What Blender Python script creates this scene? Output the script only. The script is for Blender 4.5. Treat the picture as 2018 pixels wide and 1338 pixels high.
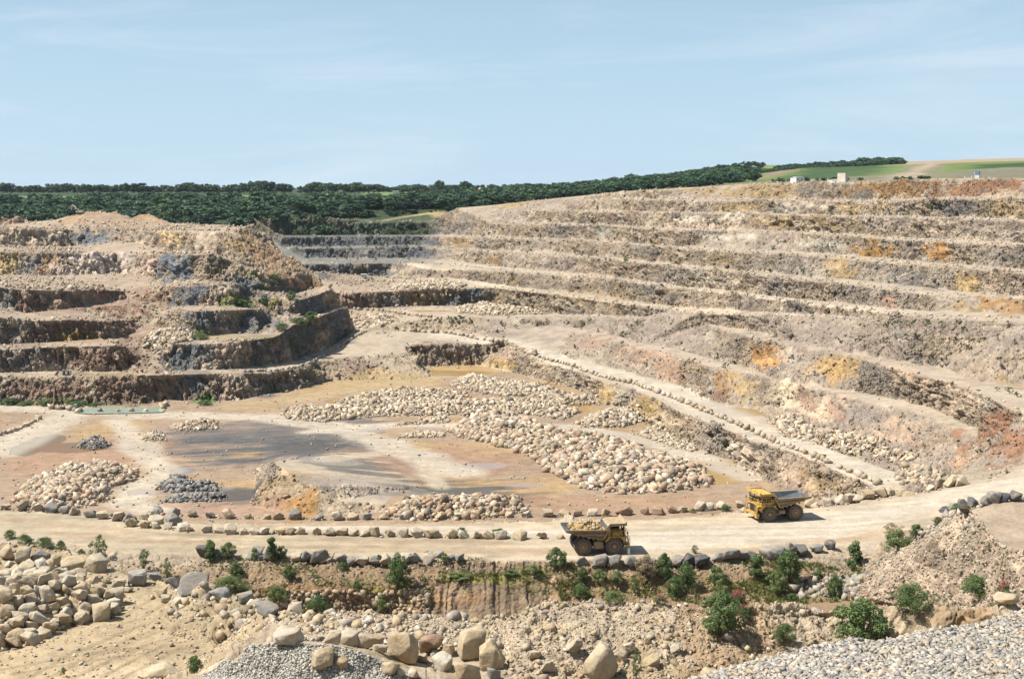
import bpy, math, random, time
import numpy as np
from mathutils import Vector, Matrix
from mathutils.geometry import delaunay_2d_cdt
T0 = time.time()
S = bpy.context.scene
for o in list(bpy.data.objects):
    bpy.data.objects.remove(o, do_unlink=True)
rng = np.random.default_rng(7)
random.seed(7)

# ---------------------------------------------------------------- camera
FPX = 2800.0                       # focal length in photograph pixels (photo 2018 x 1338)
TH = math.atan((669 - 368) / FPX)  # the horizon sits at row 368
HC = 100.0                         # camera height; the truck road lies 60 m below
cam = bpy.data.cameras.new("camera")
cam.sensor_width = 36.0
cam.lens = FPX / 2018.0 * 36.0
cam.clip_start = 0.5
cam.clip_end = 30000
camo = bpy.data.objects.new("camera", cam)
S.collection.objects.link(camo)
camo.location = (0, 0, HC)
camo.rotation_euler = (math.pi / 2 - TH, 0, 0)
S.camera = camo

# ---------------------------------------------------------------- light
SUN_EL = math.radians(56)
SUN_AZ = math.radians(-94)         # compass angle of the sun seen from the pit: square to the left
sun = bpy.data.lights.new("sun", 'SUN')
sun.energy = 5.0
sun.angle = math.radians(0.53)
sun.color = (1.0, 0.95, 0.86)
suno = bpy.data.objects.new("sun", sun)
S.collection.objects.link(suno)
sd = Vector((math.sin(SUN_AZ) * math.cos(SUN_EL), math.cos(SUN_AZ) * math.cos(SUN_EL), math.sin(SUN_EL)))
suno.rotation_euler = (-sd).to_track_quat('-Z', 'Y').to_euler()

W = bpy.data.worlds.new("World")
S.world = W
W.use_nodes = True
nt = W.node_tree
for n in list(nt.nodes):
    nt.nodes.remove(n)
N = nt.nodes.new
L = nt.links.new
out = N('ShaderNodeOutputWorld')
bg = N('ShaderNodeBackground')
bg.inputs['Strength'].default_value = 0.05
sky = N('ShaderNodeTexSky')
sky.sky_type = 'NISHITA'
sky.sun_disc = False
sky.sun_elevation = SUN_EL
sky.sun_rotation = SUN_AZ % (2 * math.pi)
sky.altitude = 50
sky.air_density = 0.9
sky.dust_density = 0.3
sky.ozone_density = 1.2
tc = N('ShaderNodeTexCoord')
mp = N('ShaderNodeMapping')
mp.inputs['Scale'].default_value = (2.6, 2.6, 17.0)
mp.inputs['Rotation'].default_value = (0.0, 0.02, 0.3)
L(tc.outputs['Generated'], mp.inputs['Vector'])
n1 = N('ShaderNodeTexNoise')
n1.inputs['Scale'].default_value = 1.6
n1.inputs['Detail'].default_value = 7
n1.inputs['Roughness'].default_value = 0.62
n1.inputs['Distortion'].default_value = 0.6
L(mp.outputs['Vector'], n1.inputs['Vector'])
cr = N('ShaderNodeValToRGB')
cr.color_ramp.elements[0].position = 0.47
cr.color_ramp.elements[0].color = (0, 0, 0, 1)
cr.color_ramp.elements[1].position = 0.80
cr.color_ramp.elements[1].color = (0.42, 0.42, 0.42, 1)
L(n1.outputs['Fac'], cr.inputs['Fac'])
mx = N('ShaderNodeMix')
mx.data_type = 'RGBA'
L(cr.outputs['Color'], mx.inputs['Factor'])
# the low summer haze near the horizon is part of the sky itself
sep = N('ShaderNodeSeparateXYZ')
L(tc.outputs['Generated'], sep.inputs[0])
hz = N('ShaderNodeMapRange')
hz.inputs['From Min'].default_value = -0.02
hz.inputs['From Max'].default_value = 0.24
hz.inputs['To Min'].default_value = 0.86
hz.inputs['To Max'].default_value = 0.36
hz.interpolation_type = 'SMOOTHSTEP'
L(sep.outputs['Z'], hz.inputs['Value'])
hm = N('ShaderNodeMix')
hm.data_type = 'RGBA'
hm.inputs[7].default_value = (5.6, 7.9, 9.9, 1)
L(hz.outputs['Result'], hm.inputs['Factor'])
L(sky.outputs['Color'], hm.inputs[6])
L(hm.outputs[2], mx.inputs[6])
mx.inputs[7].default_value = (9.2, 9.9, 10.6, 1)
L(mx.outputs[2], bg.inputs['Color'])
L(bg.outputs['Background'], out.inputs['Surface'])

S.view_settings.view_transform = 'Standard'
S.view_settings.look = 'None'
S.view_settings.exposure = 0.95
S.view_settings.gamma = 1.0
S.cycles.max_bounces = 5
S.cycles.diffuse_bounces = 3
S.cycles.glossy_bounces = 2
S.cycles.transparent_max_bounces = 6

# ---------------------------------------------------------------- small helpers
def tt(py):
    return math.tan(TH - math.atan((669.0 - py) / FPX))
def ss(px, py):
    v = (669.0 - py) / FPX
    return (px - 1009.0) / FPX / (math.cos(TH) + v * math.sin(TH))
def PD(px, py, D):              # ground point seen at a photo position, D metres below the camera
    Y = D / tt(py)
    return (ss(px, py) * Y, Y, D)
def PY(px, py, Y):              # the same with the forward distance given
    return (ss(px, py) * Y, Y, tt(py) * Y)
def PR(px, Y, D):               # hidden ground: azimuth, distance, depth
    return ((px - 1009.0) / FPX * Y, Y, D)
def sstep(a, b, x):
    t = np.clip((x - a) / (b - a), 0, 1)
    return t * t * (3 - 2 * t)

def _h(ix, iy, iz, k):
    n = (ix * 73856093) ^ (iy * 19349663) ^ (iz * 83492791) ^ (k * 2654435)
    n &= 0xFFFFFFFF
    n = ((n ^ (n >> 15)) * 0x2c1b3c6d) & 0xFFFFFFFF
    n = ((n ^ (n >> 12)) * 0x297a2d39) & 0xFFFFFFFF
    n = n ^ (n >> 15)
    return (n & 0xFFFFFF).astype(np.float32) / 16777215.0
def vnoise(x, y, z, k=0):       # value noise in -1..1
    fx, fy, fz = np.floor(x), np.floor(y), np.floor(z)
    ix, iy, iz = fx.astype(np.int64), fy.astype(np.int64), fz.astype(np.int64)
    x = (x - fx).astype(np.float32); y = (y - fy).astype(np.float32); z = (z - fz).astype(np.float32)
    x = x * x * (3 - 2 * x); y = y * y * (3 - 2 * y); z = z * z * (3 - 2 * z)
    r = 0
    for a in (0, 1):
        wa = x if a else 1 - x
        for b in (0, 1):
            wb = y if b else 1 - y
            for c in (0, 1):
                wc = z if c else 1 - z
                r = r + wa * wb * wc * _h(ix + a, iy + b, iz + c, k)
    return r * 2 - 1
def worley(x, y, z, k=0):       # distance to the nearest feature point and that cell's random value
    x0 = np.floor(x - 0.5).astype(np.int64); y0 = np.floor(y - 0.5).astype(np.int64); z0 = np.floor(z - 0.5).astype(np.int64)
    best = np.full(x.shape, 9.0, np.float32); sec = best.copy(); idv = np.zeros(x.shape, np.float32)
    for a in (0, 1):
        for b in (0, 1):
            for c in (0, 1):
                ix, iy, iz = x0 + a, y0 + b, z0 + c
                px = ix + 0.15 + 0.7 * _h(ix, iy, iz, k + 1); py = iy + 0.15 + 0.7 * _h(ix, iy, iz, k + 2); pz = iz + 0.15 + 0.7 * _h(ix, iy, iz, k + 3)
                d = ((x - px) ** 2 + (y - py) ** 2 + (z - pz) ** 2).astype(np.float32)
                m = d < best
                sec = np.where(m, best, np.minimum(sec, d))
                idv = np.where(m, _h(ix, iy, iz, k + 4), idv)
                best = np.where(m, d, best)
    return np.sqrt(best), np.sqrt(sec), idv

# ---------------------------------------------------------------- survey lines of the pit
LINES = []
def line(pts, ext=True):
    pts = list(pts)
    if ext:
        s0 = pts[0][0] / pts[0][1]; s1 = pts[-1][0] / pts[-1][1]
        if s0 < -0.355:
            p = pts[0]; pts.insert(0, (-0.56 * p[1], p[1], p[2]))
        if s1 > 0.355:
            p = pts[-1]; pts.append((0.56 * p[1], p[1], p[2]))
    LINES.append(pts)
    return pts
def ld(D, *xy):                  # a level line; a third number overrides the level from there
    r = []
    for p in xy:
        r.append(PD(p[0], p[1], p[2] if len(p) > 2 else D))
    return line(r)
def ly(*xyy):
    return line([PY(*p) for p in xyy])
def lr(*xyd):
    return line([PR(*p) for p in xyd])

# --- the ground round the camera, the gravel tip and the rubble mound
lr((-500, 3, 1.7), (1009, 3, 1.7), (2500, 3, 1.7))
lr((-500, 22, 8.4), (1009, 22, 8.4), (2500, 22, 8.2))
lr((-500, 40, 16.0), (1100, 40, 15.6), (1300, 40, 14.9), (1450, 37, 13.5), (1700, 36, 12.9), (2500, 34, 12.1))
ld(14.9, (1380, 1345), (1458, 1313), (1569, 1288), (1680, 1269), (1763, 1260), (1874, 1244), (1930, 1227), (2018, 1202), (2200, 1150))
lr((-500, 66, 26.5), (300, 66, 26.5), (700, 64, 24.6), (1100, 64, 25), (1500, 62, 24.5), (2500, 62, 22.0))
# middle gravel heap
ld(26, (388, 1326, 27.5), (444, 1294, 26.7), (486, 1270, 26), (560, 1264, 25.8), (646, 1267, 25.8), (702, 1278, 26.2), (749, 1297, 27), (813, 1323, 27.8))
ld(27.4, (430, 1345, 28.4), (560, 1345, 27.4), (700, 1345, 27.5), (800, 1345, 28))
# shelf of big blocks behind it
ld(28.3, (470, 1300, 30.5), (520, 1272, 30), (600, 1258, 29), (700, 1262, 28.6), (800, 1290, 28.6), (900, 1325, 28.6), (1000, 1335, 28.8))
ld(28, (540, 1225, 32), (600, 1214, 29.5), (700, 1206, 28.8), (800, 1206, 28.4), (900, 1214, 28.2), (960, 1232, 28.2))
# mound at centre right
ld(26.2, (985, 1250, 27.8), (1005, 1228, 27.2), (1035, 1194, 26.4), (1091, 1174), (1174, 1166, 26.1), (1257, 1169, 26.1), (1341, 1177, 26.3), (1400, 1186, 26.5), (1569, 1186, 26.5), (1700, 1192, 26.2), (1763, 1191, 25.6), (1846, 1186, 25.2), (1985, 1199, 25), (2018, 1204, 25))
ld(28.8, (1010, 1345), (1150, 1345, 28.9), (1300, 1345, 28.7), (1400, 1342, 28.6), (1480, 1310, 28.5), (1600, 1285, 28.6), (1720, 1265, 27.6), (1846, 1245, 26.6), (2018, 1215, 26.2))
# the yard at lower left
lr((-500, 92, 35.5), (200, 92, 35.5), (420, 92, 35))
ld(38, (0, 1345), (200, 1345), (330, 1345), (420, 1300), (470, 1262, 36.5), (530, 1238, 34.5))
ld(38, (0, 1074, 37.4), (130, 1095), (211, 1112), (300, 1145), (352, 1166), (430, 1195), (500, 1213, 37), (560, 1214, 34.5))
# hidden slope down behind the edge of all that
lr((-500, 172, 52), (0, 170, 52), (300, 160, 54), (520, 140, 52), (700, 115, 42), (900, 112, 41), (1000, 110, 40), (1100, 115, 41), (1500, 115, 41), (1900, 118, 40.5), (2500, 122, 41))
lr((-500, 202, 66), (300, 198, 67), (600, 190, 68), (1000, 190, 66), (1300, 190, 62.5), (1600, 188, 62), (1800, 170, 58), (1950, 150, 52), (2500, 146, 49))
# foot of the shoulder, ledge, lower rocky face and trench
ld(66.2, (-40, 1180, 65), (200, 1190, 65), (480, 1205), (620, 1208), (760, 1207), (835, 1215, 66.4), (870, 1232, 67.3), (940, 1238, 67.6), (1000, 1236, 67.4), (1060, 1215, 66.4), (1110, 1195, 65), (1300, 1192, 64.7), (1500, 1192, 64.6), (1620, 1180, 64.2))
ld(62.9, (-40, 1140, 62.6), (200, 1150), (430, 1158), (620, 1164), (760, 1166), (830, 1163), (860, 1150, 62.4), (940, 1146, 62.3), (1040, 1146, 62.3), (1100, 1160, 63.4), (1300, 1168, 63.7), (1500, 1166, 63.6), (1620, 1150, 63))
ld(62.3, (-40, 1128), (200, 1140), (430, 1146), (620, 1152), (760, 1156), (830, 1148, 62.1), (940, 1132, 61.7), (1050, 1134, 61.7), (1200, 1142, 62.2), (1500, 1142, 62.2), (1620, 1128, 61.8))
ld(60, (0, 1040), (130, 1068), (250, 1088), (400, 1092), (540, 1098), (700, 1102), (830, 1104), (1000, 1106), (1150, 1103), (1300, 1104), (1400, 1100), (1500, 1096), (1600, 1085), (1680, 1074), (1740, 1066, 59.6), (1800, 1042, 59), (1870, 1008, 58), (1950, 992, 56.6), (2018, 985, 55.5))
# slope at right with the small platform on top
ld(61, (1700, 1108, 61.5), (1722, 1102, 61), (1770, 1072, 58), (1819, 1041, 54), (1874, 1006, 47.5), (1902, 997, 44.6), (1960, 986, 43.5), (2018, 979, 43))
ld(44, (1912, 1006, 44.3), (1930, 1027), (1971, 1071), (2018, 1091))
ld(64, (1650, 1178, 64), (1722, 1195, 62), (1850, 1195, 58.5), (1950, 1195, 53), (2018, 1195, 48.8))
lr((1860, 222, 54.5), (1950, 224, 53.5), (2100, 226, 53), (2500, 226, 52))
# --- far edge of the road and the drop to the pit floor behind it
ld(60, (0, 1004), (150, 1013), (330, 1030), (600, 1032), (760, 1030), (1030, 1026), (1300, 1020), (1470, 1008), (1600, 1000), (1700, 990, 59.8), (1780, 976, 59), (1850, 967, 58), (1950, 952, 56.6), (2018, 945, 55.6))
lr((-500, 282, 72), (0, 278, 72), (600, 268, 72), (1030, 266, 72), (1300, 270, 72), (1500, 276, 72))
lr((1600, 284, 69), (1680, 284, 66.5), (1760, 286, 65.6), (1830, 286, 64.5), (1880, 284, 61))
# little ochre headland on the floor
ld(66, (528, 936, 66.2), (575, 936, 65.9), (618, 956, 67.3), (654, 986, 70))
ld(72, (497, 992), (530, 1004), (575, 1010), (620, 1012), (662, 1014))
ld(67, (538, 908, 66.8), (640, 902, 68.4), (740, 925, 70.2), (830, 960, 71.4), (860, 1000, 72))
ld(72, (503, 960), (508, 930), (520, 893), (700, 878), (830, 915), (930, 970), (950, 1005))
# --- toe of the lowest faces
ld(72, (0, 797), (101, 800), (148, 799), (270, 797), (337, 788), (421, 790), (472, 788), (522, 777), (573, 771), (617, 760), (645, 750), (660, 751), (727, 749), (812, 748), (847, 741), (828, 722), (880, 721), (946, 719), (1014, 734), (1064, 749), (1120, 762), (1149, 771), (1175, 795), (1233, 802), (1266, 829), (1300, 852), (1340, 868), (1372, 885), (1439, 906), (1490, 936), (1527, 957), (1574, 970), (1600, 985))
ld(63.5, (0, 741), (101, 743), (236, 741), (337, 738), (421, 736), (478, 736, 64.4), (539, 734, 65), (590, 726, 65.5), (623, 712, 65.7), (650, 709, 65.5), (680, 706, 65.3), (721, 701, 65.3), (785, 697, 65.3), (805, 693, 65.1), (797, 684, 64.4), (850, 680, 63.9), (913, 678, 63.9), (950, 678, 64), (990, 683, 64.9), (1047, 707, 65.9), (1132, 731, 66.3), (1186, 751, 66.5), (1250, 768, 66.5), (1340, 810, 66), (1405, 835, 65.7), (1473, 864, 65.5), (1574, 893, 65.5), (1641, 923, 65.5), (1725, 957, 65.4), (1760, 970, 65.4))
# --- left mound, bench by bench: every crest stands just behind the foot of its face, every foot on the bench below
def chain_crest(foot, dy, pts):
    F_ = np.array(foot); sf = F_[:, 0] / F_[:, 1]; r = []
    for p in pts:
        s = ss(p[0], p[1]); Y = np.interp(s, sf, F_[:, 1]) + (p[2] if len(p) > 2 else dy)
        r.append((s * Y, Y, tt(p[1]) * Y))
    return line(r)
def chain_foot(crest, pts):
    C_ = np.array(crest); sf = C_[:, 0] / C_[:, 1]; r = []
    for p in pts:
        s = ss(p[0], p[1]); D = np.interp(s, sf, C_[:, 2]) + (p[2] if len(p) > 2 else 0)
        r.append((s * D / tt(p[1]), D / tt(p[1]), D))
    return line(r)
f2 = ld(63.5, (0, 734), (115, 731), (236, 732), (303, 726), (371, 728), (455, 728, 63.7), (489, 723, 64.1), (556, 716, 64.7), (583, 707, 64.9), (640, 690, 64.9), (680, 668, 64.2), (700, 655, 63.8), (704, 642, 63.2))
c2_ = chain_crest(f2, 2.0, [(0, 690), (118, 683), (236, 681), (337, 678, 3.5), (404, 678, 3), (472, 674), (539, 665), (556, 658), (577, 641), (623, 627), (667, 610), (684, 607), (696, 626)])
f3 = chain_foot(c2_, [(0, 679), (101, 674), (202, 667), (253, 661), (286, 652, .2), (384, 664), (455, 657), (505, 656), (539, 646), (562, 634), (586, 625), (627, 619), (660, 606), (674, 600, .2)])
c3_ = chain_crest(f3, 2.2, [(0, 625, 3), (67, 633), (135, 630), (202, 633, 3), (270, 633, 4), (325, 620, 8), (350, 614, 6), (387, 614, 4), (438, 612, 3), (522, 608), (573, 597), (623, 583), (650, 571, 6), (663, 584, 3)])
f4 = chain_foot(c3_, [(0, 604, -.8), (51, 617), (135, 608, -.8), (270, 606, -1.5), (320, 598, -2), (370, 602, -.3), (455, 603), (505, 593), (573, 583), (617, 570)])
c4_ = chain_crest(f4, 2.2, [(0, 566), (34, 571), (135, 573), (236, 573), (320, 570, 3), (337, 563, 4), (421, 560, 4), (472, 560, 3), (539, 555), (569, 550), (606, 549, 4), (628, 560, 12)])
f5 = chain_foot(c4_, [(0, 541, -1), (101, 543, -1.2), (236, 539, -3), (303, 546, -2), (370, 550, 0), (412, 551, 0)])
c5_ = chain_crest(f5, 11, [(0, 496), (101, 497), (236, 501, 10), (337, 502, 7), (414, 501, 6)])
line([c5_[-1], PD(460, 514, 31), PD(500, 532, 34.6)], ext=False)
f6 = chain_foot(c5_, [(0, 486), (135, 486), (236, 491), (337, 496), (414, 497)])
c6_ = chain_crest(f6, 10, [(0, 452), (135, 452), (270, 455, 8), (371, 457, 8), (440, 455, 8), (472, 452, 14)])
print("CHAIN", [[(round(q[1]), round(q[2], 1)) for q in z_][::3] for z_ in (c2_, f3, c3_, f4, c4_, f5, c5_, f6, c6_)])
ld(20.4, (0, 445, 20.5), (47, 442, 20.2), (111, 443, 20.4), (220, 444, 20.5), (330, 445, 20.1), (472, 447, 18.4), (500, 443, 17.4))
ly((500, 441, 655), (530, 462, 652), (546, 479, 648), (551, 496, 642), (606, 533, 622), (645, 562, 608))
ly((0, 424, 758), (34, 426, 758), (62, 437, 758), (111, 433, 757), (150, 423, 757), (172, 418, 757), (230, 419, 757), (293, 420, 757), (312, 430, 755), (340, 440, 745), (440, 442, 700))
# back of the mound, out of sight
lr((-500, 800, 44), (300, 800, 44), (470, 752, 42), (530, 700, 40), (565, 688, 45), (610, 662, 52), (648, 636, 57), (676, 622, 58), (700, 600, 60.5))
# --- benches behind, centre
fb4 = ld(57, (668, 608, 57), (690, 607), (780, 604), (880, 602), (973, 601), (1064, 616), (1115, 620, 56.5), (1199, 621, 53.8), (1270, 622, 51), (1338, 619, 48.9))
E = {}
E['b4'] = chain_crest(fb4, 2.5, [(640, 579), (690, 578), (780, 574), (880, 570), (950, 568), (976, 568), (1064, 577, 4), (1132, 586, 4), (1199, 595, 4), (1270, 605, 4)])
LINES.pop()
E['b4'] += [PD(1340, 614, 48.3), PD(1382, 617, 47.4), PD(1439, 620, 46), PD(1540, 624, 44), PD(1675, 626, 41.5), PD(1776, 628, 39.6), PD(1843, 629, 38.3), PD(2018, 632, 36.8)]
line(E['b4'])
ld(57, (850, 625, 57), (900, 625, 57), (950, 627, 56.8), (1010, 628, 56.3), (1060, 629, 55.8), (1130, 629, 55.4), (1199, 627, 53.8), (1270, 625, 51.2))
ld(62, (866, 652), (903, 651, 61.9), (930, 657, 62), (997, 671, 62.5), (1047, 690, 63.8), (1098, 700, 64.6), (1132, 711, 65.1), (1199, 721, 65.7), (1266, 741, 65.8), (1338, 757, 65.7), (1388, 785, 65.5), (1430, 795, 65.4), (1490, 806, 65.4), (1547, 846, 65.4), (1641, 886, 65.4), (1759, 928, 65), (1820, 945, 64))
ld(58.5, (1061, 643), (1132, 652), (1199, 668, 58.7), (1266, 686, 58.9), (1340, 703, 58.9), (1400, 722, 58.5), (1466, 733, 58.3), (1574, 760, 58), (1641, 773, 57.7), (1710, 792, 57.5), (1810, 812, 57.2), (1877, 842, 57.2), (1930, 862, 57))
ld(58.3, (1081, 639), (1132, 645), (1199, 658, 58.5), (1266, 674, 58.7), (1340, 688, 58.7), (1400, 705, 58.4), (1466, 722, 58.1), (1537, 749, 57.9), (1594, 757, 57.7), (1675, 769, 57.3), (1742, 780, 57), (1837, 803, 56.9), (1894, 830, 56.9), (1930, 845, 56.6))
ld(50, (1382, 640, 51.3), (1405, 645, 51), (1473, 664, 50.3), (1554, 680), (1608, 690), (1675, 702), (1742, 719), (1810, 739), (1877, 756), (1944, 779), (1978, 799), (2018, 815))
ld(49.8, (1392, 636, 50.4), (1432, 643, 50.3), (1490, 653, 50), (1574, 676), (1675, 694), (1776, 712), (1843, 722), (1930, 752), (2018, 792))
ld(57.5, (1880, 935, 58.3), (1930, 915, 56.8), (2018, 915, 54.6))
ld(65, (1850, 948, 60.5), (1900, 936, 57.8))
# --- the great right-hand wall
def bench(below, name, footl, crestl, right, fr, px, dy=3.0):
    """foot of the next face on the bench 'below', and the crest above it"""
    fl = []; cl = []
    if footl:
        fl = list(chain_foot(E[below], footl)); LINES.pop()
        cl = list(chain_crest(fl, dy, crestl)); LINES.pop()
        fl = [p for p in fl if abs(p[0] / p[1]) < .5]; cl = [p for p in cl if abs(p[0] / p[1]) < .5]
    E[name] = cl + [PD(*p) if p[2] < 200 else PY(*p) for p in right]
    line(E[name])
    A = np.array(E[below]); B = np.array(E[name]); sa = A[:, 0] / A[:, 1]; sb = B[:, 0] / B[:, 1]
    r = fl
    for p in px:
        s = (p - 1009) / FPX
        ya = np.interp(s, sa, A[:, 1]); yb = np.interp(s, sb, B[:, 1]); da = np.interp(s, sa, A[:, 2])
        y = ya + (yb - ya) * fr
        r.append((s * y, y, da - 0.5))
    line(r)
bench('b4', 'b5', [(560, 546.5), (625, 546), (690, 545), (757, 544)], [(600, 521), (650, 521), (700, 520.5), (740, 519.5), (776, 519)], [(800, 517, 42.6), (896, 523, 42.1), (997, 534, 41.6), (1098, 541, 41.4), (1199, 549, 41.2), (1340, 570, 41), (1473, 583, 40.3), (1574, 597, 39.8), (1675, 608, 39.1), (1776, 620, 38.5), (1843, 624, 37.9), (2018, 627, 36.6)], .6, (1040, 1130, 1200, 1340, 1473, 1574, 1675, 1776, 1843, 2018, 2030))
bench('b5', 'c5', [(600, 508), (660, 508), (739, 508.5), (817, 508)], [(600, 490), (660, 489), (739, 488), (790, 487.5), (833, 487)], [(896, 490, 35.8), (997, 499, 34.8), (1132, 506, 34.1), (1199, 512, 33.8), (1340, 527, 33.5), (1439, 538, 33.4), (1540, 548, 33.2), (1641, 556, 33), (1742, 568, 33), (1843, 580, 33), (2018, 592, 33)], .6, (896, 997, 1132, 1199, 1340, 1439, 1540, 1641, 1742, 1843, 2018, 2030))
bench('c5', 'c4', [(560, 486), (669, 485), (761, 484), (830, 482.5)], [(560, 466), (620, 466), (669, 466), (720, 466), (756, 466), (800, 466), (833, 466)], [(963, 470, 28.8), (1098, 472, 27.6), (1199, 479, 27.1), (1340, 490, 26.6), (1439, 496, 26.4), (1540, 502, 26.2), (1675, 509, 25.9), (1776, 516, 25.8), (1877, 526, 25.8), (2018, 538, 25.8)], .6, (963, 1098, 1199, 1340, 1439, 1540, 1675, 1776, 1877, 2018, 2030))
bench('c4', 'c3', [(540, 463), (691, 462.5), (843, 462)], [(480, 440), (590, 440), (691, 440), (770, 439), (843, 438)], [(963, 439, 21.2), (1098, 443, 20.3), (1199, 445, 19.7), (1340, 454, 19.2), (1473, 456, 19), (1574, 459, 18.8), (1675, 465, 18.7), (1776, 472, 18.6), (1877, 477, 18.5), (2018, 484, 18.4)], .6, (963, 1098, 1199, 1340, 1473, 1574, 1675, 1776, 1877, 2018, 2030))
bench('c3', 'c2', [], [], [(1030, 414, 838), (1064, 415, 815), (1199, 418, 737), (1340, 420, 660), (1473, 421, 628), (1574, 427, 592), (1742, 428, 538), (1877, 431, 500), (2018, 436, 465)], .6, (1040, 1110, 1199, 1340, 1473, 1574, 1742, 1877, 2018, 2030))
bench('c2', 'c1', [], [], [(1110, 399, 826), (1165, 396, 790), (1250, 394, 738), (1340, 393, 680), (1473, 395, 646), (1641, 396, 586), (1776, 398, 540), (1843, 392, 520), (2018, 393, 484)], .6, (1120, 1165, 1250, 1340, 1473, 1641, 1776, 1843, 2018, 2030))
bench('c1', 'rim', [], [], [(900, 410, 905), (973, 405, 890), (1030, 398, 868), (1098, 391, 843), (1165, 384, 812), (1250, 377, 760), (1340, 371, 715), (1473, 363, 692), (1574, 361, 650), (1742, 359, 585), (1843, 352, 552), (2018, 352, 516)], .6, (1165, 1250, 1340, 1473, 1574, 1742, 1843, 2018, 2030))
# the haul ramp coming down from L3 and the plateau under it
ld(48.8, (800, 550, 49), (860, 558, 49), (920, 564, 49.1))
ld(44, (800, 519, 42.9), (840, 531, 44.4), (900, 548, 46.9), (950, 563, 48.8))
# --- country beyond
ly((500, 430, 935), (650, 427, 940), (740, 434, 945), (850, 424, 950), (930, 412, 960), (1000, 402, 960))
ly((0, 436, 960), (300, 436, 960), (480, 428, 975), (650, 413, 985), (800, 404, 1010), (900, 397, 1010), (1000, 394, 1010), (1100, 390, 1000))
ly((0, 405, 1120), (400, 402, 1130), (700, 396, 1150), (900, 392, 1160), (1050, 388, 1160))
ly((0, 389, 1320), (400, 388, 1320), (700, 385, 1340), (1000, 384, 1380), (1080, 384, 1400))
ly((0, 381, 1600), (500, 381, 1600), (1000, 381, 1650), (1100, 380, 1650))
lr((-500, 2300, 7.5), (600, 2300, 7.5), (1100, 2300, 7), (1350, 2300, 0), (1600, 2300, -20), (2500, 2300, -30))
lr((-500, 9500, 9), (1000, 9500, 9), (1500, 9500, 5), (2500, 9500, 0))
# right: wooded ridge, green tip slopes, hill
ly((1120, 384, 1100), (1200, 377, 1080), (1300, 366, 1020), (1400, 360, 960), (1500, 358, 900), (1600, 357, 840), (1800, 355, 800), (2018, 349, 760))
ly((1120, 381, 1350), (1200, 372, 1300), (1280, 362, 1250), (1350, 352, 1200), (1440, 348, 1150), (1500, 345, 1120), (1587, 331, 1080), (1709, 327, 1060), (1783, 326, 1050), (1877, 322, 1030), (2018, 319, 1000))
ly((1250, 362, 1700), (1350, 350, 1700), (1430, 336, 1600), (1500, 326, 1550), (1600, 323, 1500), (1770, 322, 1450), (1850, 317, 1400), (1930, 313.5, 1350), (2018, 311.5, 1300))

# ---------------------------------------------------------------- triangulate and slice
pts = []; edges = []; zz = {}
def key(p):
    return (round(p[0], 3), round(p[1], 3))
idx = {}
for ln in LINES:
    prev = None
    for p in ln:
        k = key(p)
        if k not in idx:
            idx[k] = len(pts); pts.append(p)
        i = idx[k]
        if prev is not None and prev != i:
            edges.append((prev, i))
        prev = i
V2 = [Vector((p[0], p[1])) for p in pts]
vo, eo, fo, ov, oe, of = delaunay_2d_cdt(V2, edges, [], 0, 1e-4)
Dz = np.zeros(len(vo)); known = np.zeros(len(vo), bool)
for i, o_ in enumerate(ov):
    if len(o_):
        Dz[i] = np.mean([pts[k][2] for k in o_]); known[i] = True
VO = np.array([(v[0], v[1]) for v in vo])
bad = []
for i in np.where(~known)[0]:
    # a crossing of two survey lines: average of the two lines there
    zs = []
    for (a, b) in edges:
        pa, pb = np.array(pts[a]), np.array(pts[b])
        d = pb[:2] - pa[:2]; t = np.dot(VO[i] - pa[:2], d) / np.dot(d, d)
        if -1e-6 <= t <= 1 + 1e-6 and np.linalg.norm(pa[:2] + d * t - VO[i]) < 0.05:
            zs.append(pa[2] + (pb[2] - pa[2]) * t)
    Dz[i] = np.mean(zs) if zs else 50
    bad.append((int(VO[i][0] / VO[i][1] * FPX + 1009), round(VO[i][1]), [round(z, 1) for z in zs]))
print("CROSSINGS", bad)
TE = np.array([(a, b) for a, b in eo])
PA = VO[TE[:, 0]]; PB = VO[TE[:, 1]]; DA = Dz[TE[:, 0]]; DB = Dz[TE[:, 1]]
sA = PA[:, 0] / PA[:, 1]; sB = PB[:, 0] / PB[:, 1]
# ---------------------------------------------------------------- the ground sheet
def column(s):
    m = (sA - s) * (sB - s) <= 0
    a, b = sA[m], sB[m]
    pa, pb, da, db = PA[m], PB[m], DA[m], DB[m]
    # crossing of the plan segment with the ray X = s Y
    den = (pb[:, 0] - pa[:, 0]) - s * (pb[:, 1] - pa[:, 1])
    t = np.where(np.abs(den) > 1e-9, (s * pa[:, 1] - pa[:, 0]) / np.where(np.abs(den) > 1e-9, den, 1), 0.5)
    t = np.clip(t, 0, 1)
    Yk = pa[:, 1] + (pb[:, 1] - pa[:, 1]) * t
    Dk = da + (db - da) * t
    o = np.argsort(Yk, kind='stable')
    return Yk[o], Dk[o]
FR = 1421.0
NC, NR = 1500, 1120
sc = np.concatenate([np.linspace(-0.55, -0.384, 34, endpoint=False), np.linspace(-0.38, 0.38, NC), np.linspace(0.384, 0.55, 34)])
NC = len(sc)
YB = np.exp(np.linspace(math.log(3.1), math.log(9400), 3600))
Wt = np.zeros((NC, len(YB)), np.float32)
KN = []
for c, s in enumerate(sc):
    Yk, Dk = column(s)
    KN.append((Yk, Dk))
    D = np.interp(YB, Yk, Dk)
    t = D / YB
    run = np.minimum.accumulate(t)
    vis = t <= run + 0.0012
    vis &= t < 0.375
    dt = np.abs(np.diff(t, prepend=t[0]))
    dl = math.log(9400 / 3.1) / 3600
    Wt[c] = dt * FR * np.where(vis, 1.0, 0.10) + dl * np.where(vis, 42.0, 8.0)
k = 13
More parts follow.
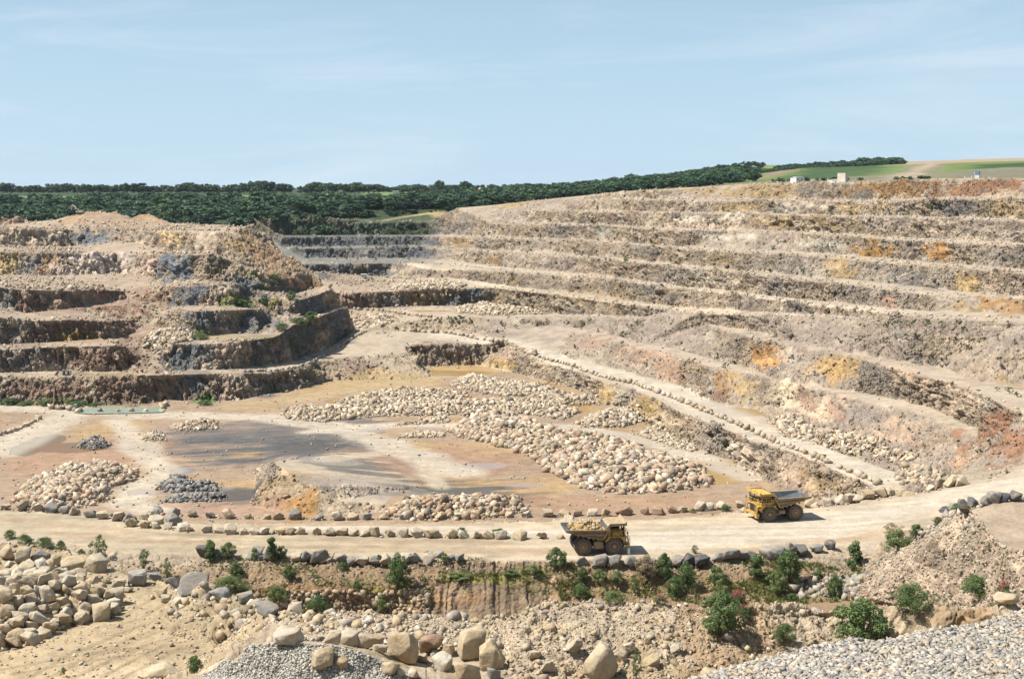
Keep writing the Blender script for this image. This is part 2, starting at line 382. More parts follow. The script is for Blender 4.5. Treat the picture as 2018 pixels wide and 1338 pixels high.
cs = np.cumsum(np.pad(Wt, ((k // 2 + 1, k // 2), (0, 0)), mode='edge'), axis=0)
Ws = (cs[k:] - cs[:-k]) / k
GY = np.zeros((NC, NR)); GD = np.zeros((NC, NR))
uu = np.linspace(0, 1, NR)
for c in range(NC):
    C = np.cumsum(Ws[c] * 0.6 + Wt[c] * 0.4); C = (C - C[0]) / (C[-1] - C[0])
    C += np.linspace(0, 1e-6, len(C))
    GY[c] = np.interp(uu, C, YB)
    GD[c] = np.interp(GY[c], *KN[c])
GX = GY * sc[:, None]
print("grid", round(time.time() - T0, 1))

def proj(X, Y, D):                       # plan point -> photo position
    f = Y * math.cos(TH) + D * math.sin(TH)
    u = X / f
    v = (Y * math.sin(TH) - D * math.cos(TH)) / f
    return 1009 + u * FPX, 669 - v * FPX

# rubble heaps raise the ground: (outline in photo positions, level, height, edge width m)
HEAPS = []
def poly_mask(X, Y, poly):
    inside = np.zeros(X.shape, bool)
    dist = np.full(X.shape, 1e9)
    n = len(poly)
    for i in range(n):
        x1, y1 = poly[i]; x2, y2 = poly[(i + 1) % n]
        cond = ((y1 > Y) != (y2 > Y)) & (X < (x2 - x1) * (Y - y1) / (y2 - y1 + 1e-12) + x1)
        inside ^= cond
        dx, dy = x2 - x1, y2 - y1
        t = np.clip(((X - x1) * dx + (Y - y1) * dy) / (dx * dx + dy * dy + 1e-9), 0, 1)
        dist = np.minimum(dist, np.hypot(X - x1 - t * dx, Y - y1 - t * dy))
    return inside, dist
def surf(px, py):                        # visible ground at a photo position (nearest along the sight line)
    s = ss(px, py); t0 = tt(py)
    c = int(np.clip(np.searchsorted(sc, s), 1, NC - 1))
    if abs(sc[c - 1] - s) < abs(sc[c] - s):
        c -= 1
    tc_ = GD[c] / GY[c]
    k_ = np.where((tc_ <= t0) & (GY[c] > 20))[0]
    j = k_[0] if len(k_) else NR - 1
    if j > 0:
        t1, t2 = tc_[j - 1], tc_[j]
        f = 0 if t1 == t2 else np.clip((t1 - t0) / (t1 - t2), 0, 1)
        Y = GY[c, j - 1] + f * (GY[c, j] - GY[c, j - 1]); D = GD[c, j - 1] + f * (GD[c, j] - GD[c, j - 1])
    else:
        Y, D = GY[c, j], GD[c, j]
    return (s * Y, Y, D)
def ground(X, Y, arr=None):              # depth of the (finished) ground below a plan point, vectorised
    arr = GF if arr is None else arr
    X = np.atleast_1d(X).astype(float); Y = np.atleast_1d(Y).astype(float)
    s = X / Y
    c = np.clip(np.searchsorted(sc, s) - 1, 0, NC - 2)
    fs = np.clip((s - sc[c]) / (sc[c + 1] - sc[c]), 0, 1)
    r = np.zeros(len(X))
    for q in (0, 1):
        cc = c + q
        for u_ in np.unique(cc):
            m = cc == u_
            r[m] += np.interp(Y[m], GY[u_], arr[u_]) * (fs[m] if q else 1 - fs[m])
    return r

def heap(h, edge, *pp, lump=0.5):
    base = [surf(*p) for p in pp]
    HEAPS.append((h, edge, [(b[0], b[1]) for b in base], lump))
# pit-floor rubble
heap(3.6, 9, (887, 848), (940, 822), (1000, 818), (1060, 838), (1130, 858), (1210, 868), (1290, 895), (1385, 925), (1395, 955), (1330, 968), (1230, 975), (1150, 962), (1075, 925), (1040, 895), (960, 872), (905, 862))
heap(2.2, 6, (550, 820), (580, 802), (640, 808), (700, 790), (800, 790), (905, 793), (1010, 790), (1100, 797), (1140, 812), (1110, 828), (1030, 815), (960, 822), (880, 818), (760, 820), (640, 832), (580, 828))
heap(2.0, 5, (660, 792), (720, 778), (790, 768), (850, 770), (920, 778), (910, 785), (800, 786), (720, 790))
heap(1.6, 5, (780, 838), (830, 830), (880, 822), (885, 832), (830, 836))
heap(2.0, 5, (885, 758), (930, 738), (970, 750), (1060, 758), (1100, 770), (1090, 780), (1000, 782), (905, 768))
heap(2.4, 5, (1030, 790), (1080, 770), (1180, 782), (1170, 796), (1110, 800))
heap(2.6, 5, (1140, 835), (1180, 815), (1240, 805), (1270, 825), (1225, 842), (1160, 843))
heap(1.2, 4, (1255, 855), (1290, 840), (1345, 865), (1380, 885), (1360, 890), (1300, 870))
heap(1.0, 4, (785, 862), (830, 850), (880, 855), (870, 862))
heap(3.2, 7, (30, 985), (60, 950), (120, 925), (200, 918), (270, 928), (265, 945), (215, 962), (215, 985), (150, 1002), (80, 1008), (35, 1004))
heap(3.4, 6, (755, 1018), (775, 1000), (830, 985), (900, 988), (960, 990), (1020, 985), (1035, 1010), (940, 1022), (820, 1025))
heap(1.6, 3, (315, 965), (335, 942), (360, 940), (372, 955), (425, 955), (430, 968), (340, 970))
heap(1.2, 3, (322, 985), (380, 975), (440, 978), (430, 988), (330, 990))
heap(1.6, 3, (150, 880), (170, 865), (205, 868), (215, 880), (185, 886))
heap(1.8, 3, (280, 866), (300, 852), (320, 855), (322, 867), (295, 870))
heap(2.0, 4, (335, 843), (385, 830), (425, 832), (430, 845), (370, 850))
heap(2.8, 5, (1520, 826), (1560, 815), (1600, 845), (1660, 850), (1740, 865), (1750, 885), (1690, 892), (1620, 875), (1550, 860), (1530, 840))
heap(1.6, 3, (1715, 895), (1760, 885), (1810, 895), (1800, 905), (1740, 902))
heap(2.2, 3, (1770, 935), (1800, 920), (1850, 928), (1855, 945), (1800, 955), (1775, 948))
# L1 / L2 rubble and the mound's scree
heap(3.0, 6, (700, 635), (705, 620), (760, 622), (775, 635), (755, 645), (705, 645))
heap(2.4, 8, (770, 572), (800, 558), (860, 552), (920, 562), (900, 570), (840, 574))
heap(2.6, 6, (900, 608), (960, 600), (1050, 612), (1075, 620), (960, 622), (905, 618))
heap(3.4, 6, (280, 672), (310, 655), (350, 630), (375, 650), (385, 670), (340, 678))
# foreground heaps
heap(2.6, 4.5, (-120, 1270), (-60, 1190), (0, 1165), (60, 1140), (140, 1150), (200, 1170), (235, 1195), (220, 1215), (160, 1225), (110, 1245), (60, 1270), (0, 1280))
heap(1.6, 3, (328, 1205), (350, 1178), (420, 1170), (500, 1200), (560, 1222), (480, 1250), (420, 1262), (370, 1258), (330, 1235))
GZ = HC - GD
nx0, ny0, nz0 = None, None, None
def _pre():
    global nz0
    Xc, Xr = np.gradient(GX, axis=0), np.gradient(GX, axis=1); Yc, Yr = np.gradient(GY, axis=0), np.gradient(GY, axis=1); Zc, Zr = np.gradient(HC - GD, axis=0), np.gradient(HC - GD, axis=1)
    a = Yc * Zr - Zc * Yr; b = Zc * Xr - Xc * Zr; c_ = Xc * Yr - Yc * Xr
    nz0 = np.abs(c_) / (np.sqrt(a * a + b * b + c_ * c_) + 1e-12)
_pre()
for h, e, poly, lump in HEAPS:
    P = np.array(poly)
    m = (GX > P[:, 0].min() - 3) & (GX < P[:, 0].max() + 3) & (GY > P[:, 1].min() - 3) & (GY < P[:, 1].max() + 3)
    if not m.any():
        continue
    X, Y = GX[m], GY[m]
    ins, d = poly_mask(X, Y, poly)
    f = np.where(ins, np.clip(d / e, 0, 1), 0)
    f = f ** 0.75
    sz = e * 1.1
    f = f * (1 - lump * 0.5 + lump * 0.6 * vnoise(X / sz, Y / sz, X * 0 + 3, 5) + 0.25 * vnoise(X / sz * 2.7, Y / sz * 2.7, X * 0 + 3, 6))
    GD[m] -= h * f * (.72 if Y.mean() > 200 else 1)

# ---------------------------------------------------------------- slope, relief
def grad(A):
    return np.gradient(A, axis=0), np.gradient(A, axis=1)
def normals(X, Y, Z):
    Xc, Xr = grad(X); Yc, Yr = grad(Y); Zc, Zr = grad(Z)
    nx = Yc * Zr - Zc * Yr; ny = Zc * Xr - Xc * Zr; nz = Xc * Yr - Yc * Xr
    l = np.sqrt(nx * nx + ny * ny + nz * nz) + 1e-12
    s = np.sign(nz); s[s == 0] = 1
    return nx / l * s, ny / l * s, nz / l * s
GZ = HC - GD
nx, ny, nz = normals(GX, GY, GZ)
def blur(A, n=2, it=2):
    for _ in range(it):
        P = np.pad(A, ((n, n), (0, 0)), mode='edge'); c = np.cumsum(np.pad(P, ((1, 0), (0, 0))), axis=0)
        A = (c[2 * n + 1:] - c[:-2 * n - 1]) / (2 * n + 1)
        P = np.pad(A, ((0, 0), (n, n)), mode='edge'); c = np.cumsum(np.pad(P, ((0, 0), (1, 0))), axis=1)
        A = (c[:, 2 * n + 1:] - c[:, :-2 * n - 1]) / (2 * n + 1)
    return A
steep = sstep(0.90, 0.72, nz0)            # 1 on faces
scree = sstep(0.985, 0.94, nz)
steep = blur(steep, 1, 1); scree = blur(scree, 2, 1)
bx, by, bz = blur(nx, 3), blur(ny, 3), blur(nz, 3)
bl = np.sqrt(bx * bx + by * by + bz * bz); bx /= bl; by /= bl; bz /= bl
far = sstep(900, 1000, GY)
PXV, PYV = proj(GX, GY, GD)
# zone weights
right = sstep(-5, 25, GX - np.interp(GY, [0, 300, 560, 640, 900, 1200], [400, 60, -5, -25, -90, -120]))
near = sstep(250, 212, GY)
lw = (GY / FR)                            # metres per rendered pixel
def vis_oct(lam):                         # octaves finer than the picture can show fade out
    return np.clip(lam / lw / 1.5 - 0.6, 0, 1)
disp = np.zeros_like(GX, dtype=np.float32)
tone = np.zeros_like(disp)
sel = (GY < 1000) & (GY > 18)
X, Y, Z = GX[sel], GY[sel], GZ[sel]
st, sr, fw = steep[sel], scree[sel], lw[sel]
nr = near[sel]
d = np.zeros(X.shape, np.float32)
# vertical flutes and broken blocks on the faces
q = vnoise(X / 9, Y / 9, Z / 22, 11) + 0.6 * vnoise(X / 4.2, Y / 4.2, Z / 11, 12)
d += 1.5 * st * (1 - 0.8 * nr) * q
ax, ay, az = X * 0.93 + Y * 0.36 + Z * 0.25, Y * 0.93 - X * 0.36, np.where(right[sel] > .5, Z * 1.7 + .30 * X, Z * .62)
for lam, amp, kk in ((4.5, 1.35, 21), (2.0, 1.15, 22), (0.95, 0.62, 23)):
    vo_ = np.clip(lam / fw / 1.6 - 0.5, 0, 1)
    a1, a2, cid = worley(ax / lam, ay / lam, az / (lam * 1.25), kk)
    blk = (cid - 0.5) * 1.3 - np.clip(0.28 - (a2 - a1), 0, 1) * 1.6
    d += (amp * vo_ * blk * (st * (1 - 0.85 * nr) * (0.35 + 0.95 * sstep(-0.5, 0.35, vnoise(X / 17, Y / 17, Z / 9, kk + 5))) + np.where((PXV[sel] > 1000) & (PYV[sel] > 680) & (Y > 290), .55, .26) * sr * (1 - st) + 0.03)).astype(np.float32)
    if kk == 21:
        tone_s = (cid - 0.5)
    else:
        tone_s = tone_s + (cid - 0.5) * 0.8 * vo_
for lam, amp, kk in ((30, 0.55, 31), (12, 0.32, 32), (5, 0.2, 33), (2.2, 0.14, 34), (1.0, 0.09, 35), (0.45, 0.05, 36), (0.2, 0.028, 37)):
    vo_ = np.clip(lam / fw / 1.6 - 0.5, 0, 1)
    d += (amp * vo_ * vnoise(X / lam, Y / lam, Z / lam, kk) * (0.30 + 0.7 * sr + st)).astype(np.float32)
# pebbles and clods close to the camera
for lam, amp, kk in ((0.9, 0.20, 41), (0.42, 0.12, 42), (0.2, 0.06, 43)):
    vo_ = np.clip(lam / fw / 1.6 - 0.5, 0, 1)
    a1, a2, cid = worley(X / lam, Y / lam, Z / lam, kk)
    d += (amp * vo_ * nr * (0.55 - a1) * (cid > 0.35) * (0.35 + sr)).astype(np.float32)
d *= np.where(Y < 56, .25, 1.0)
px_, py_ = PXV[sel], PYV[sel]
d *= np.where((Y < 86) & (px_ > 370) & (px_ < 840) & (py_ > 1255), .22, 1.0)
d *= np.where((px_ > 470) & (px_ < 690) & (py_ > 890) & (py_ < 1022), .5, 1.0)
# rills washed into the earthen face under the road
rl = sstep(835, 880, px_) * sstep(1130, 1080, px_) * (Y > 205) * (Y < 224)
xw = X + 1.2 * vnoise(X / 3, Z / 3, X * 0, 91)
rn = vnoise(xw / 1.3, Z / 9, X * 0, 92) + .5 * vnoise(xw / .5, Z / 5, X * 0, 93)
d = d * (1 - .75 * rl) + rl * (0.6 * np.abs(rn) - .3)
disp[sel] = d
tone[sel] = tone_s
# keep the haul roads and wet floor smooth
road_y = np.interp(PXV, [0, 130, 250, 400, 540, 830, 1000, 1400, 1600, 1740, 1870, 2018], [1040, 1068, 1088, 1092, 1098, 1104, 1106, 1100, 1085, 1066, 1008, 985])
flat = sstep(0.985, 0.996, nz)
on_road = flat * (GY > 215) * (GY < 275) * (GD < 61)
on_road = blur(on_road, 2, 1)
floor_ = flat * (GD > 70.5) * (GY > 260)
disp *= 1 - 0.8 * sstep(0.975, 0.993, nz0) * (GY > 255)
disp *= (1 - 0.9 * on_road) * (1 - 0.62 * floor_)
GXf = GX + bx * disp; GYf = GY + by * disp; GZf = GZ + bz * disp
GF = HC - GZf
print("relief", round(time.time() - T0, 1))
def mesh_obj(name, V, F, mat=None, smooth=False, cols=None, link=True, parent=None):
    """V (n,3), F (m,3|4) arrays -> one mesh object"""
    V = np.asarray(V, np.float32); F = np.asarray(F, np.int32)
    me = bpy.data.meshes.new(name)
    k = F.shape[1]
    me.vertices.add(len(V)); me.vertices.foreach_set('co', V.ravel())
    me.loops.add(F.size); me.loops.foreach_set('vertex_index', F.ravel())
    me.polygons.add(len(F)); me.polygons.foreach_set('loop_start', np.arange(0, F.size, k, dtype=np.int32))
    me.polygons.foreach_set('loop_total', np.full(len(F), k, np.int32))
    if smooth:
        me.polygons.foreach_set('use_smooth', np.ones(len(F), bool))
    if cols is not None:
        for nm, A in cols.items():
            A = np.asarray(A, np.float32)
            at = me.attributes.new(nm, 'FLOAT_COLOR' if A.ndim == 2 else 'FLOAT', 'POINT')
            if A.ndim == 2:
                if A.shape[1] == 3:
                    A = np.concatenate([A, np.ones((len(A), 1), np.float32)], 1)
                at.data.foreach_set('color', A.ravel())
            else:
                at.data.foreach_set('value', A)
    me.update(calc_edges=True)
    if mat:
        me.materials.append(mat)
    o = bpy.data.objects.new(name, me)
    if link:
        S.collection.objects.link(o)
    if parent:
        o.parent = parent
    return o
def srgb(r, g, b):
    f = lambda c: (c / 255 / 12.92) if c / 255 <= 0.04045 else ((c / 255 + 0.055) / 1.055) ** 2.4
    return np.array([f(r), f(g), f(b)])
# ---------------------------------------------------------------- colour of the ground (what the rock, soil and mud are)
def C3(*c):
    return np.array(c, np.float32)
ROAD = C3(.63, .55, .45); TAN = C3(.43, .33, .235); PINK = C3(.42, .305, .225); DARK = C3(.055, .053, .052); OCHW = C3(.50, .35, .18)
FTAN = C3(.46, .37, .275); FOCH = C3(.52, .38, .21); FORG = C3(.48, .29, .14); FWHT = C3(.62, .54, .44); FPNK = C3(.47, .36, .29)
FRED = C3(.25, .165, .125); FBLU = C3(.145, .155, .165); FGRY = C3(.30, .275, .25); SCRE = C3(.41, .34, .28); SOIL = C3(.36, .26, .17)
GRAV = C3(.46, .43, .39); WOOD = C3(.02, .034, .014); FIEL = C3(.13, .18, .065); GRAS = C3(.10, .15, .045); STRAW = C3(.46, .36, .20); LBLU = C3(.17, .18, .19)
base = np.zeros((NC, NR, 3), np.float32)
Xn, Yn, Zn = GXf, GYf, GZf
def vn(l, k, lz=None, m=1.0):
    out_ = np.zeros(GX.shape, np.float32)
    s_ = GY < 2500
    out_[s_] = vnoise(Xn[s_] / l, Yn[s_] / l, Zn[s_] / (lz or l), k)
    return out_
na, nb, nc_, nd = vn(60, 51, 14), vn(24, 52, 9), vn(9, 53, 5), vn(3.2, 54, 2.4)
def mixc(col, w):
    global base
    w = np.clip(w, 0, 1)[..., None].astype(np.float32)
    base = base * (1 - w) + np.asarray(col, np.float32) * w
mixc(ROAD * 0.55 + TAN * 0.45, np.ones_like(GX))
floor_w = flat * (GD > 71) * (GY > 255) * (GY < 620)
mixc(TAN * .55 + PINK * .45, floor_w)
mixc(PINK, floor_w * sstep(-0.1, 0.5, na + 0.3 * nc_) * 0.9)
mixc(OCHW, floor_w * sstep(0.15, 0.6, nb + 0.3 * nc_ + 0.25 * sstep(0, 120, GX)) * 0.55)
# faces
fb = np.clip(right, 0, 1)
mixc(FTAN, scree)
mixc(FTAN * .8 + FPNK * .2, steep)
mixc(SCRE, scree * (1 - steep) * fb)
mixc(FGRY * .5 + FTAN * .5, steep * sstep(0.0, 0.6, na * .5 + nb * .7))
mixc(FOCH, steep * fb * sstep(0.25, 0.7, nb * .6 + nc_ * .5 + na * .3) * 0.55)
mixc(FWHT, steep * fb * sstep(0.3, 0.7, vn(14, 55, 7) + .3 * nd) * 0.6)
mixc(FGRY, steep * fb * sstep(0.2, 0.6, vn(20, 56, 8) + .3 * nd) * 0.55)
# foreground
fg = sstep(226.5, 222, GY) * (GY < 235)
mixc(SOIL, fg * (GY > 135))
mixc(SOIL * .5 + FTAN * .7, sstep(130, 122, GY) * scree)
mixc(C3(.53, .425, .29), sstep(150, 140, GY) * (GD > 34.5))
rockyfg = sstep(128, 118, GY) * (GD < 33)
mixc(FTAN * .85 + ROAD * .25, rockyfg)
mixc(FWHT * C3(1, .94, .82), rockyfg * sstep(0.1, 0.6, vn(3.2, 57) + .4 * vn(1.2, 58)) * 0.7)
mixc(FOCH * .9, rockyfg * sstep(0.2, 0.7, vn(4.5, 59) + .4 * vn(1.0, 60)) * 0.5)
mixc(GRAV, sstep(52, 49, GY))
PATCH = []
SMO = np.zeros_like(GX, dtype=np.float32)
def pf(px, py, rx, ry, col, w=1.0, k=0.75, deep=None):      # patch of another rock on a face
    P = surf(px, py)
    Rx = rx * P[1] / FPX; Rz = ry * P[1] / FPX * 1.05
    Ry = deep or max(Rx * 1.6, 14)
    Z0 = HC - P[2]
    m = (np.abs(GX - P[0]) < Rx * 1.8) & (np.abs(GZ - Z0) < Rz * 1.8) & (np.abs(GY - P[1]) < Ry * 1.8)
    if not m.any():
        return
    r = np.sqrt(((GX[m] - P[0]) / Rx) ** 2 + ((GZ[m] - Z0) / Rz) ** 2 + ((GY[m] - P[1]) / Ry) ** 2)
    stk = vnoise((GX[m] + .5 * GZ[m]) / 2.2, GY[m] / 4, (GZ[m] - .4 * GX[m]) / 7, 171)
    r = r + max(k, .55) * (0.6 * nc_[m] + 0.5 * nd[m] + .75 * stk)
    ww = (sstep(1.2, 0.55, r) * (1 - .35 * sstep(0, .6, nd[m])))[:, None] * w
    base[m] = base[m] * (1 - ww) + col * ww
    SMO[m] = np.maximum(SMO[m], ww[:, 0] * (.85 if np.mean(col) > .46 else (.5 if np.mean(col) > .27 else .1)))
def pg(px, py, rx, ry, col, w=1.0, k=0.5, streak=0.0):      # patch on level ground
    P = surf(px, py); t = P[2] / P[1]
    P2 = surf(px, py + ry); Ry = max(abs(P[1] - P2[1]), 1.0)
    Rx = rx * P[1] / FPX
    m = (np.abs(GX - P[0]) < Rx * 1.9) & (np.abs(GY - P[1]) < Ry * 1.9) & (np.abs(GD - P[2]) < 3.5)
    if not m.any():
        return
    r = np.sqrt(((GX[m] - P[0]) / Rx) ** 2 + ((GY[m] - P[1]) / Ry) ** 2)
    n_ = 0.6 * nb[m] + 0.5 * nc_[m] + 0.3 * nd[m]
    if streak:
        X_, Y_ = GX[m], GY[m]
        n_ = n_ + streak * vnoise((X_ + .35 * Y_) / 22, (Y_ - .35 * X_) / 2.6, X_ * 0, 71) + streak * .6 * vnoise((X_ + .2 * Y_) / 9, (Y_ - .2 * X_) / 1.2, X_ * 0, 72)
    ww = sstep(1.15, 0.75, r + k * n_)[:, None] * w
    base[m] = base[m] * (1 - ww) + col * ww
def strip(col, wdt, w, *pp, soft=0.4):                      # a worn track
    P = np.array([surf(*p)[:2] for p in pp])
    m = (GX > P[:, 0].min() - wdt * 2) & (GX < P[:, 0].max() + wdt * 2) & (GY > P[:, 1].min() - wdt * 2) & (GY < P[:, 1].max() + wdt * 2) & (scree < 0.6)
    X_, Y_ = GX[m], GY[m]; d_ = np.full(X_.shape, 1e9)
    for i in range(len(P) - 1):
        dx, dy = P[i + 1] - P[i]
        t_ = np.clip(((X_ - P[i, 0]) * dx + (Y_ - P[i, 1]) * dy) / (dx * dx + dy * dy), 0, 1)
        d_ = np.minimum(d_, np.hypot(X_ - P[i, 0] - t_ * dx, Y_ - P[i, 1] - t_ * dy))
    ww = sstep(1.1, soft, d_ / wdt + 0.35 * nc_[m] + 0.25 * nb[m])[:, None] * w
    base[m] = base[m] * (1 - ww) + col * ww
def area(col, w, pp, edge=10, k=0.5, zlim=None):            # a field outlined on the ground
    P = [surf(*p)[:2] for p in pp]
    Pa = np.array(P)
    m = (GX > Pa[:, 0].min()) & (GX < Pa[:, 0].max()) & (GY > Pa[:, 1].min()) & (GY < Pa[:, 1].max())
    ins, d_ = poly_mask(GX[m], GY[m], P)
    ww = (np.where(ins, sstep(0, 1, d_ / edge + k * nc_[m]), 0) * w)[:, None]
    base[m] = base[m] * (1 - ww) + col * ww
# left mound
LB = [(60, 470, 75, 20, FTAN * .8 + FPNK * .25, .8), (182, 470, 50, 20, FBLU * 1.25, .95), (255, 470, 36, 18, FPNK * .8, .7), (330, 468, 40, 18, FOCH * .9 + .06, .85), (405, 470, 45, 18, FTAN + .04, .8),
      (14, 518, 30, 24, FOCH, .8), (90, 518, 30, 24, FORG * .85 + .04, .9), (60, 520, 22, 22, FGRY, .6), (195, 520, 90, 24, FWHT * C3(.88, .84, .88), .85), (300, 522, 30, 24, FPNK, .6),
      (345, 527, 50, 26, FBLU * 1.2, .9), (420, 540, 30, 20, FTAN * .7, .8), (14, 590, 22, 26, FBLU * 1.4, .8), (110, 592, 80, 26, FRED * 1.1, .9), (240, 592, 90, 26, FRED * C3(1.1, .95, .9), .85),
      (370, 585, 50, 34, FBLU * .95, .95), (500, 575, 75, 24, LBLU * .8, .9), (570, 575, 40, 30, LBLU * .75, .85), (30, 652, 50, 28, FGRY * .8, .8), (160, 655, 110, 26, FRED, .9), (280, 652, 50, 24, FRED * 1.3, .8),
      (405, 640, 36, 34, FBLU * 1.1, .9), (430, 645, 16, 26, FPNK * .7, .6), (520, 632, 80, 28, LBLU * .8, .9), (620, 600, 60, 26, LBLU * .75, .9), (60, 710, 60, 26, FGRY * .65, .85), (210, 708, 110, 26, FRED * 1.05, .9), (310, 705, 40, 24, FPNK * .7, .6),
      (365, 702, 42, 30, FBLU, .95), (413, 705, 16, 24, FGRY * 1.3, .8), (435, 700, 22, 26, FPNK * .85, .8), (520, 690, 60, 34, LBLU * .7, .9), (600, 660, 60, 50, LBLU * .7, .95), (665, 640, 40, 40, LBLU * .62, .95),
      (100, 768, 110, 24, FRED * 1.15, .8), (260, 768, 90, 24, FRED * 1.1, .85), (385, 760, 36, 34, FBLU * .85, .95), (440, 762, 28, 26, FPNK * .8, .85), (520, 755, 50, 26, FGRY * .7, .9), (600, 738, 40, 26, FGRY * C3(1, .92, .78), .85)]
for a in LB:
    if a[1] < 535: a = a[:4] + (a[4] * 1.2, 1)  # upper faces: patch colours raised to stand for sunlight
    pf(*a)
for a in [(20, 744, 380, 6, FTAN * 1.05, .6)]:
    pf(*a)
pf(230, 432, 110, 16, FTAN * C3(1, .82, .66), .8); pf(190, 420, 22, 6, FORG * .8, .8); pf(15, 435, 40, 12, FRED * 1.6, .8)
pf(500, 475, 60, 40, FTAN * C3(1.0, .86, .70), .8); pf(560, 520, 60, 34, FTAN * C3(1.0, .84, .72), .8); pf(600, 555, 40, 20, FTAN * C3(1, .8, .68), .8)
# far benches
for y_, h_ in ((452, 17), (477, 16), (499, 15), (531, 17)):
    for x_ in (620, 700, 790):
        if y_ > 520 and x_ > 720: continue
        pf(x_, y_, 90, h_, LBLU * .62, .97, .25, deep=90)
pf(700, 499, 60, 14, FGRY, .6, deep=60)
pf(650, 530, 30, 14, FGRY * 1.2, .5); pf(717, 525, 12, 14, FOCH * .7, .6)
for a in [(700, 590, 50, 16, FRED * 1.5, .8), (775, 590, 45, 16, FGRY * .8, .8), (830, 586, 40, 16, FOCH * .8, .85), (880, 586, 30, 16, FOCH * .75, .7), (925, 586, 55, 18, LBLU * .9, .9),
          (700, 722, 60, 18, FPNK * .85, .7), (880, 698, 80, 22, FTAN * .8, .7), (900, 700, 30, 20, FPNK * .8, .8), (990, 700, 40, 20, FPNK, .5), (820, 684, 25, 6, FRED, .8)]:
    pf(*a)
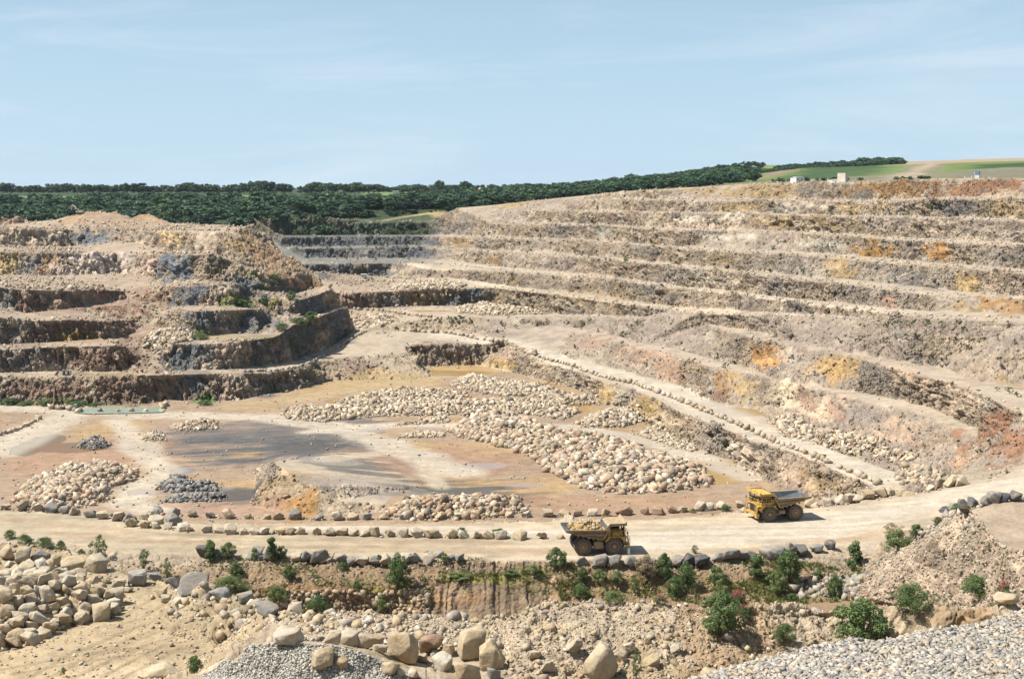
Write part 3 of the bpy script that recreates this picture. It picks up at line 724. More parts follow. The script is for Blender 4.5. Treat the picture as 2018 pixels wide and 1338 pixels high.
# right wall
RW = [(1010, 403, 60, 10, FOCH * .9, .8), (1500, 376, 170, 16, FOCH * .75, .85), (1760, 375, 120, 22, FORG * .62, .9), (1930, 370, 120, 20, FRED * C3(1.35, 1.2, 1.0), .95), (1980, 390, 60, 14, FTAN * 1.1, .9), (1590, 378, 28, 10, LBLU, .6), (1700, 388, 22, 12, LBLU, .6),
      (1545, 408, 34, 7, FWHT * 1.15, 1, .35), (1600, 406, 44, 9, FWHT * 1.15, 1, .35), (1350, 446, 80, 6, FWHT * C3(1.05, .98, .95), 1, .2), (1460, 408, 50, 10, FOCH * 1.05, .7), (1700, 410, 60, 11, FOCH + .05, .7), (1880, 410, 40, 14, LBLU * .9, .7), (1990, 412, 40, 14, FOCH * .8, .6),
      (1360, 436, 40, 10, FWHT, .8), (1448, 431, 30, 8, FWHT * 1.15, 1, .3), (1352, 432, 26, 7, FWHT * 1.12, 1, .4), (1520, 440, 50, 12, FOCH * 1.05, .75), (1630, 442, 70, 12, FOCH + .06, .6), (1740, 440, 40, 14, SCRE * .9, .8), (1900, 446, 30, 10, FWHT * .95, .7), (1960, 450, 60, 16, SCRE * .85, .6),
      (1192, 459, 18, 8, FWHT * C3(.8, .85, .87), 1, .15), (1230, 432, 50, 9, FPNK * 1.1, .6), (1210, 432, 10, 10, FRED, .7), (1370, 446, 110, 6, ROAD * C3(1, .93, .88), .95),
      (1400, 468, 20, 8, FWHT * C3(.95, .98, .98), 1, .3), (1436, 470, 18, 8, FWHT * C3(.95, .98, .98), 1, .3), (1475, 466, 24, 8, FWHT * C3(.95, .98, .98), 1, .3), (1588, 481, 20, 9, FWHT * C3(.95, .98, .98), 1, .3), (1630, 479, 22, 9, FWHT * C3(.95, .98, .98), 1, .3), (1520, 478, 30, 10, SCRE, .8),
      (1722, 492, 24, 16, FOCH * C3(1.05, .88, .72), 1, .8), (1848, 493, 26, 15, FORG * 1.15, 1, .6), (1960, 510, 60, 18, FGRY, .6), (1655, 526, 26, 18, FOCH * 1.05, .85), (1420, 512, 26, 14, FOCH * .9, .6), (1560, 530, 60, 18, FGRY * 1.05, .6), (1800, 545, 70, 22, FGRY * .95, .7),
      (1905, 560, 16, 26, FOCH * 1.1, .85), (1990, 604, 50, 16, FORG * .85 + .03, .9), (1895, 608, 30, 10, FOCH * .8, .7), (1752, 592, 12, 16, FPNK * C3(1, .85, .78), .8), (1480, 602, 34, 12, FPNK * .8, .7), (1570, 608, 50, 8, FGRY * .8, .7),
      (905, 476, 42, 10, FOCH * .85, .85), (980, 512, 30, 12, FORG * .7 + .05, .7), (900, 505, 30, 10, FTAN, .5), (1120, 520, 60, 12, FPNK * .75, .5),
      (1200, 590, 120, 16, FOCH * .85, .45), (1050, 592, 50, 14, FTAN * 1.1, .6), (980, 588, 14, 16, FOCH, .5),
      (1160, 670, 60, 16, FPNK * C3(1, .92, .84), .8), (1260, 700, 60, 18, FPNK * C3(1, .92, .84), .8), (1320, 722, 30, 20, FPNK * C3(1, .88, .78), .85), (1000, 700, 30, 22, FPNK, .6), (1060, 725, 40, 18, FTAN, .5),
      (1512, 700, 46, 24, FORG * 1.15 + .02, 1, .7), (1500, 690, 24, 12, FORG * .8, .9), (1560, 700, 18, 20, FWHT * .9, .6), (1648, 725, 54, 26, FOCH * C3(1.12, 1.04, .98), .9, .8), (1600, 740, 22, 18, FTAN, .6), (1400, 665, 14, 16, FWHT, .8), (1580, 684, 12, 10, FRED, .6),
      (1420, 760, 34, 26, FORG * .75, .95), (1412, 775, 16, 22, FRED * .8, .8), (1460, 762, 26, 34, FOCH * 1.1 + .03, .9), (1556, 772, 50, 30, FWHT * C3(1.15, 1.1, 1), 1, .3), (1622, 800, 44, 32, FWHT * C3(1.1, .97, .88), 1, .3), (1500, 790, 22, 20, FTAN, .6), (1590, 785, 16, 16, FRED * 1.3, .8), (1650, 812, 12, 20, FRED * 1.5, .7),
      (1760, 850, 50, 46, FWHT * C3(1, .88, .8), .85), (1700, 815, 26, 16, FGRY, .5), (1800, 860, 20, 30, FRED * 1.5, .5), (1860, 860, 40, 50, FTAN, .7), (1780, 735, 40, 24, FWHT * C3(1, .88, .8), .75), (1880, 790, 50, 30, FWHT * C3(1, .92, .86), .75), (1950, 850, 60, 60, FRED * C3(1.5, 1.3, 1.15), .92), (1990, 880, 60, 60, FRED * C3(1.5, 1.3, 1.1), .92), (1900, 905, 40, 24, FPNK * C3(1, .88, .75), .8),
      (1790, 670, 34, 26, FGRY * 1.1, .7), (1860, 680, 60, 26, FTAN * 1.08, .7), (1950, 720, 80, 40, FTAN * 1.05, .7), (2000, 760, 30, 30, FOCH * .8, .7),
      (1195, 770, 26, 18, FOCH * 1.1, .95), (1225, 775, 16, 16, FWHT, .9), (1270, 800, 36, 24, FOCH * 1.02, .9), (1320, 835, 40, 26, FWHT * C3(1, .93, .8), .8), (1370, 855, 36, 24, FTAN, .6), (1455, 885, 40, 20, FWHT, .9), (1500, 905, 46, 26, FWHT * C3(1, .93, .88), .9), (1570, 930, 50, 26, FWHT * C3(1, .88, .82), .9), (1450, 865, 14, 8, FRED * 1.5, .8), (1620, 950, 40, 16, FOCH * 1.05, .6), (1560, 955, 8, 18, FPNK * .8, .7),
      (578, 970, 70, 46, FOCH * C3(1, 1.02, 1.2), .9), (600, 990, 34, 28, FORG * 1.0, .95)]
for a in RW:
    pf(*a)
for a in [(1550, 650, 220, 24), (1200, 640, 200, 12), (1020, 650, 120, 16), (1330, 655, 60, 24), (1850, 645, 150, 12), (830, 530, 40, 14)]:
    pf(*a, SCRE * C3(.93, .92, .92), .8, deep=60)
# floor
pg(500, 868, 260, 48, C3(.27, .215, .185), .9, .5, .2); pg(540, 866, 210, 34, DARK * 1.25, .9, .55, .8); pg(530, 886, 180, 24, DARK * 1.05, .9, .55, .8)
pg(690, 918, 95, 16, DARK * 1.2, .9, .5, 1.0); pg(900, 978, 150, 13, DARK, .95, .5, 1.0); pg(470, 975, 60, 18, DARK * .9, .95, .5, .4); pg(1010, 1002, 40, 8, DARK, .9, .4, .5)
pg(380, 955, 80, 20, C3(.30, .29, .29), .6, .5, .8); pg(720, 960, 130, 30, C3(.42, .36, .31), .7, .5, .5); pg(640, 905, 90, 12, C3(.42, .38, .33), .8)
pg(370, 1005, 150, 12, FPNK * C3(1.05, .9, .85), .6, .5, .6); pg(190, 900, 150, 34, PINK * C3(1.05, .96, .9), .8); pg(880, 905, 170, 40, PINK * C3(.95, .86, .84), .8, .5, .5)
pg(1150, 990, 250, 18, PINK * C3(1.05, .96, .88), .7, .5, .6); pg(740, 760, 130, 14, OCHW * C3(1, 1.06, 1.2), .8); pg(960, 727, 110, 8, OCHW, .8)
WET = np.zeros_like(GX, dtype=np.float32)
def wet(px, py, rx, ry, col=None, k=0.4):
    global WET
    P = surf(px, py); P2 = surf(px, py + ry); Ry = max(abs(P[1] - P2[1]), 1.0); Rx = rx * P[1] / FPX
    m = (np.abs(GX - P[0]) < Rx * 1.6) & (np.abs(GY - P[1]) < Ry * 1.6) & (np.abs(GD - P[2]) < 2.0) & (scree < 0.5)
    r = np.sqrt(((GX[m] - P[0]) / Rx) ** 2 + ((GY[m] - P[1]) / Ry) ** 2) + k * (.8 * nb[m] + .8 * nc_[m] + .3 * nd[m])
    w_ = sstep(1.05, 0.95, r)
    WET[m] = np.maximum(WET[m], w_)
    if col is not None:
        base[m] = base[m] * (1 - w_[:, None]) + col * w_[:, None]
OC = C3(.46, .30, .13); LV = C3(.46, .36, .30)
for a in [(1250, 868, 120, 12, OC), (1420, 925, 120, 22, OC * C3(1.05, 1.05, 1)), (1140, 806, 50, 9, OC), (1215, 852, 60, 7, OC), (1080, 700 + 55, 60, 4, OC), (860, 735, 110, 5, OC), (900, 790, 60, 4, OC), (700, 790, 50, 4, OC),
          (1120, 888, 22, 9, LV), (955, 917, 45, 6, LV), (820, 893, 30, 5, LV), (740, 847, 26, 4, LV), (845, 843, 40, 4, LV), (1450, 812, 50, 9, OC), (1400, 795, 30, 5, OC), (1690, 902, 45, 6, OC), (1740, 940, 40, 5, OC * C3(1, .8, .6)),
          (88, 872, 34, 18, C3(.25, .18, .11)), (140, 880, 60, 10, C3(.30, .19, .11)), (290, 968, 38, 7, LV * C3(.95, .8, .75)), (360, 928, 24, 7, C3(.30, .26, .23)), (1480, 855, 26, 4, OC), (640, 598, 40, 2, OC), (860, 613, 50, 2, OC), (1040, 955, 60, 4, LV)]:
    wet(*a)
# tracks
strip(ROAD * 1.02, 9, .9, (-100, 800), (120, 806), (300, 818), (520, 822), (640, 838), (760, 870), (850, 905), (900, 930))
strip(ROAD * 1.0, 10, .9, (-60, 900), (20, 872), (90, 845), (150, 815)); strip(ROAD, 6, .85, (230, 830), (262, 860), (290, 900), (330, 930), (280, 960), (250, 990), (300, 1005))
strip(ROAD * 1.02, 6, .9, (600, 852), (700, 842), (800, 836), (1000, 828), (1130, 840), (1230, 858), (1330, 885), (1400, 905), (1480, 940))
strip(OCHW * C3(1.02, 1.12, 1.35), 9, .8, (480, 800), (560, 790), (660, 772), (780, 755), (850, 740)); strip(ROAD * 1.04, 9, 1, (700, 650), (760, 640), (830, 650), (950, 672), (1050, 698), (1200, 735), (1330, 775), (1450, 830), (1600, 885), (1740, 945))
strip(ROAD * C3(1, .97, .93), 4, .8, (640, 905), (760, 890), (840, 905), (850, 940), (870, 960))
strip(ROAD * C3(1.03, .98, .92), 6, 1, (793, 518), (870, 538), (963, 560), (1100, 581), (1233, 598), (1340, 610), (1439, 616)); strip(ROAD * C3(1.02, .98, .93), 4.5, 1, (896, 521), (1098, 539), (1340, 567), (1574, 594), (1776, 617))
strip(ROAD * C3(1, .94, .88), 6, .9, (640, 562), (800, 558), (950, 565)); strip(ROAD * C3(1, .9, .8), 8, .7, (700, 552), (800, 553)); strip(C3(.30, .27, .2), 6, .5, (600, 506), (760, 512), (830, 511))
# haul road in the foreground
rd = on_road
mixc(ROAD * C3(.98, .93, .86), rd); mixc(C3(.53, .44, .325), rd * sstep(1150, 700, PXV))
strip(ROAD * 1.10, 4.5, .9, (600, 1040), (900, 1044), (1150, 1050), (1400, 1060), (1700, 1020), (1900, 965)); strip(ROAD * 1.08, 9, .9, (1280, 1075), (1450, 1050), (1650, 1030), (1850, 985), (1990, 958))
strip(SOIL * 1.2, 2.2, .55, (100, 1050), (300, 1066), (600, 1078), (900, 1084), (1080, 1086)); strip(SOIL * 1.25, 1.6, .5, (0, 1022), (200, 1042), (420, 1058), (700, 1066), (1000, 1070)); strip(SOIL * 1.3, 1.3, .6, (500, 1035), (760, 1034), (1100, 1031), (1400, 1016), (1640, 996), (1800, 975))
strip(SOIL * 1.3, 2, .5, (1250, 1095), (1400, 1088), (1600, 1072), (1740, 1050))
# foreground soils, herbs and gravel
_gp = [PR(415, 72, 0)[:2]] + [surf(*q)[:2] for q in [(398, 1330), (444, 1298), (486, 1273), (560, 1267), (646, 1270), (702, 1282), (749, 1301), (806, 1325)]] + [PR(800, 72, 0)[:2]]
_gi, _gd = poly_mask(GX, GY, _gp); mixc(GRAV * C3(1, .98, .95), _gi * 1.0)
pf(950, 1190, 120, 60, C3(.27, .205, .145), .95, .3); pf(1050, 1170, 60, 40, C3(.29, .22, .155), .9, .3); pf(640, 1180, 260, 14, SOIL * C3(1, .85, .7), .7)
for a in [(560, 1164, 200, 7, C3(.24, .15, .075), .8), (950, 1140, 100, 5, C3(.24, .22, .07), .8), (760, 1160, 90, 5, C3(.26, .2, .07), .7), (1300, 1155, 260, 18, C3(.25, .21, .09), .6), (1560, 1165, 120, 14, C3(.24, .21, .08), .5), (1050, 1128, 50, 8, C3(.2, .2, .07), .6)]:
    pg(*a)
pg(1650, 1230, 60, 20, FTAN * .9, .6); pf(1850, 1220, 110, 30, SOIL * C3(1.15, 1.1, 1.05), .9, .25)
pg(1440, 1300, 140, 30, SOIL * C3(1.05, .95, .85), .6); pg(100, 1290, 260, 60, ROAD * C3(1.0, .9, .74), .5, .6, .8); pg(250, 1328, 90, 14, ROAD * C3(1.08, 1.0, .88), .8)
pf(1950, 1110, 200, 90, FTAN * C3(1.05, 1, .98), .6, deep=60); pf(1880, 1100, 60, 50, FPNK * .9, .3, deep=40)
for pp in ([(60, 1337), (140, 1290), (230, 1250), (300, 1225), (330, 1200)], [(100, 1337), (180, 1300), (270, 1262), (330, 1240)], [(0, 1320), (120, 1300), (260, 1280), (400, 1290)], [(200, 1337), (270, 1300), (330, 1270), (370, 1265)], [(160, 1230), (250, 1210), (300, 1180), (290, 1150)], [(0, 1135), (90, 1140), (180, 1160), (250, 1190)]):
    strip(C3(.40, .31, .20), .32, .7, *pp); strip(C3(.40, .31, .20), .32, .7, *[(x_ + 26, y_ + 9) for x_, y_ in pp])
# left-hand bench grass and scrub
for a in [(450, 665, 90, 5, C3(.28, .25, .10), .7), (470, 600, 40, 6, C3(.2, .22, .08), .8), (540, 600, 60, 5, C3(.30, .27, .10), .7), (510, 553, 40, 6, C3(.2, .22, .08), .6), (170, 672, 60, 4, C3(.40, .28, .13), .9), (150, 793, 160, 5, C3(.06, .11, .03), .7), (400, 791, 26, 4, C3(.05, .12, .02), .9), (200, 738, 100, 4, C3(.3, .24, .12), .5)]:
    pg(*a, 0.3)
# country beyond the rim
mixc(WOOD, sstep(905, 925, GY) * (1 - scree * .3))
mixc(C3(.42, .36, .29), sstep(905, 925, GY) * sstep(-40, -20, GX - 0) * (GY < 965) * (GX < 40))
area(C3(.20, .26, .10), 1, [(-400, 387), (0, 387), (560, 384), (590, 386), (540, 389), (0, 391), (-400, 391)], 20, .2)
area(FIEL * C3(1.15, 1.1, 1.2), 1, [(700, 385.5), (1075, 385), (1075, 377.5), (900, 377), (700, 379)], 25, .2); area(C3(.42, .40, .16), 1, [(930, 378), (1130, 377), (1130, 375), (940, 375)], 25, .2)
area(STRAW, 1, [(730, 437), (760, 437), (840, 424), (905, 413), (880, 411), (820, 422)], 5, .2); area(C3(.5, .44, .38), 1, [(870, 411), (975, 408), (985, 403), (870, 404)], 6, .2)
_rim = np.array(E['rim']); _ry = np.interp(sc, _rim[:, 0] / _rim[:, 1], _rim[:, 1])[:, None]
hillw = sstep(1180, 1240, PXV) * sstep(10, 30, GY - _ry) * (GY < 2500)
mixc(C3(.46, .37, .27), sstep(1180, 1240, PXV) * sstep(0, 4, GY - _ry) * sstep(28, 16, GY - _ry))
mixc(C3(.09, .12, .04), hillw)
area(C3(.028, .052, .016), 1, [(1500, 357), (1590, 331), (1709, 327), (1783, 327), (1720, 354), (1650, 357)], 25, .5)
area(C3(.045, .068, .022), .7, [(1600, 350), (1660, 333), (1760, 329), (1710, 352)], 25, .6)
area(C3(.46, .37, .29), 1, [(1710, 356), (1780, 328), (1860, 319), (1890, 323), (1830, 352)], 20, .4)
area(C3(.020, .042, .013), 1, [(1790, 356), (1880, 325), (2018, 320), (2200, 320), (2200, 352), (1990, 353)], 25, .4)
area(C3(.14, .17, .06), .6, [(1860, 340), (1900, 332), (2100, 330), (2100, 337), (1950, 338)], 20, .8)
area(C3(.42, .32, .23), 1, [(1440, 357), (1520, 352), (1590, 334), (1560, 333), (1500, 342), (1470, 350)], 20, .3)
mixc(C3(.46, .36, .25), hillw * sstep(1030, 1080, GY) * sstep(1730, 1800, PXV)); mixc(C3(.12, .15, .045), hillw * sstep(1330, 1390, GY) * sstep(1620, 1500, PXV) * .9)
# benches mixed paler; right-wall faces darkened in the colour to imitate shade
benchw = sstep(0.972, 0.992, nz0) * (GY > 300) * (GD < 62) * (GY < 900) * (PYV < 800)
mixc(C3(.60, .50, .40), benchw * .3 * right)
mixc(C3(.44, .34, .26), (1 - right) * sstep(0.95, 0.98, nz0) * (GY > 470) * (GY < 780) * (GD < 62) * (GX < -60) * .6)
strat = vnoise(GX / 45, GY / 45, (GZ + .16 * GX) / 1.5, 97) + .6 * vnoise(GX / 20, GY / 20, (GZ + .16 * GX) / .6, 98)
base *= (1 - .15 * steep * (GY > 260) * right + .17 * np.clip(steep + .4 * scree * right, 0, 1) * strat * (GY > 260) * (GY < 900))[..., None]
mixc(C3(.27, .26, .235), sstep(0.95, 0.98, nz0) * (GY > 800) * (GY < 912) * sstep(-35, -60, GX) * .8)
mixc(C3(.50, .41, .32), (PXV > 1690) * (GY > 155) * (GY < 224) * (GD < 61) * (PYV < 1205) * .75)
# lichen-like mottle of each block, and blueish film on old rock
ton = tone * (0.42 * steep + 0.20 * scree)
base *= (1 + np.clip(ton, -.4, .4) * 1.0)[..., None]
base *= (1 + 0.09 * nd + 0.05 * nc_)[..., None]
base *= (1 + on_road * .16 * vnoise(GX / 26, (GY - .03 * GX) / 1.6, GX * 0, 95) + .05 * on_road * vnoise(GX / 9, (GY - .03 * GX) / .7, GX * 0, 96))[..., None]
lum = base.mean(2, keepdims=True); base = np.clip(lum + (base - lum) * 1.20, .005, 1); _K = .50
base = np.clip(base * np.where(lum > .2, _K, _K + (1 - _K) * sstep(.2, .08, lum)), 0.008, 0.82)
print("colour", round(time.time() - T0, 1))

def new_mat(name):
    m = bpy.data.materials.new(name); m.use_nodes = True
    return m, m.node_tree, m.node_tree.nodes['Principled BSDF']
def ground_mat():
    m, t, b = new_mat('quarry_ground')
    n = t.nodes.new; l = t.links.new
    a = n('ShaderNodeAttribute'); a.attribute_name = 'Col'
    w = n('ShaderNodeAttribute'); w.attribute_name = 'Wet'
    tc_ = n('ShaderNodeTexCoord')
    fac = None
    for scl, det, lo, hi in ((0.35, 8, .80, 1.18), (2.2, 6, .82, 1.16), (0.05, 5, .88, 1.10)):
        x = n('ShaderNodeTexNoise'); x.inputs['Scale'].default_value = scl; x.inputs['Detail'].default_value = det; x.inputs['Roughness'].default_value = .68
        l(tc_.outputs['Object'], x.inputs['Vector'])
        r = n('ShaderNodeMapRange'); r.inputs['From Min'].default_value = .32; r.inputs['From Max'].default_value = .68
        r.inputs['To Min'].default_value = lo; r.inputs['To Max'].default_value = hi
        l(x.outputs['Fac'], r.inputs['Value'])
        if fac is None:
            fac = r.outputs['Result']
        else:
            q_ = n('ShaderNodeMath'); q_.operation = 'MULTIPLY'; l(fac, q_.inputs[0]); l(r.outputs['Result'], q_.inputs[1]); fac = q_.outputs[0]
    # fine stones: per-cell tint
    v = n('ShaderNodeTexVoronoi'); v.inputs['Scale'].default_value = 1.5; v.inputs['Randomness'].default_value = 1
    l(tc_.outputs['Object'], v.inputs['Vector'])
    bw = n('ShaderNodeRGBToBW'); l(v.outputs['Color'], bw.inputs[0])
    rk = n('ShaderNodeAttribute'); rk.attribute_name = 'Rock'
    v2 = n('ShaderNodeTexVoronoi'); v2.inputs['Scale'].default_value = .62; l(tc_.outputs['Object'], v2.inputs['Vector'])
    bw2 = n('ShaderNodeRGBToBW'); l(v2.outputs['Color'], bw2.inputs[0])
    for bb in (bw, bw2):
        r = n('ShaderNodeMapRange'); r.inputs['To Min'].default_value = .70; r.inputs['To Max'].default_value = 1.32; l(bb.outputs[0], r.inputs['Value'])
        am = n('ShaderNodeMix'); am.inputs[2].default_value = 1.0; l(r.outputs['Result'], am.inputs[3])
        rs_ = n('ShaderNodeMapRange'); rs_.inputs['To Min'].default_value = .12; rs_.inputs['To Max'].default_value = .75; l(rk.outputs['Fac'], rs_.inputs['Value']); l(rs_.outputs['Result'], am.inputs[0])
        q_ = n('ShaderNodeMath'); q_.operation = 'MULTIPLY'; l(fac, q_.inputs[0]); l(am.outputs[0], q_.inputs[1]); fac = q_.outputs[0]
    mm = n('ShaderNodeMix'); mm.inputs[3].default_value = 1.0; l(fac, mm.inputs[2]); l(w.outputs['Fac'], mm.inputs[0])
    vm = n('ShaderNodeVectorMath'); vm.operation = 'SCALE'; l(a.outputs['Color'], vm.inputs[0]); l(mm.outputs[0], vm.inputs['Scale'])
    l(vm.outputs[0], b.inputs['Base Color'])
    rr = n('ShaderNodeMapRange'); rr.inputs['To Min'].default_value = .93; rr.inputs['To Max'].default_value = .3; l(w.outputs['Fac'], rr.inputs['Value'])
    l(rr.outputs['Result'], b.inputs['Roughness'])
    b.inputs['Specular IOR Level'].default_value = .3
    bp = n('ShaderNodeBump'); bp.inputs['Distance'].default_value = .25
    st_ = n('ShaderNodeMapRange'); st_.inputs['To Min'].default_value = .55; st_.inputs['To Max'].default_value = 0.0; l(w.outputs['Fac'], st_.inputs['Value'])
    l(st_.outputs['Result'], bp.inputs['Strength'])
    x = n('ShaderNodeTexNoise'); x.inputs['Scale'].default_value = 1.1; x.inputs['Detail'].default_value = 8; x.inputs['Roughness'].default_value = .75
    l(tc_.outputs['Object'], x.inputs['Vector']); l(x.outputs['Fac'], bp.inputs['Height'])
    b2 = n('ShaderNodeBump'); b2.inputs['Distance'].default_value = .55; l(rk.outputs['Fac'], b2.inputs['Strength'])
    hs = n('ShaderNodeMath'); hs.operation = 'ADD'; l(v.outputs['Distance'], hs.inputs[0]); l(v2.outputs['Distance'], hs.inputs[1]); l(hs.outputs[0], b2.inputs['Height'])
    b2.invert = True
    l(bp.outputs['Normal'], b2.inputs['Normal']); l(b2.outputs['Normal'], b.inputs['Normal'])
    return m
MG = ground_mat()
WET = np.clip(WET, 0, 1)
_P = np.stack([GXf.ravel(), GYf.ravel(), GZf.ravel()], 1)
# level the puddles
_I = np.arange(NC * NR).reshape(NC, NR)
_F = np.stack([_I[:-1, :-1].ravel(), _I[1:, :-1].ravel(), _I[1:, 1:].ravel(), _I[:-1, 1:].ravel()], 1)
flatz = HC - GD
lev = (WET > 0.5)
_P[:, 2] = np.where(lev.ravel(), (flatz - 0.12).ravel(), _P[:, 2])
GZf = _P[:, 2].reshape(NC, NR); GF = HC - GZf
terr = mesh_obj('quarry_ground', _P, _F, MG, cols={'Col': base.reshape(-1, 3), 'Wet': WET.ravel(), 'Rock': ((1 - SMO) * np.clip(.85 * steep + .5 * scree, 0, 1) * sstep(150, 260, GY) * (GY < 1000)).ravel()})
terr['kind'] = 'structure'
print("terrain", round(time.time() - T0, 1))
# ---------------------------------------------------------------- rocks
import bmesh
def ico(level):
    bm = bmesh.new(); bmesh.ops.create_icosphere(bm, subdivisions=level, radius=1.0)
    v = np.array([p.co[:] for p in bm.verts]); f = np.array([[q.index for q in p.verts] for p in bm.faces]); bm.free()
    return v, f
def rock_shape(npt, seed, sub=0, rough=0.03, boxy=False, nex=6):
    """an angular broken stone: the hull of points strewn over a rounded box"""
    r = np.random.default_rng(seed)
    p = r.normal(size=(npt, 3)); p /= np.abs(p).max(1, keepdims=True) ** .62 * np.linalg.norm(p, axis=1, keepdims=True) ** .38
    p *= r.uniform(.75, 1.1, (npt, 1)) * np.array([1.0, r.uniform(.6, .95), r.uniform(.5, .9)])
    if boxy:
        c8 = np.array([(x_, y_, z_) for x_ in (-1, 1) for y_ in (-1, 1) for z_ in (-1, 1)], float)
        p = c8 * r.uniform(.38, 1.08, (8, 3)); ex = r.uniform(-.7, .7, (nex, 3)); ex[np.arange(nex), r.integers(0, 3, nex)] = r.choice([-1.15, 1.15], nex); p = np.concatenate([p, ex]); p[:, 0] += p[:, 2] * r.uniform(-.3, .3)
    bm = bmesh.new()
    for q in p: bm.verts.new(q)
    bm.verts.ensure_lookup_table()
    res = bmesh.ops.convex_hull(bm, input=bm.verts)
    dele = list({v_ for v_ in res['geom_interior'] if isinstance(v_, bmesh.types.BMVert)} | {v_ for v_ in bm.verts if not v_.link_faces})
    if dele: bmesh.ops.delete(bm, geom=dele, context='VERTS')
    if sub:
        bmesh.ops.bevel(bm, geom=bm.edges[:], offset=.05, segments=1, affect='EDGES', clamp_overlap=True)
        bmesh.ops.triangulate(bm, faces=bm.faces[:])
        for _ in range(sub):
            bmesh.ops.subdivide_edges(bm, edges=[e_ for e_ in bm.edges if e_.calc_length() > .22 / (1 + _)], cuts=1, use_grid_fill=True)
            bmesh.ops.triangulate(bm, faces=bm.faces[:])
    bm.verts.index_update()
    v = np.array([q.co[:] for q in bm.verts]); f = np.array([[q.index for q in p_.verts] for p_ in bm.faces]); bm.free()
    if rough and sub:
        nn = vnoise(v[:, 0] * 2.4 + seed, v[:, 1] * 2.4, v[:, 2] * 2.4, seed) * rough * 2.2 + vnoise(v[:, 0] * 7, v[:, 1] * 7 + seed, v[:, 2] * 7, seed) * rough
        v *= (1 + nn)[:, None]
    v -= (v.max(0) + v.min(0)) / 2
    v /= (v.max(0) - v.min(0))
    return v.astype(np.float32), f
R0 = [rock_shape(6 + i % 3, 100 + i, 0, 0, i % 3 == 0, 0) for i in range(42)]
R1 = [rock_shape(8, 200 + i, 0, 0, i % 6 != 0, 1 + i % 2) for i in range(40)]
def rotm(r, n, tilt=1.0):
    a = r.uniform(0, 2 * np.pi, n); b = r.normal(0, .5 * tilt, n); c_ = r.normal(0, .5 * tilt, n)
    ca, sa, cb, sb, cc, s_ = np.cos(a), np.sin(a), np.cos(b), np.sin(b), np.cos(c_), np.sin(c_)
    Z_ = np.zeros(n); O_ = np.ones(n)
    Rz = np.stack([ca, -sa, Z_, sa, ca, Z_, Z_, Z_, O_], 1).reshape(n, 3, 3)
    Rx = np.stack([O_, Z_, Z_, Z_, cb, -sb, Z_, sb, cb], 1).reshape(n, 3, 3)
    Ry = np.stack([cc, Z_, s_, Z_, O_, Z_, -s_, Z_, cc], 1).reshape(n, 3, 3)
    return Rz @ Rx @ Ry
class Heap:
    def __init__(s): s.V = []; s.F = []; s.C = []; s.n = 0
    def add(s, lib, pos, size, col, r=rng, flatten=.75, tilt=1.0):
        n = len(pos)
        if n == 0: return
        size = np.asarray(size)
        R = rotm(r, n, tilt)
        sc3 = size[:, None] * np.stack([r.uniform(.8, 1.3, n), r.uniform(.7, 1.1, n), r.uniform(.6, 1.05, n) * flatten / .75], 1)
        which = r.integers(0, len(lib), n)
        for k_ in range(len(lib)):
            m_ = which == k_
            if not m_.any(): continue
            v, f = lib[k_]
            P_ = np.einsum('nij,nvj->nvi', R[m_], v[None] * sc3[m_][:, None, :]) + pos[m_][:, None, :]
            nn, nv = P_.shape[:2]
            s.V.append(P_.reshape(-1, 3).astype(np.float32))
            s.F.append((f[None] + (np.arange(nn) * nv)[:, None, None] + s.n).reshape(-1, 3))
            s.C.append(np.repeat(col[m_], nv, axis=0).astype(np.float32))
            s.n += nn * nv
    def build(s, name, mat):
        o = mesh_obj(name, np.concatenate(s.V), np.concatenate(s.F), mat, cols={'Col': np.concatenate(s.C)})
        o['kind'] = 'stuff'
        return o
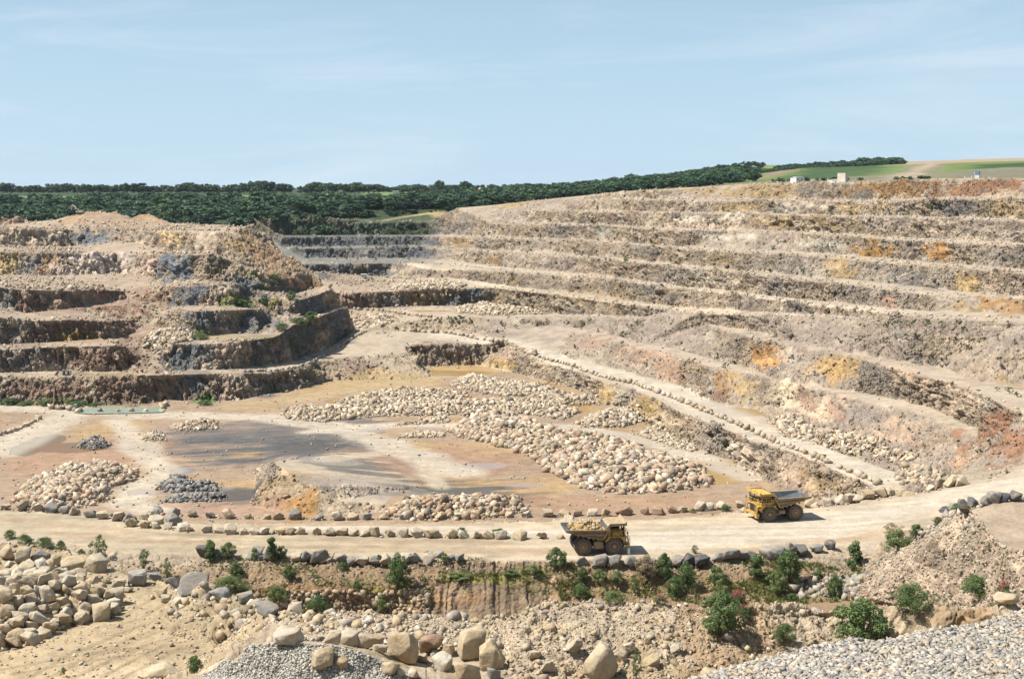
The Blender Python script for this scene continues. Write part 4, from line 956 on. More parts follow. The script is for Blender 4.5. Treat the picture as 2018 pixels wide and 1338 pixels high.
def rock_mat(name, tint=None, nscale=2.0):
    if tint: tint = [tuple(c * .64 for c in q) for q in tint]
    m, t, b = new_mat(name)
    n = t.nodes.new; l = t.links.new
    tc_ = n('ShaderNodeTexCoord'); geo = n('ShaderNodeNewGeometry')
    x = n('ShaderNodeTexNoise'); x.inputs['Scale'].default_value = nscale; x.inputs['Detail'].default_value = 8; x.inputs['Roughness'].default_value = .7
    l(geo.outputs['Position'], x.inputs['Vector'])
    r = n('ShaderNodeMapRange'); r.inputs['From Min'].default_value = .3; r.inputs['From Max'].default_value = .7; r.inputs['To Min'].default_value = .68; r.inputs['To Max'].default_value = 1.2
    l(x.outputs['Fac'], r.inputs['Value'])
    vm = n('ShaderNodeVectorMath'); vm.operation = 'SCALE'; l(r.outputs['Result'], vm.inputs['Scale'])
    if tint is None:
        a = n('ShaderNodeAttribute'); a.attribute_name = 'Col'; l(a.outputs['Color'], vm.inputs[0])
    else:
        oi = n('ShaderNodeObjectInfo'); cr_ = n('ShaderNodeValToRGB'); e = cr_.color_ramp.elements
        e[0].color = (*tint[0], 1); e[1].color = (*tint[-1], 1)
        for i_, c_ in enumerate(tint[1:-1]):
            q = e.new((i_ + 1) / (len(tint) - 1)); q.color = (*c_, 1)
        l(oi.outputs['Random'], cr_.inputs['Fac'])
        # iron stain in blotches
        y = n('ShaderNodeTexNoise'); y.inputs['Scale'].default_value = 1.1; y.inputs['Detail'].default_value = 4; l(geo.outputs['Position'], y.inputs['Vector'])
        r2 = n('ShaderNodeMapRange'); r2.inputs['From Min'].default_value = .52; r2.inputs['From Max'].default_value = .68; r2.inputs['To Max'].default_value = .55; l(y.outputs['Fac'], r2.inputs['Value'])
        mx_ = n('ShaderNodeMix'); mx_.data_type = 'RGBA'; mx_.inputs[7].default_value = (.33, .22, .11, 1)
        l(cr_.outputs['Color'], mx_.inputs[6]); l(r2.outputs['Result'], mx_.inputs[0]); l(mx_.outputs[2], vm.inputs[0])
    l(vm.outputs[0], b.inputs['Base Color']); b.inputs['Roughness'].default_value = .9; b.inputs['Specular IOR Level'].default_value = .25
    bp = n('ShaderNodeBump'); bp.inputs['Strength'].default_value = .5; bp.inputs['Distance'].default_value = .12
    z = n('ShaderNodeTexNoise'); z.inputs['Scale'].default_value = 5; z.inputs['Detail'].default_value = 7; l(geo.outputs['Position'], z.inputs['Vector']); l(z.outputs['Fac'], bp.inputs['Height']); l(bp.outputs['Normal'], b.inputs['Normal'])
    return m
MR = rock_mat('loose_rock')
MCREAM = rock_mat('cream_limestone', [(.50, .42, .31), (.58, .50, .39), (.52, .42, .28), (.60, .54, .44)])
MGREY = rock_mat('grey_limestone', [(.30, .285, .26), (.40, .375, .34), (.24, .235, .225), (.36, .33, .29)])
MOCH = rock_mat('ochre_limestone', [(.52, .41, .26), (.58, .46, .31), (.47, .36, .23)])
MRED = rock_mat('reddish_limestone', [(.34, .22, .15), (.40, .27, .19)])
MDARK = rock_mat('dark_limestone', [(.10, .10, .105), (.17, .165, .16)])
# area of every cell, for scattering
def cell_area():
    ax_ = np.diff(GXf, axis=0)[:, :-1]; ay_ = np.diff(GYf, axis=0)[:, :-1]; az_ = np.diff(GZf, axis=0)[:, :-1]
    bx_ = np.diff(GXf, axis=1)[:-1]; by_ = np.diff(GYf, axis=1)[:-1]; bz_ = np.diff(GZf, axis=1)[:-1]
    return np.sqrt((ay_ * bz_ - az_ * by_) ** 2 + (az_ * bx_ - ax_ * bz_) ** 2 + (ax_ * by_ - ay_ * bx_) ** 2)
AREA = cell_area()
VIS = ((GY < 52) | ((GD / GY) <= np.minimum.accumulate(GD / GY, axis=1) + 0.004))[:-1, :-1]
INF = (np.abs(sc) < 0.40)[:-1, None]
def scatter(mask, n):
    w = (AREA * mask[:-1, :-1] * VIS * INF).ravel()
    if not w.sum() > 0: return np.zeros((0, 3)), np.zeros((0, 3))
    w = w / w.sum(); cw = np.cumsum(w)
    k_ = np.searchsorted(cw, rng.random(n)); k_ = np.clip(k_, 0, len(w) - 1)
    i, j = k_ // (NR - 1), k_ % (NR - 1)
    u, v = rng.random(n), rng.random(n)
    def g(A): return A[i, j] * (1 - u) * (1 - v) + A[i + 1, j] * u * (1 - v) + A[i, j + 1] * (1 - u) * v + A[i + 1, j + 1] * u * v
    col = base[i, j]
    return np.stack([g(GXf), g(GYf), g(GZf)], 1), col
def powsize(n, a, b, k_=2.2):
    return a * (1 + (((b / a) ** (1 - k_)) - 1) * rng.random(n)) ** (1 / (1 - k_))
def tintv(n, cols, jit=.10):
    c_ = np.array(cols)[rng.integers(0, len(cols), n)]; l_ = c_.mean(1, keepdims=True); c_ = l_ + (c_ - l_) * 1.15
    return np.clip(c_ * .62 * (1 + rng.normal(0, jit, (n, 1))), .02, .8)
PALE = [(.58, .48, .36), (.64, .55, .43), (.54, .42, .29), (.50, .40, .30), (.60, .52, .43), (.44, .36, .28)]
PKR = PALE + [(.46, .33, .24), (.42, .30, .22)]
GRYS = [(.45, .40, .34), (.52, .47, .40), (.38, .34, .30), (.48, .41, .33)]
rub = Heap()
def poly_stones(poly, n, a, b, cols, lib, pad=1.0, sink=.25, k_=2.2, vary=None):
    P_ = np.array(poly); c0, c1 = P_.min(0) - pad, P_.max(0) + pad
    got = []
    while sum(map(len, got)) < n:
        q = rng.uniform(c0, c1, (n * 2, 2)); ins, d_ = poly_mask(q[:, 0], q[:, 1], poly)
        keep = ins | (rng.random(len(q)) < np.exp(-d_ / pad * 2.2) * .3)
        got.append(q[keep])
    q = np.concatenate(got)[:n]
    s_ = powsize(n, a, b, k_)
    z = HC - ground(q[:, 0], q[:, 1])
    pos = np.stack([q[:, 0], q[:, 1], z + s_ * (.5 - sink) * .7], 1)
    rub.add(lib, pos, s_, tintv(n, cols, .22))
def hp(i): return HEAPS[i][2]
def parea(poly):
    P_ = np.array(poly); x, y = P_[:, 0], P_[:, 1]
    return .5 * abs(np.dot(x, np.roll(y, 1)) - np.dot(y, np.roll(x, 1)))
pale = {0: (1.2, 3.4), 1: (1.0, 2.8), 2: (1.0, 2.6), 3: (.8, 2.0), 4: (1.0, 2.4), 5: (1.0, 2.4), 6: (1.0, 2.6), 7: (.8, 2.0), 8: (.7, 1.8), 9: (1.0, 2.8), 10: (1.0, 2.8), 11: (.8, 2.2), 12: (.8, 2.2), 13: (.8, 1.8), 14: (.8, 1.8), 15: (.8, 1.8), 16: (1.0, 2.6), 17: (.8, 2.2), 18: (1.2, 3.0), 19: (1.4, 3.0), 20: (1.2, 2.8), 21: (1.2, 2.8), 22: (1.0, 2.6)}
for i, (a_, b_) in pale.items():
    A_ = parea(hp(i)); a_, b_ = a_ * .62, b_ * .82; nst = int(min(5200, A_ / (0.55 * (a_ * 1.35) ** 2)))
    cols = PKR if i in (9, 10, 0) else PALE
    if i in (11, 12): cols = [(.20, .20, .20), (.32, .30, .28), (.15, .15, .155), (.26, .25, .24), (.44, .38, .32)]
    if i == 13: cols = [(.22, .21, .20), (.42, .37, .31), (.14, .14, .14)]
    if i == 10: cols = PKR + [(.44, .30, .2), (.5, .4, .28)]
    poly_stones(hp(i), min(3600, int(nst * 1.6)), .22, .75, cols, R0, pad=a_ * 4, sink=.3, k_=2.4)
    poly_stones(hp(i), int(nst * .8), a_, b_, cols, R1 if i in (0, 9, 10) else R0, pad=a_ * 1.6, k_=2.7)
print("heaps", rub.n, round(time.time() - T0, 1))
yr = (GY > 255) & (GY < 900)
m1 = yr * np.clip(scree - .6 * steep, 0, 1) * right
p, c_ = scatter(m1, 7000); s_ = powsize(7000, .35, 1.4, 2.8); p[:, 2] += s_ * .12
rub.add(R0, p, s_, np.clip(c_ * (1 + rng.normal(0, .14, (len(p), 1))) * 1.08, .03, .75))
m2 = yr * steep * right
p, c_ = scatter(m2 * sstep(-.3, .4, nb), 4800); s_ = powsize(4800, .5, 1.9, 2.6)
rub.add(R0, p, s_, np.clip(c_ * (1 + rng.normal(0, .16, (len(p), 1))), .03, .75))
m3 = yr * (1 - right) * scree * (1 - steep) * (GY < 720)
p, c_ = scatter(m3, 4500); s_ = powsize(4500, .4, 1.8, 2.7); p[:, 2] += s_ * .15
rub.add(R0, p, s_, np.clip(c_ * (1 + rng.normal(0, .14, (len(p), 1))) * 1.1, .03, .75))
p, c_ = scatter((1 - right) * sstep(.95, .98, nz0) * (GY > 470) * (GY < 780) * (GD < 62.5) * (GX < -50) * sstep(-.2, .4, nb), 5200); s_ = powsize(len(p), .35, 1.7, 2.5); p[:, 2] += s_ * .2
rub.add(R0, p, s_, tintv(len(p), PKR, .12))
# loose stones at the foot of every face and on the benches
ftw = blur(steep, 6, 2) * flat
p, c_ = scatter(yr * np.clip(ftw * 3, 0, 1) * (GY < 850), 4200); s_ = powsize(4200, .4, 1.4, 2.8); p[:, 2] += s_ * .12
rub.add(R0, p, s_, tintv(4200, PALE + GRYS, .12))
def stone_line(pp, sp, a, b, cols, lib, off=0.0, jit=.5, lift=.25, skip=.05):
    """stones set out along a line of photo positions (or plan points)"""
    P_ = np.array([surf(*p)[:2] if not isinstance(p, tuple) or len(p) == 2 else p[:2] for p in pp])
    L_ = np.r_[0, np.cumsum(np.hypot(*np.diff(P_, axis=0).T))]
    t_ = np.arange(0, L_[-1], sp) + rng.uniform(-.3, .3, len(np.arange(0, L_[-1], sp))) * sp
    t_ = t_[rng.random(len(t_)) > skip]
    q = np.stack([np.interp(t_, L_, P_[:, 0]), np.interp(t_, L_, P_[:, 1])], 1) + rng.normal(0, jit * .4, (len(t_), 2))
    q[:, 1] += off
    s_ = powsize(len(t_), a, b, 1.8)
    pos = np.stack([q[:, 0], q[:, 1], HC - ground(q[:, 0], q[:, 1]) + s_ * lift], 1)
    rub.add(lib, pos, s_, tintv(len(t_), cols))
for nm in ('b4', 'b5', 'c5', 'c4', 'c3', 'c2', 'c1'):
    pl = [tuple(p) for p in E[nm]]
    stone_line([p for p in pl if p[0] / p[1] > -.16], 2.9, .5, 1.4, GRYS + PALE, R0, off=1.8, jit=1.6, skip=.22, lift=.1)
    stone_line([p for p in pl if p[0] / p[1] > -.16], 3, .4, 1.2, GRYS + PALE, R0, off=3.4, jit=4, lift=.1)
rampb = [(795, 652), (876, 656), (930, 666), (983, 680), (1031, 692), (1064, 705), (1115, 718), (1159, 734), (1199, 747), (1250, 757), (1300, 775), (1340, 790), (1405, 817), (1473, 846), (1523, 870), (1607, 900), (1675, 931), (1742, 958)]
stone_line(rampb, 2.4, 1.3, 2.3, PALE, R1, jit=.5)
stone_line([(695, 610), (760, 613), (800, 620), (855, 632)], 2.4, 1.2, 2.0, PALE, R1)
stone_line([(478, 735), (539, 733), (590, 725), (623, 711), (660, 690), (700, 665), (722, 655)], 1.8, 1.0, 1.7, GRYS, R1, off=1.5)
stone_line([(150, 812), (200, 812), (240, 812), (300, 812)], 6, 1.4, 2.2, PALE, R1); stone_line([(100, 806), (140, 808), (160, 814)], 2, 1.3, 2.6, PALE, R1); stone_line([(318, 806), (330, 797), (326, 792)], 1.8, 1.4, 2.6, PALE, R1)
stone_line([(0, 858), (35, 848), (80, 826)], 2.4, 1.2, 2.2, PALE, R1)
stone_line([(0, 458), (120, 458), (260, 460), (440, 460)], 3, .8, 1.8, PALE, R0, off=5, jit=3); stone_line([(130, 499), (250, 503), (330, 505), (410, 505)], 4, 1, 2, PALE, R0, off=6); stone_line([(0, 571), (110, 577), (240, 577), (330, 572)], 1.6, .9, 2.4, PKR, R0, off=3, jit=3)
stone_line([(620, 467), (750, 467), (830, 467)], 3, .8, 1.8, GRYS, R0, off=3); stone_line([(560, 442), (700, 442), (840, 440)], 3, .8, 1.8, GRYS, R0, off=3)
for row in ([(5, 1003), (120, 1010), (250, 1027), (350, 1033)], [(290, 1012), (420, 1020), (640, 1024), (760, 1022), (900, 1020), (1060, 1018)], [(1070, 1017), (1200, 1015), (1300, 1012), (1400, 1004), (1465, 1000)], [(1585, 996), (1640, 992), (1700, 983), (1760, 974), (1820, 965), (1900, 955)], [(245, 1036), (320, 1041), (400, 1048), (600, 1052), (850, 1058), (1000, 1061)], [(575, 1104), (760, 1110), (850, 1106)], [(1275, 1108), (1420, 1104), (1500, 1098), (1645, 1082)]):
    stone_line(row, .5, .2, .95, PALE + [(.42, .34, .25)], R0, jit=1.6, lift=.1)
# floor litter
p, c_ = scatter(floor_ * (GY < 560) * 1.0, 1300); s_ = powsize(1300, .25, .9, 3.0); p[:, 2] += s_ * .2
rub.add(R0, p, s_, tintv(1300, PALE + PKR, .12))
# nearer stones: mound, rubble shelf, right-hand slope, shoulder of the road
def nearscat(mask, n, a, b, lib, cols=None, k_=2.6, lift=.15, br=1.1):
    p, c_ = scatter(mask, n); n = len(p); s_ = powsize(n, a, b, k_); p[:, 2] += s_ * lift
    cc = np.clip(c_ * (1 + rng.normal(0, .13, (n, 1))) * br, .03, .75) if cols is None else tintv(n, cols)
    rub.add(lib, p, s_, cc)
g52 = (GY > 74) & (GY < 128) & (GD < 36) & (PXV > 560) & ~((PXV > 1740) & (GY < 97)) & ~_gi
FGC = [(.54, .45, .34), (.60, .53, .43), (.46, .36, .25), (.50, .40, .27), (.42, .36, .30)]
nearscat(g52 * (PXV > 980) * 1.0, 10000, .06, .36, R0, FGC, 3.2)
nearscat(g52 * (PXV > 980) * 1.0, 5000, .06, .25, R0, None, 3.2, .1, 1.0)
nearscat(g52 * (PXV > 980) * 1.0, 170, .3, .8, R1, FGC)
nearscat(g52 * (PXV <= 980) * (GY > 84) * 1.0, 9000, .07, .5, R0, FGC, 3.0)
nearscat(g52 * (PXV <= 980) * (GY > 84) * 1.0, 220, .35, 1.0, R1, FGC)
rs = (GY > 150) & (GY < 224) & (PXV > 1600) & (scree > .4)
nearscat(rs * 1.0, 12000, .14, .62, R0, [(.50, .42, .33), (.44, .37, .30), (.40, .30, .22), (.54, .48, .40)])
nearscat(rs * (PXV > 1800) * (PYV < 1060) * 1.0, 120, .6, 1.4, R1, GRYS)
sh = (GY > 205) & (GY < 227) & (GD > 60.3) & (scree > .3) & (PXV < 1700) & ~((PXV > 845) & (PXV < 1110) & (PYV > 1144))
nearscat(sh * 1.0, 3200, .15, .6, R0, [(.40, .31, .22), (.46, .38, .29), (.34, .27, .20)])
nearscat(sh * (PXV < 860) * (PYV > 1166) * 1.0, 420, .5, 1.5, R1, [(.44, .34, .24), (.36, .27, .19), (.48, .40, .30)])
nearscat(sh * (PXV > 1560) * (PYV > 1140) * 1.0, 110, .6, 1.8, R1, GRYS)
nearscat(((GY > 102) & (GY < 165) & (PXV < 560)) * 1.0, 2600, .1, .5, R0, FGC)
# pale stone bank in the yard and the small stones under the big pile
poly_stones(HEAPS[24][2], 520, .45, 1.25, FGC, R1, pad=1.6)
poly_stones(HEAPS[24][2], 900, .15, .5, FGC, R0, pad=4)
poly_stones(HEAPS[23][2], 500, .3, .9, FGC, R1, pad=1.0)
print("rubble", rub.n, round(time.time() - T0, 1))
rubo = rub.build('rubble', MR)
# crushed gravel
grv = Heap()
p, c_ = scatter((GY > 31) * (GY < 50.5) * (PXV > 1280) * 1.0, 30000); s_ = powsize(30000, .08, .26, 3.0); p[:, 2] += s_ * .2
grv.add(R0, p, s_, tintv(30000, [(.50, .46, .40), (.56, .51, .44), (.40, .38, .35), (.52, .45, .36), (.62, .57, .50), (.30, .29, .28), (.54, .43, .32)], .1), flatten=.5, tilt=.6)
ins = _gi & (GY < 82)
p, c_ = scatter(ins * 1.0, 15000); s_ = powsize(15000, .10, .22, 3); p[:, 2] += s_ * .2
grv.add(R0, p, s_, tintv(15000, [(.56, .53, .47), (.48, .46, .42), (.64, .60, .53), (.52, .47, .39)], .1), flatten=.6)
grvo = grv.build('gravel', rock_mat('crushed_stone', None, 8))
print("gravel", grv.n, round(time.time() - T0, 1))

# ---- single boulders
BM = []
for i in range(14):
    v, f = rock_shape(12 + i % 5, 400 + i, 2, .035, i % 3 != 0)
    o_ = mesh_obj('boulder_mesh', v, f, MCREAM, link=False); BM.append(o_.data); bpy.data.objects.remove(o_)
ORD1 = ['', 'first', 'second', 'third', 'fourth', 'fifth', 'sixth', 'seventh', 'eighth', 'ninth', 'tenth', 'eleventh', 'twelfth', 'thirteenth', 'fourteenth', 'fifteenth', 'sixteenth', 'seventeenth', 'eighteenth', 'nineteenth']
TENS = {2: ('twentieth', 'twenty'), 3: ('thirtieth', 'thirty'), 4: ('fortieth', 'forty'), 5: ('fiftieth', 'fifty'), 6: ('sixtieth', 'sixty'), 7: ('seventieth', 'seventy'), 8: ('eightieth', 'eighty'), 9: ('ninetieth', 'ninety')}
def ordw(n):
    if n < 20: return ORD1[n]
    if n >= 100: return 'hundred-and-' + ordw(n - 100) if n > 100 else 'hundredth'
    t_, u = divmod(n, 10)
    return TENS[t_][0] if u == 0 else TENS[t_][1] + '-' + ORD1[u]
ROCKM = {'cream': MCREAM, 'grey': MGREY, 'ochre': MOCH, 'reddish': MRED, 'dark': MDARK}
SETS = {}
def boulder(P, w, h, d, tone_, setname, sink=.12, rot=None):
    o = bpy.data.objects.new('boulder', BM[rng.integers(0, len(BM))])
    S.collection.objects.link(o)
    o.scale = (w, d, h)
    o.rotation_euler = (rng.normal(0, .12), rng.normal(0, .12), rng.normal(0, .35) + (math.pi if rng.random() < .5 else 0))
    z = HC - float(ground(P[0], P[1])[0])
    o.location = (P[0], P[1], z + h * (.5 - sink))
    for sl in o.material_slots: pass
    o.material_slots[0].link = 'OBJECT'; o.material_slots[0].material = ROCKM[tone_]
    o['category'] = 'boulder'; o['tone'] = tone_
    SETS.setdefault(setname, []).append(o)
    return o
def boulder_row(pp, n, w0, w1, tones, setname, h=.75, jx=3, jy=1.0):
    P_ = np.array(pp, float); L_ = np.r_[0, np.cumsum(np.hypot(*np.diff(P_, axis=0).T))]
    for i in range(n):
        t_ = (i + .5 + rng.uniform(-.28, .28)) / n * L_[-1]
        px, py = np.interp(t_, L_, P_[:, 0]), np.interp(t_, L_, P_[:, 1])
        P = surf(px, py); w = rng.uniform(w0, w1)
        boulder(P, w, w * h * rng.uniform(.8, 1.2), w * rng.uniform(.75, 1.1), tones[rng.integers(0, len(tones))], setname)
boulder_row([(5, 1003), (120, 1010), (250, 1027), (350, 1033)], 13, 2.3, 3.0, ['cream', 'cream', 'grey'], 'farleft')
boulder_row([(290, 1012), (420, 1020), (640, 1024), (760, 1022), (900, 1020), (1060, 1018)], 22, 1.7, 2.9, ['cream', 'cream', 'grey', 'ochre'], 'far')
boulder_row([(1070, 1017), (1200, 1015), (1300, 1012), (1400, 1004), (1465, 1000)], 15, 2.0, 2.9, ['cream', 'ochre', 'cream', 'reddish'], 'farmid')
boulder_row([(1585, 996), (1640, 992), (1700, 983), (1760, 974), (1820, 965), (1900, 955)], 16, 2.4, 3.3, ['cream', 'cream', 'ochre'], 'farright')
boulder_row([(245, 1036), (320, 1041), (400, 1048), (480, 1052), (600, 1052), (700, 1055), (850, 1058), (1000, 1061)], 31, 1.6, 2.5, ['cream', 'cream', 'ochre'], 'mid')
for a in [(1025, 1062, 2.2), (1068, 1060, 1.9), (1105, 1060, 1.6)]:
    boulder(surf(a[0], a[1]), a[2], a[2] * .75, a[2], 'cream', 'mid')
boulder_row([(575, 1104), (650, 1107), (760, 1110), (850, 1106)], 13, 2.0, 2.9, ['cream', 'grey', 'grey'], 'near')
boulder_row([(490, 1098), (520, 1102), (550, 1104)], 3, 1.6, 2.6, ['grey'], 'near')
for a in [(405, 1093, 3.0, 'dark'), (436, 1096, 2.0, 'grey'), (845, 1098, 1.6, 'grey'), (864, 1098, 1.8, 'grey'), (890, 1103, 1.6, 'grey'), (905, 1105, 1.8, 'grey')]:
    boulder(surf(a[0], a[1]), a[2], a[2] * .7, a[2] * .8, a[3], 'near')
for a in [(1147, 1112, 2.1), (1183, 1114, 2.4), (1210, 1113, 2.6), (1243, 1112, 2.3)]:
    boulder(surf(a[0], a[1]), a[2], a[2] * .8, a[2] * .8, 'grey', 'nearmid')
boulder_row([(1275, 1108), (1340, 1106), (1420, 1104), (1500, 1098), (1600, 1088), (1645, 1082)], 15, 2.0, 3.1, ['grey', 'grey', 'grey', 'dark'], 'nearmid')
boulder_row([(1848, 1012), (1880, 1003), (1905, 1000), (1935, 994), (1965, 988), (2010, 984)], 8, 1.6, 2.3, ['grey', 'dark'], 'platform')
# the big blocks of the foreground: (x, y centre, width, height, tone)
BLK = [(566, 1250, 62, 34, 'cream'), (655, 1252, 44, 33, 'cream'), (688, 1253, 42, 36, 'cream'), (730, 1262, 58, 36, 'cream'), (796, 1272, 68, 68, 'ochre'), (850, 1263, 52, 46, 'reddish'), (930, 1262, 58, 64, 'ochre'), (968, 1285, 52, 62, 'ochre'),
       (833, 1295, 36, 20, 'cream'), (874, 1299, 42, 38, 'cream'), (918, 1317, 58, 42, 'ochre'), (972, 1325, 32, 26, 'grey'), (768, 1312, 36, 32, 'ochre'), (637, 1294, 48, 40, 'ochre'), (673, 1302, 27, 24, 'ochre'), (790, 1322, 20, 20, 'cream'), (815, 1324, 24, 22, 'cream'), (750, 1276, 32, 20, 'cream'), (887, 1278, 30, 24, 'ochre'),
       (1185, 1300, 80, 80, 'cream'), (1131, 1263, 34, 34, 'cream'), (1220, 1277, 28, 20, 'ochre'), (1283, 1286, 36, 26, 'ochre'), (1240, 1262, 26, 22, 'cream'), (1330, 1262, 22, 16, 'cream'), (1275, 1249, 16, 16, 'cream'), (1398, 1312, 40, 26, 'ochre'), (1080, 1310, 34, 28, 'cream'), (1055, 1280, 26, 20, 'cream'), (1040, 1225, 22, 18, 'cream')]
for x, y, w, h, tn in BLK:
    P = surf(x, min(1337, y + h * .42)); k_ = P[1] / FPX
    boulder(P, w * k_, h * k_ * 1.05, w * k_ * .8, tn, 'block')
o = boulder(surf(318, 1336), 3.9, 1.3, 1.8, 'cream', 'slab'); o['label'] = 'broad flat cream slab at the lower edge of the yard, before the gravel heap'
o = boulder(surf(1980, 1203), 1.5, .55, 1.0, 'cream', 'slab'); o['label'] = 'white flat slab lying on the brown hump above the pale gravel bank'
EDGE = [(16, 1088, 32, 33, 'ochre'), (46, 1094, 33, 33, 'cream'), (80, 1096, 38, 25, 'grey'), (106, 1104, 28, 26, 'ochre'), (144, 1110, 50, 28, 'ochre'), (190, 1108, 44, 40, 'cream'), (272, 1138, 44, 33, 'grey'), (337, 1146, 38, 30, 'grey'), (381, 1152, 60, 46, 'grey'), (304, 1132, 28, 20, 'grey'), (235, 1148, 32, 20, 'cream'), (154, 1132, 34, 26, 'cream'), (191, 1136, 24, 16, 'cream'), (124, 1126, 20, 12, 'cream'), (131, 1137, 20, 12, 'cream'),
        (327, 1180, 24, 18, 'cream'), (484, 1178, 38, 24, 'grey'), (431, 1174, 42, 28, 'grey'), (529, 1202, 48, 28, 'grey'), (252, 1160, 20, 12, 'cream'), (318, 1168, 28, 18, 'ochre'), (578, 1200, 38, 26, 'cream'), (560, 1190, 18, 16, 'cream'), (350, 1188, 24, 22, 'cream'), (21, 1110, 26, 14, 'cream'), (210, 1142, 20, 14, 'cream')]
for x, y, w, h, tn in EDGE:
    P = surf(x, y + h * .42); k_ = P[1] / FPX
    boulder(P, w * k_, h * k_ * 1.05, w * k_ * .8, tn, 'edge')
# the big pile in the yard
poly = HEAPS[23][2]; P_ = np.array(poly); cand = rng.uniform(P_.min(0), P_.max(0), (6000, 2)); ins, dd = poly_mask(cand[:, 0], cand[:, 1], poly)
cand = cand[ins]; keep = []
for q in cand:
    if abs(q[0] / q[1]) > .375: continue
    if all((q[0] - r_[0]) ** 2 + (q[1] - r_[1]) ** 2 > 1.02 ** 2 for r_ in keep): keep.append(q)
print("pile", len(keep))
for q in keep[:104]:
    w = rng.uniform(1.1, 1.75)
    boulder(q, w, w * rng.uniform(.75, 1.0), w * rng.uniform(.75, 1.0), ['cream', 'cream', 'ochre', 'cream'][rng.integers(0, 4)], 'pile', sink=.15)
for a in [(198, 1218, 1.9, 1.9, 'cream'), (166, 1224, 1.2, 1.5, 'cream'), (60, 1268, 1.3, 1.2, 'cream')]:
    boulder(surf(a[0], a[1]), a[2], a[3], a[2], a[4], 'pile')
PHR = {'farleft': ('{t} boulder, {o} from the left in the wall-like row far-left of the haul road', 'boulders in the row along the far left edge of the haul road'),
       'far': ('{t} boulder, {o} from the left in the row behind the pale side track', 'boulders in the row behind the pale side track'),
       'farmid': ('{t} boulder, {o} from the left in the far row between the two dump trucks', 'boulders along the far road edge between the trucks'),
       'farright': ('{t} boulder, {o} from the left in the row behind the empty dump truck', 'boulders along the far road edge behind the empty truck'),
       'mid': ('{t} boulder, {o} from the left in the middle row dividing the two tracks', 'boulders dividing the two tracks'),
       'near': ('{t} boulder, {o} from the left along the near road edge, left of the loaded truck', 'boulders along the near road edge left of the loaded truck'),
       'nearmid': ('{t} boulder, {o} rightwards along the near road edge from the loaded truck', 'boulders along the near road edge right of the loaded truck'),
       'platform': ('{t} boulder, {o} from the left round the small dirt platform above the slope', 'boulders round the small dirt platform'),
       'block': ('{t} block, {o} from the left among the big foreground blocks beside the gravel', 'big blocks in the foreground'),
       'edge': ('{t} boulder, {o} from the left along the back edge of the yard', 'boulders along the back edge of the yard'),
       'pile': ('{t} boulder, {o} from the left in the big pile in the yard', 'boulders in the big pile in the yard')}
for k_, L_ in SETS.items():
    if k_ not in PHR: continue
    L_.sort(key=lambda o_: o_.location.x / o_.location.y)
    for i, o_ in enumerate(L_):
        o_['label'] = PHR[k_][0].format(t=o_['tone'], o=ordw(i + 1)); o_['group'] = PHR[k_][1]
for L_ in SETS.values():
    for o_ in L_: del o_['tone']
print("boulders", sum(map(len, SETS.values())), round(time.time() - T0, 1))
# ---------------------------------------------------------------- plants
def leaf_mat(name, c1, c2, c3):
    m, t, b = new_mat(name)
    n = t.nodes.new; l = t.links.new
    a = n('ShaderNodeAttribute'); a.attribute_name = 'Leaf'
    cr_ = n('ShaderNodeValToRGB'); e = cr_.color_ramp.elements; e[0].color = (*c1, 1); e[1].color = (*c3, 1); q = e.new(.5); q.color = (*c2, 1)
    l(a.outputs['Fac'], cr_.inputs['Fac']); l(cr_.outputs['Color'], b.inputs['Base Color'])
    b.inputs['Roughness'].default_value = .6; b.inputs['Specular IOR Level'].default_value = .25
    tr = n('ShaderNodeBsdfTranslucent'); l(cr_.outputs['Color'], tr.inputs['Color'])
    mx_ = n('ShaderNodeMixShader'); mx_.inputs[0].default_value = .25
    out_ = [x for x in t.nodes if x.type == 'OUTPUT_MATERIAL'][0]
    l(b.outputs[0], mx_.inputs[1]); l(tr.outputs[0], mx_.inputs[2]); l(mx_.outputs[0], out_.inputs['Surface'])
    return m
def flat_mat(name, c, rough=.8, metal=0.0, var=.0, vs=3.0):
    m, t, b = new_mat(name)
    b.inputs['Base Color'].default_value = (*c, 1); b.inputs['Roughness'].default_value = rough; b.inputs['Metallic'].default_value = metal
    if var:
        n = t.nodes.new; l = t.links.new
        tc_ = n('ShaderNodeTexCoord'); x = n('ShaderNodeTexNoise'); x.inputs['Scale'].default_value = vs; x.inputs['Detail'].default_value = 6; l(tc_.outputs['Object'], x.inputs['Vector'])
        r = n('ShaderNodeMapRange'); r.inputs['From Min'].default_value = .3; r.inputs['From Max'].default_value = .7; r.inputs['To Min'].default_value = 1 - var; r.inputs['To Max'].default_value = 1 + var; l(x.outputs['Fac'], r.inputs['Value'])
        vm = n('ShaderNodeVectorMath'); vm.operation = 'SCALE'; vm.inputs[0].default_value = c; l(r.outputs['Result'], vm.inputs['Scale']); l(vm.outputs[0], b.inputs['Base Color'])
    return m
ML1 = leaf_mat('shrub_leaf', (.055, .090, .030), (.10, .15, .05), (.165, .22, .085))
ML2 = leaf_mat('light_leaf', (.085, .125, .04), (.14, .18, .062), (.21, .24, .10))
ML3 = leaf_mat('tree_leaf', (.026, .058, .036), (.044, .088, .046), (.075, .13, .058))
MDRY = leaf_mat('dry_twigs', (.20, .15, .09), (.28, .22, .14), (.34, .28, .18))
MPNK = leaf_mat('pink_flower', (.45, .05, .10), (.55, .09, .16), (.62, .20, .26))
MBARK = flat_mat('bark', (.12, .09, .065), .9, 0, .3, 8)
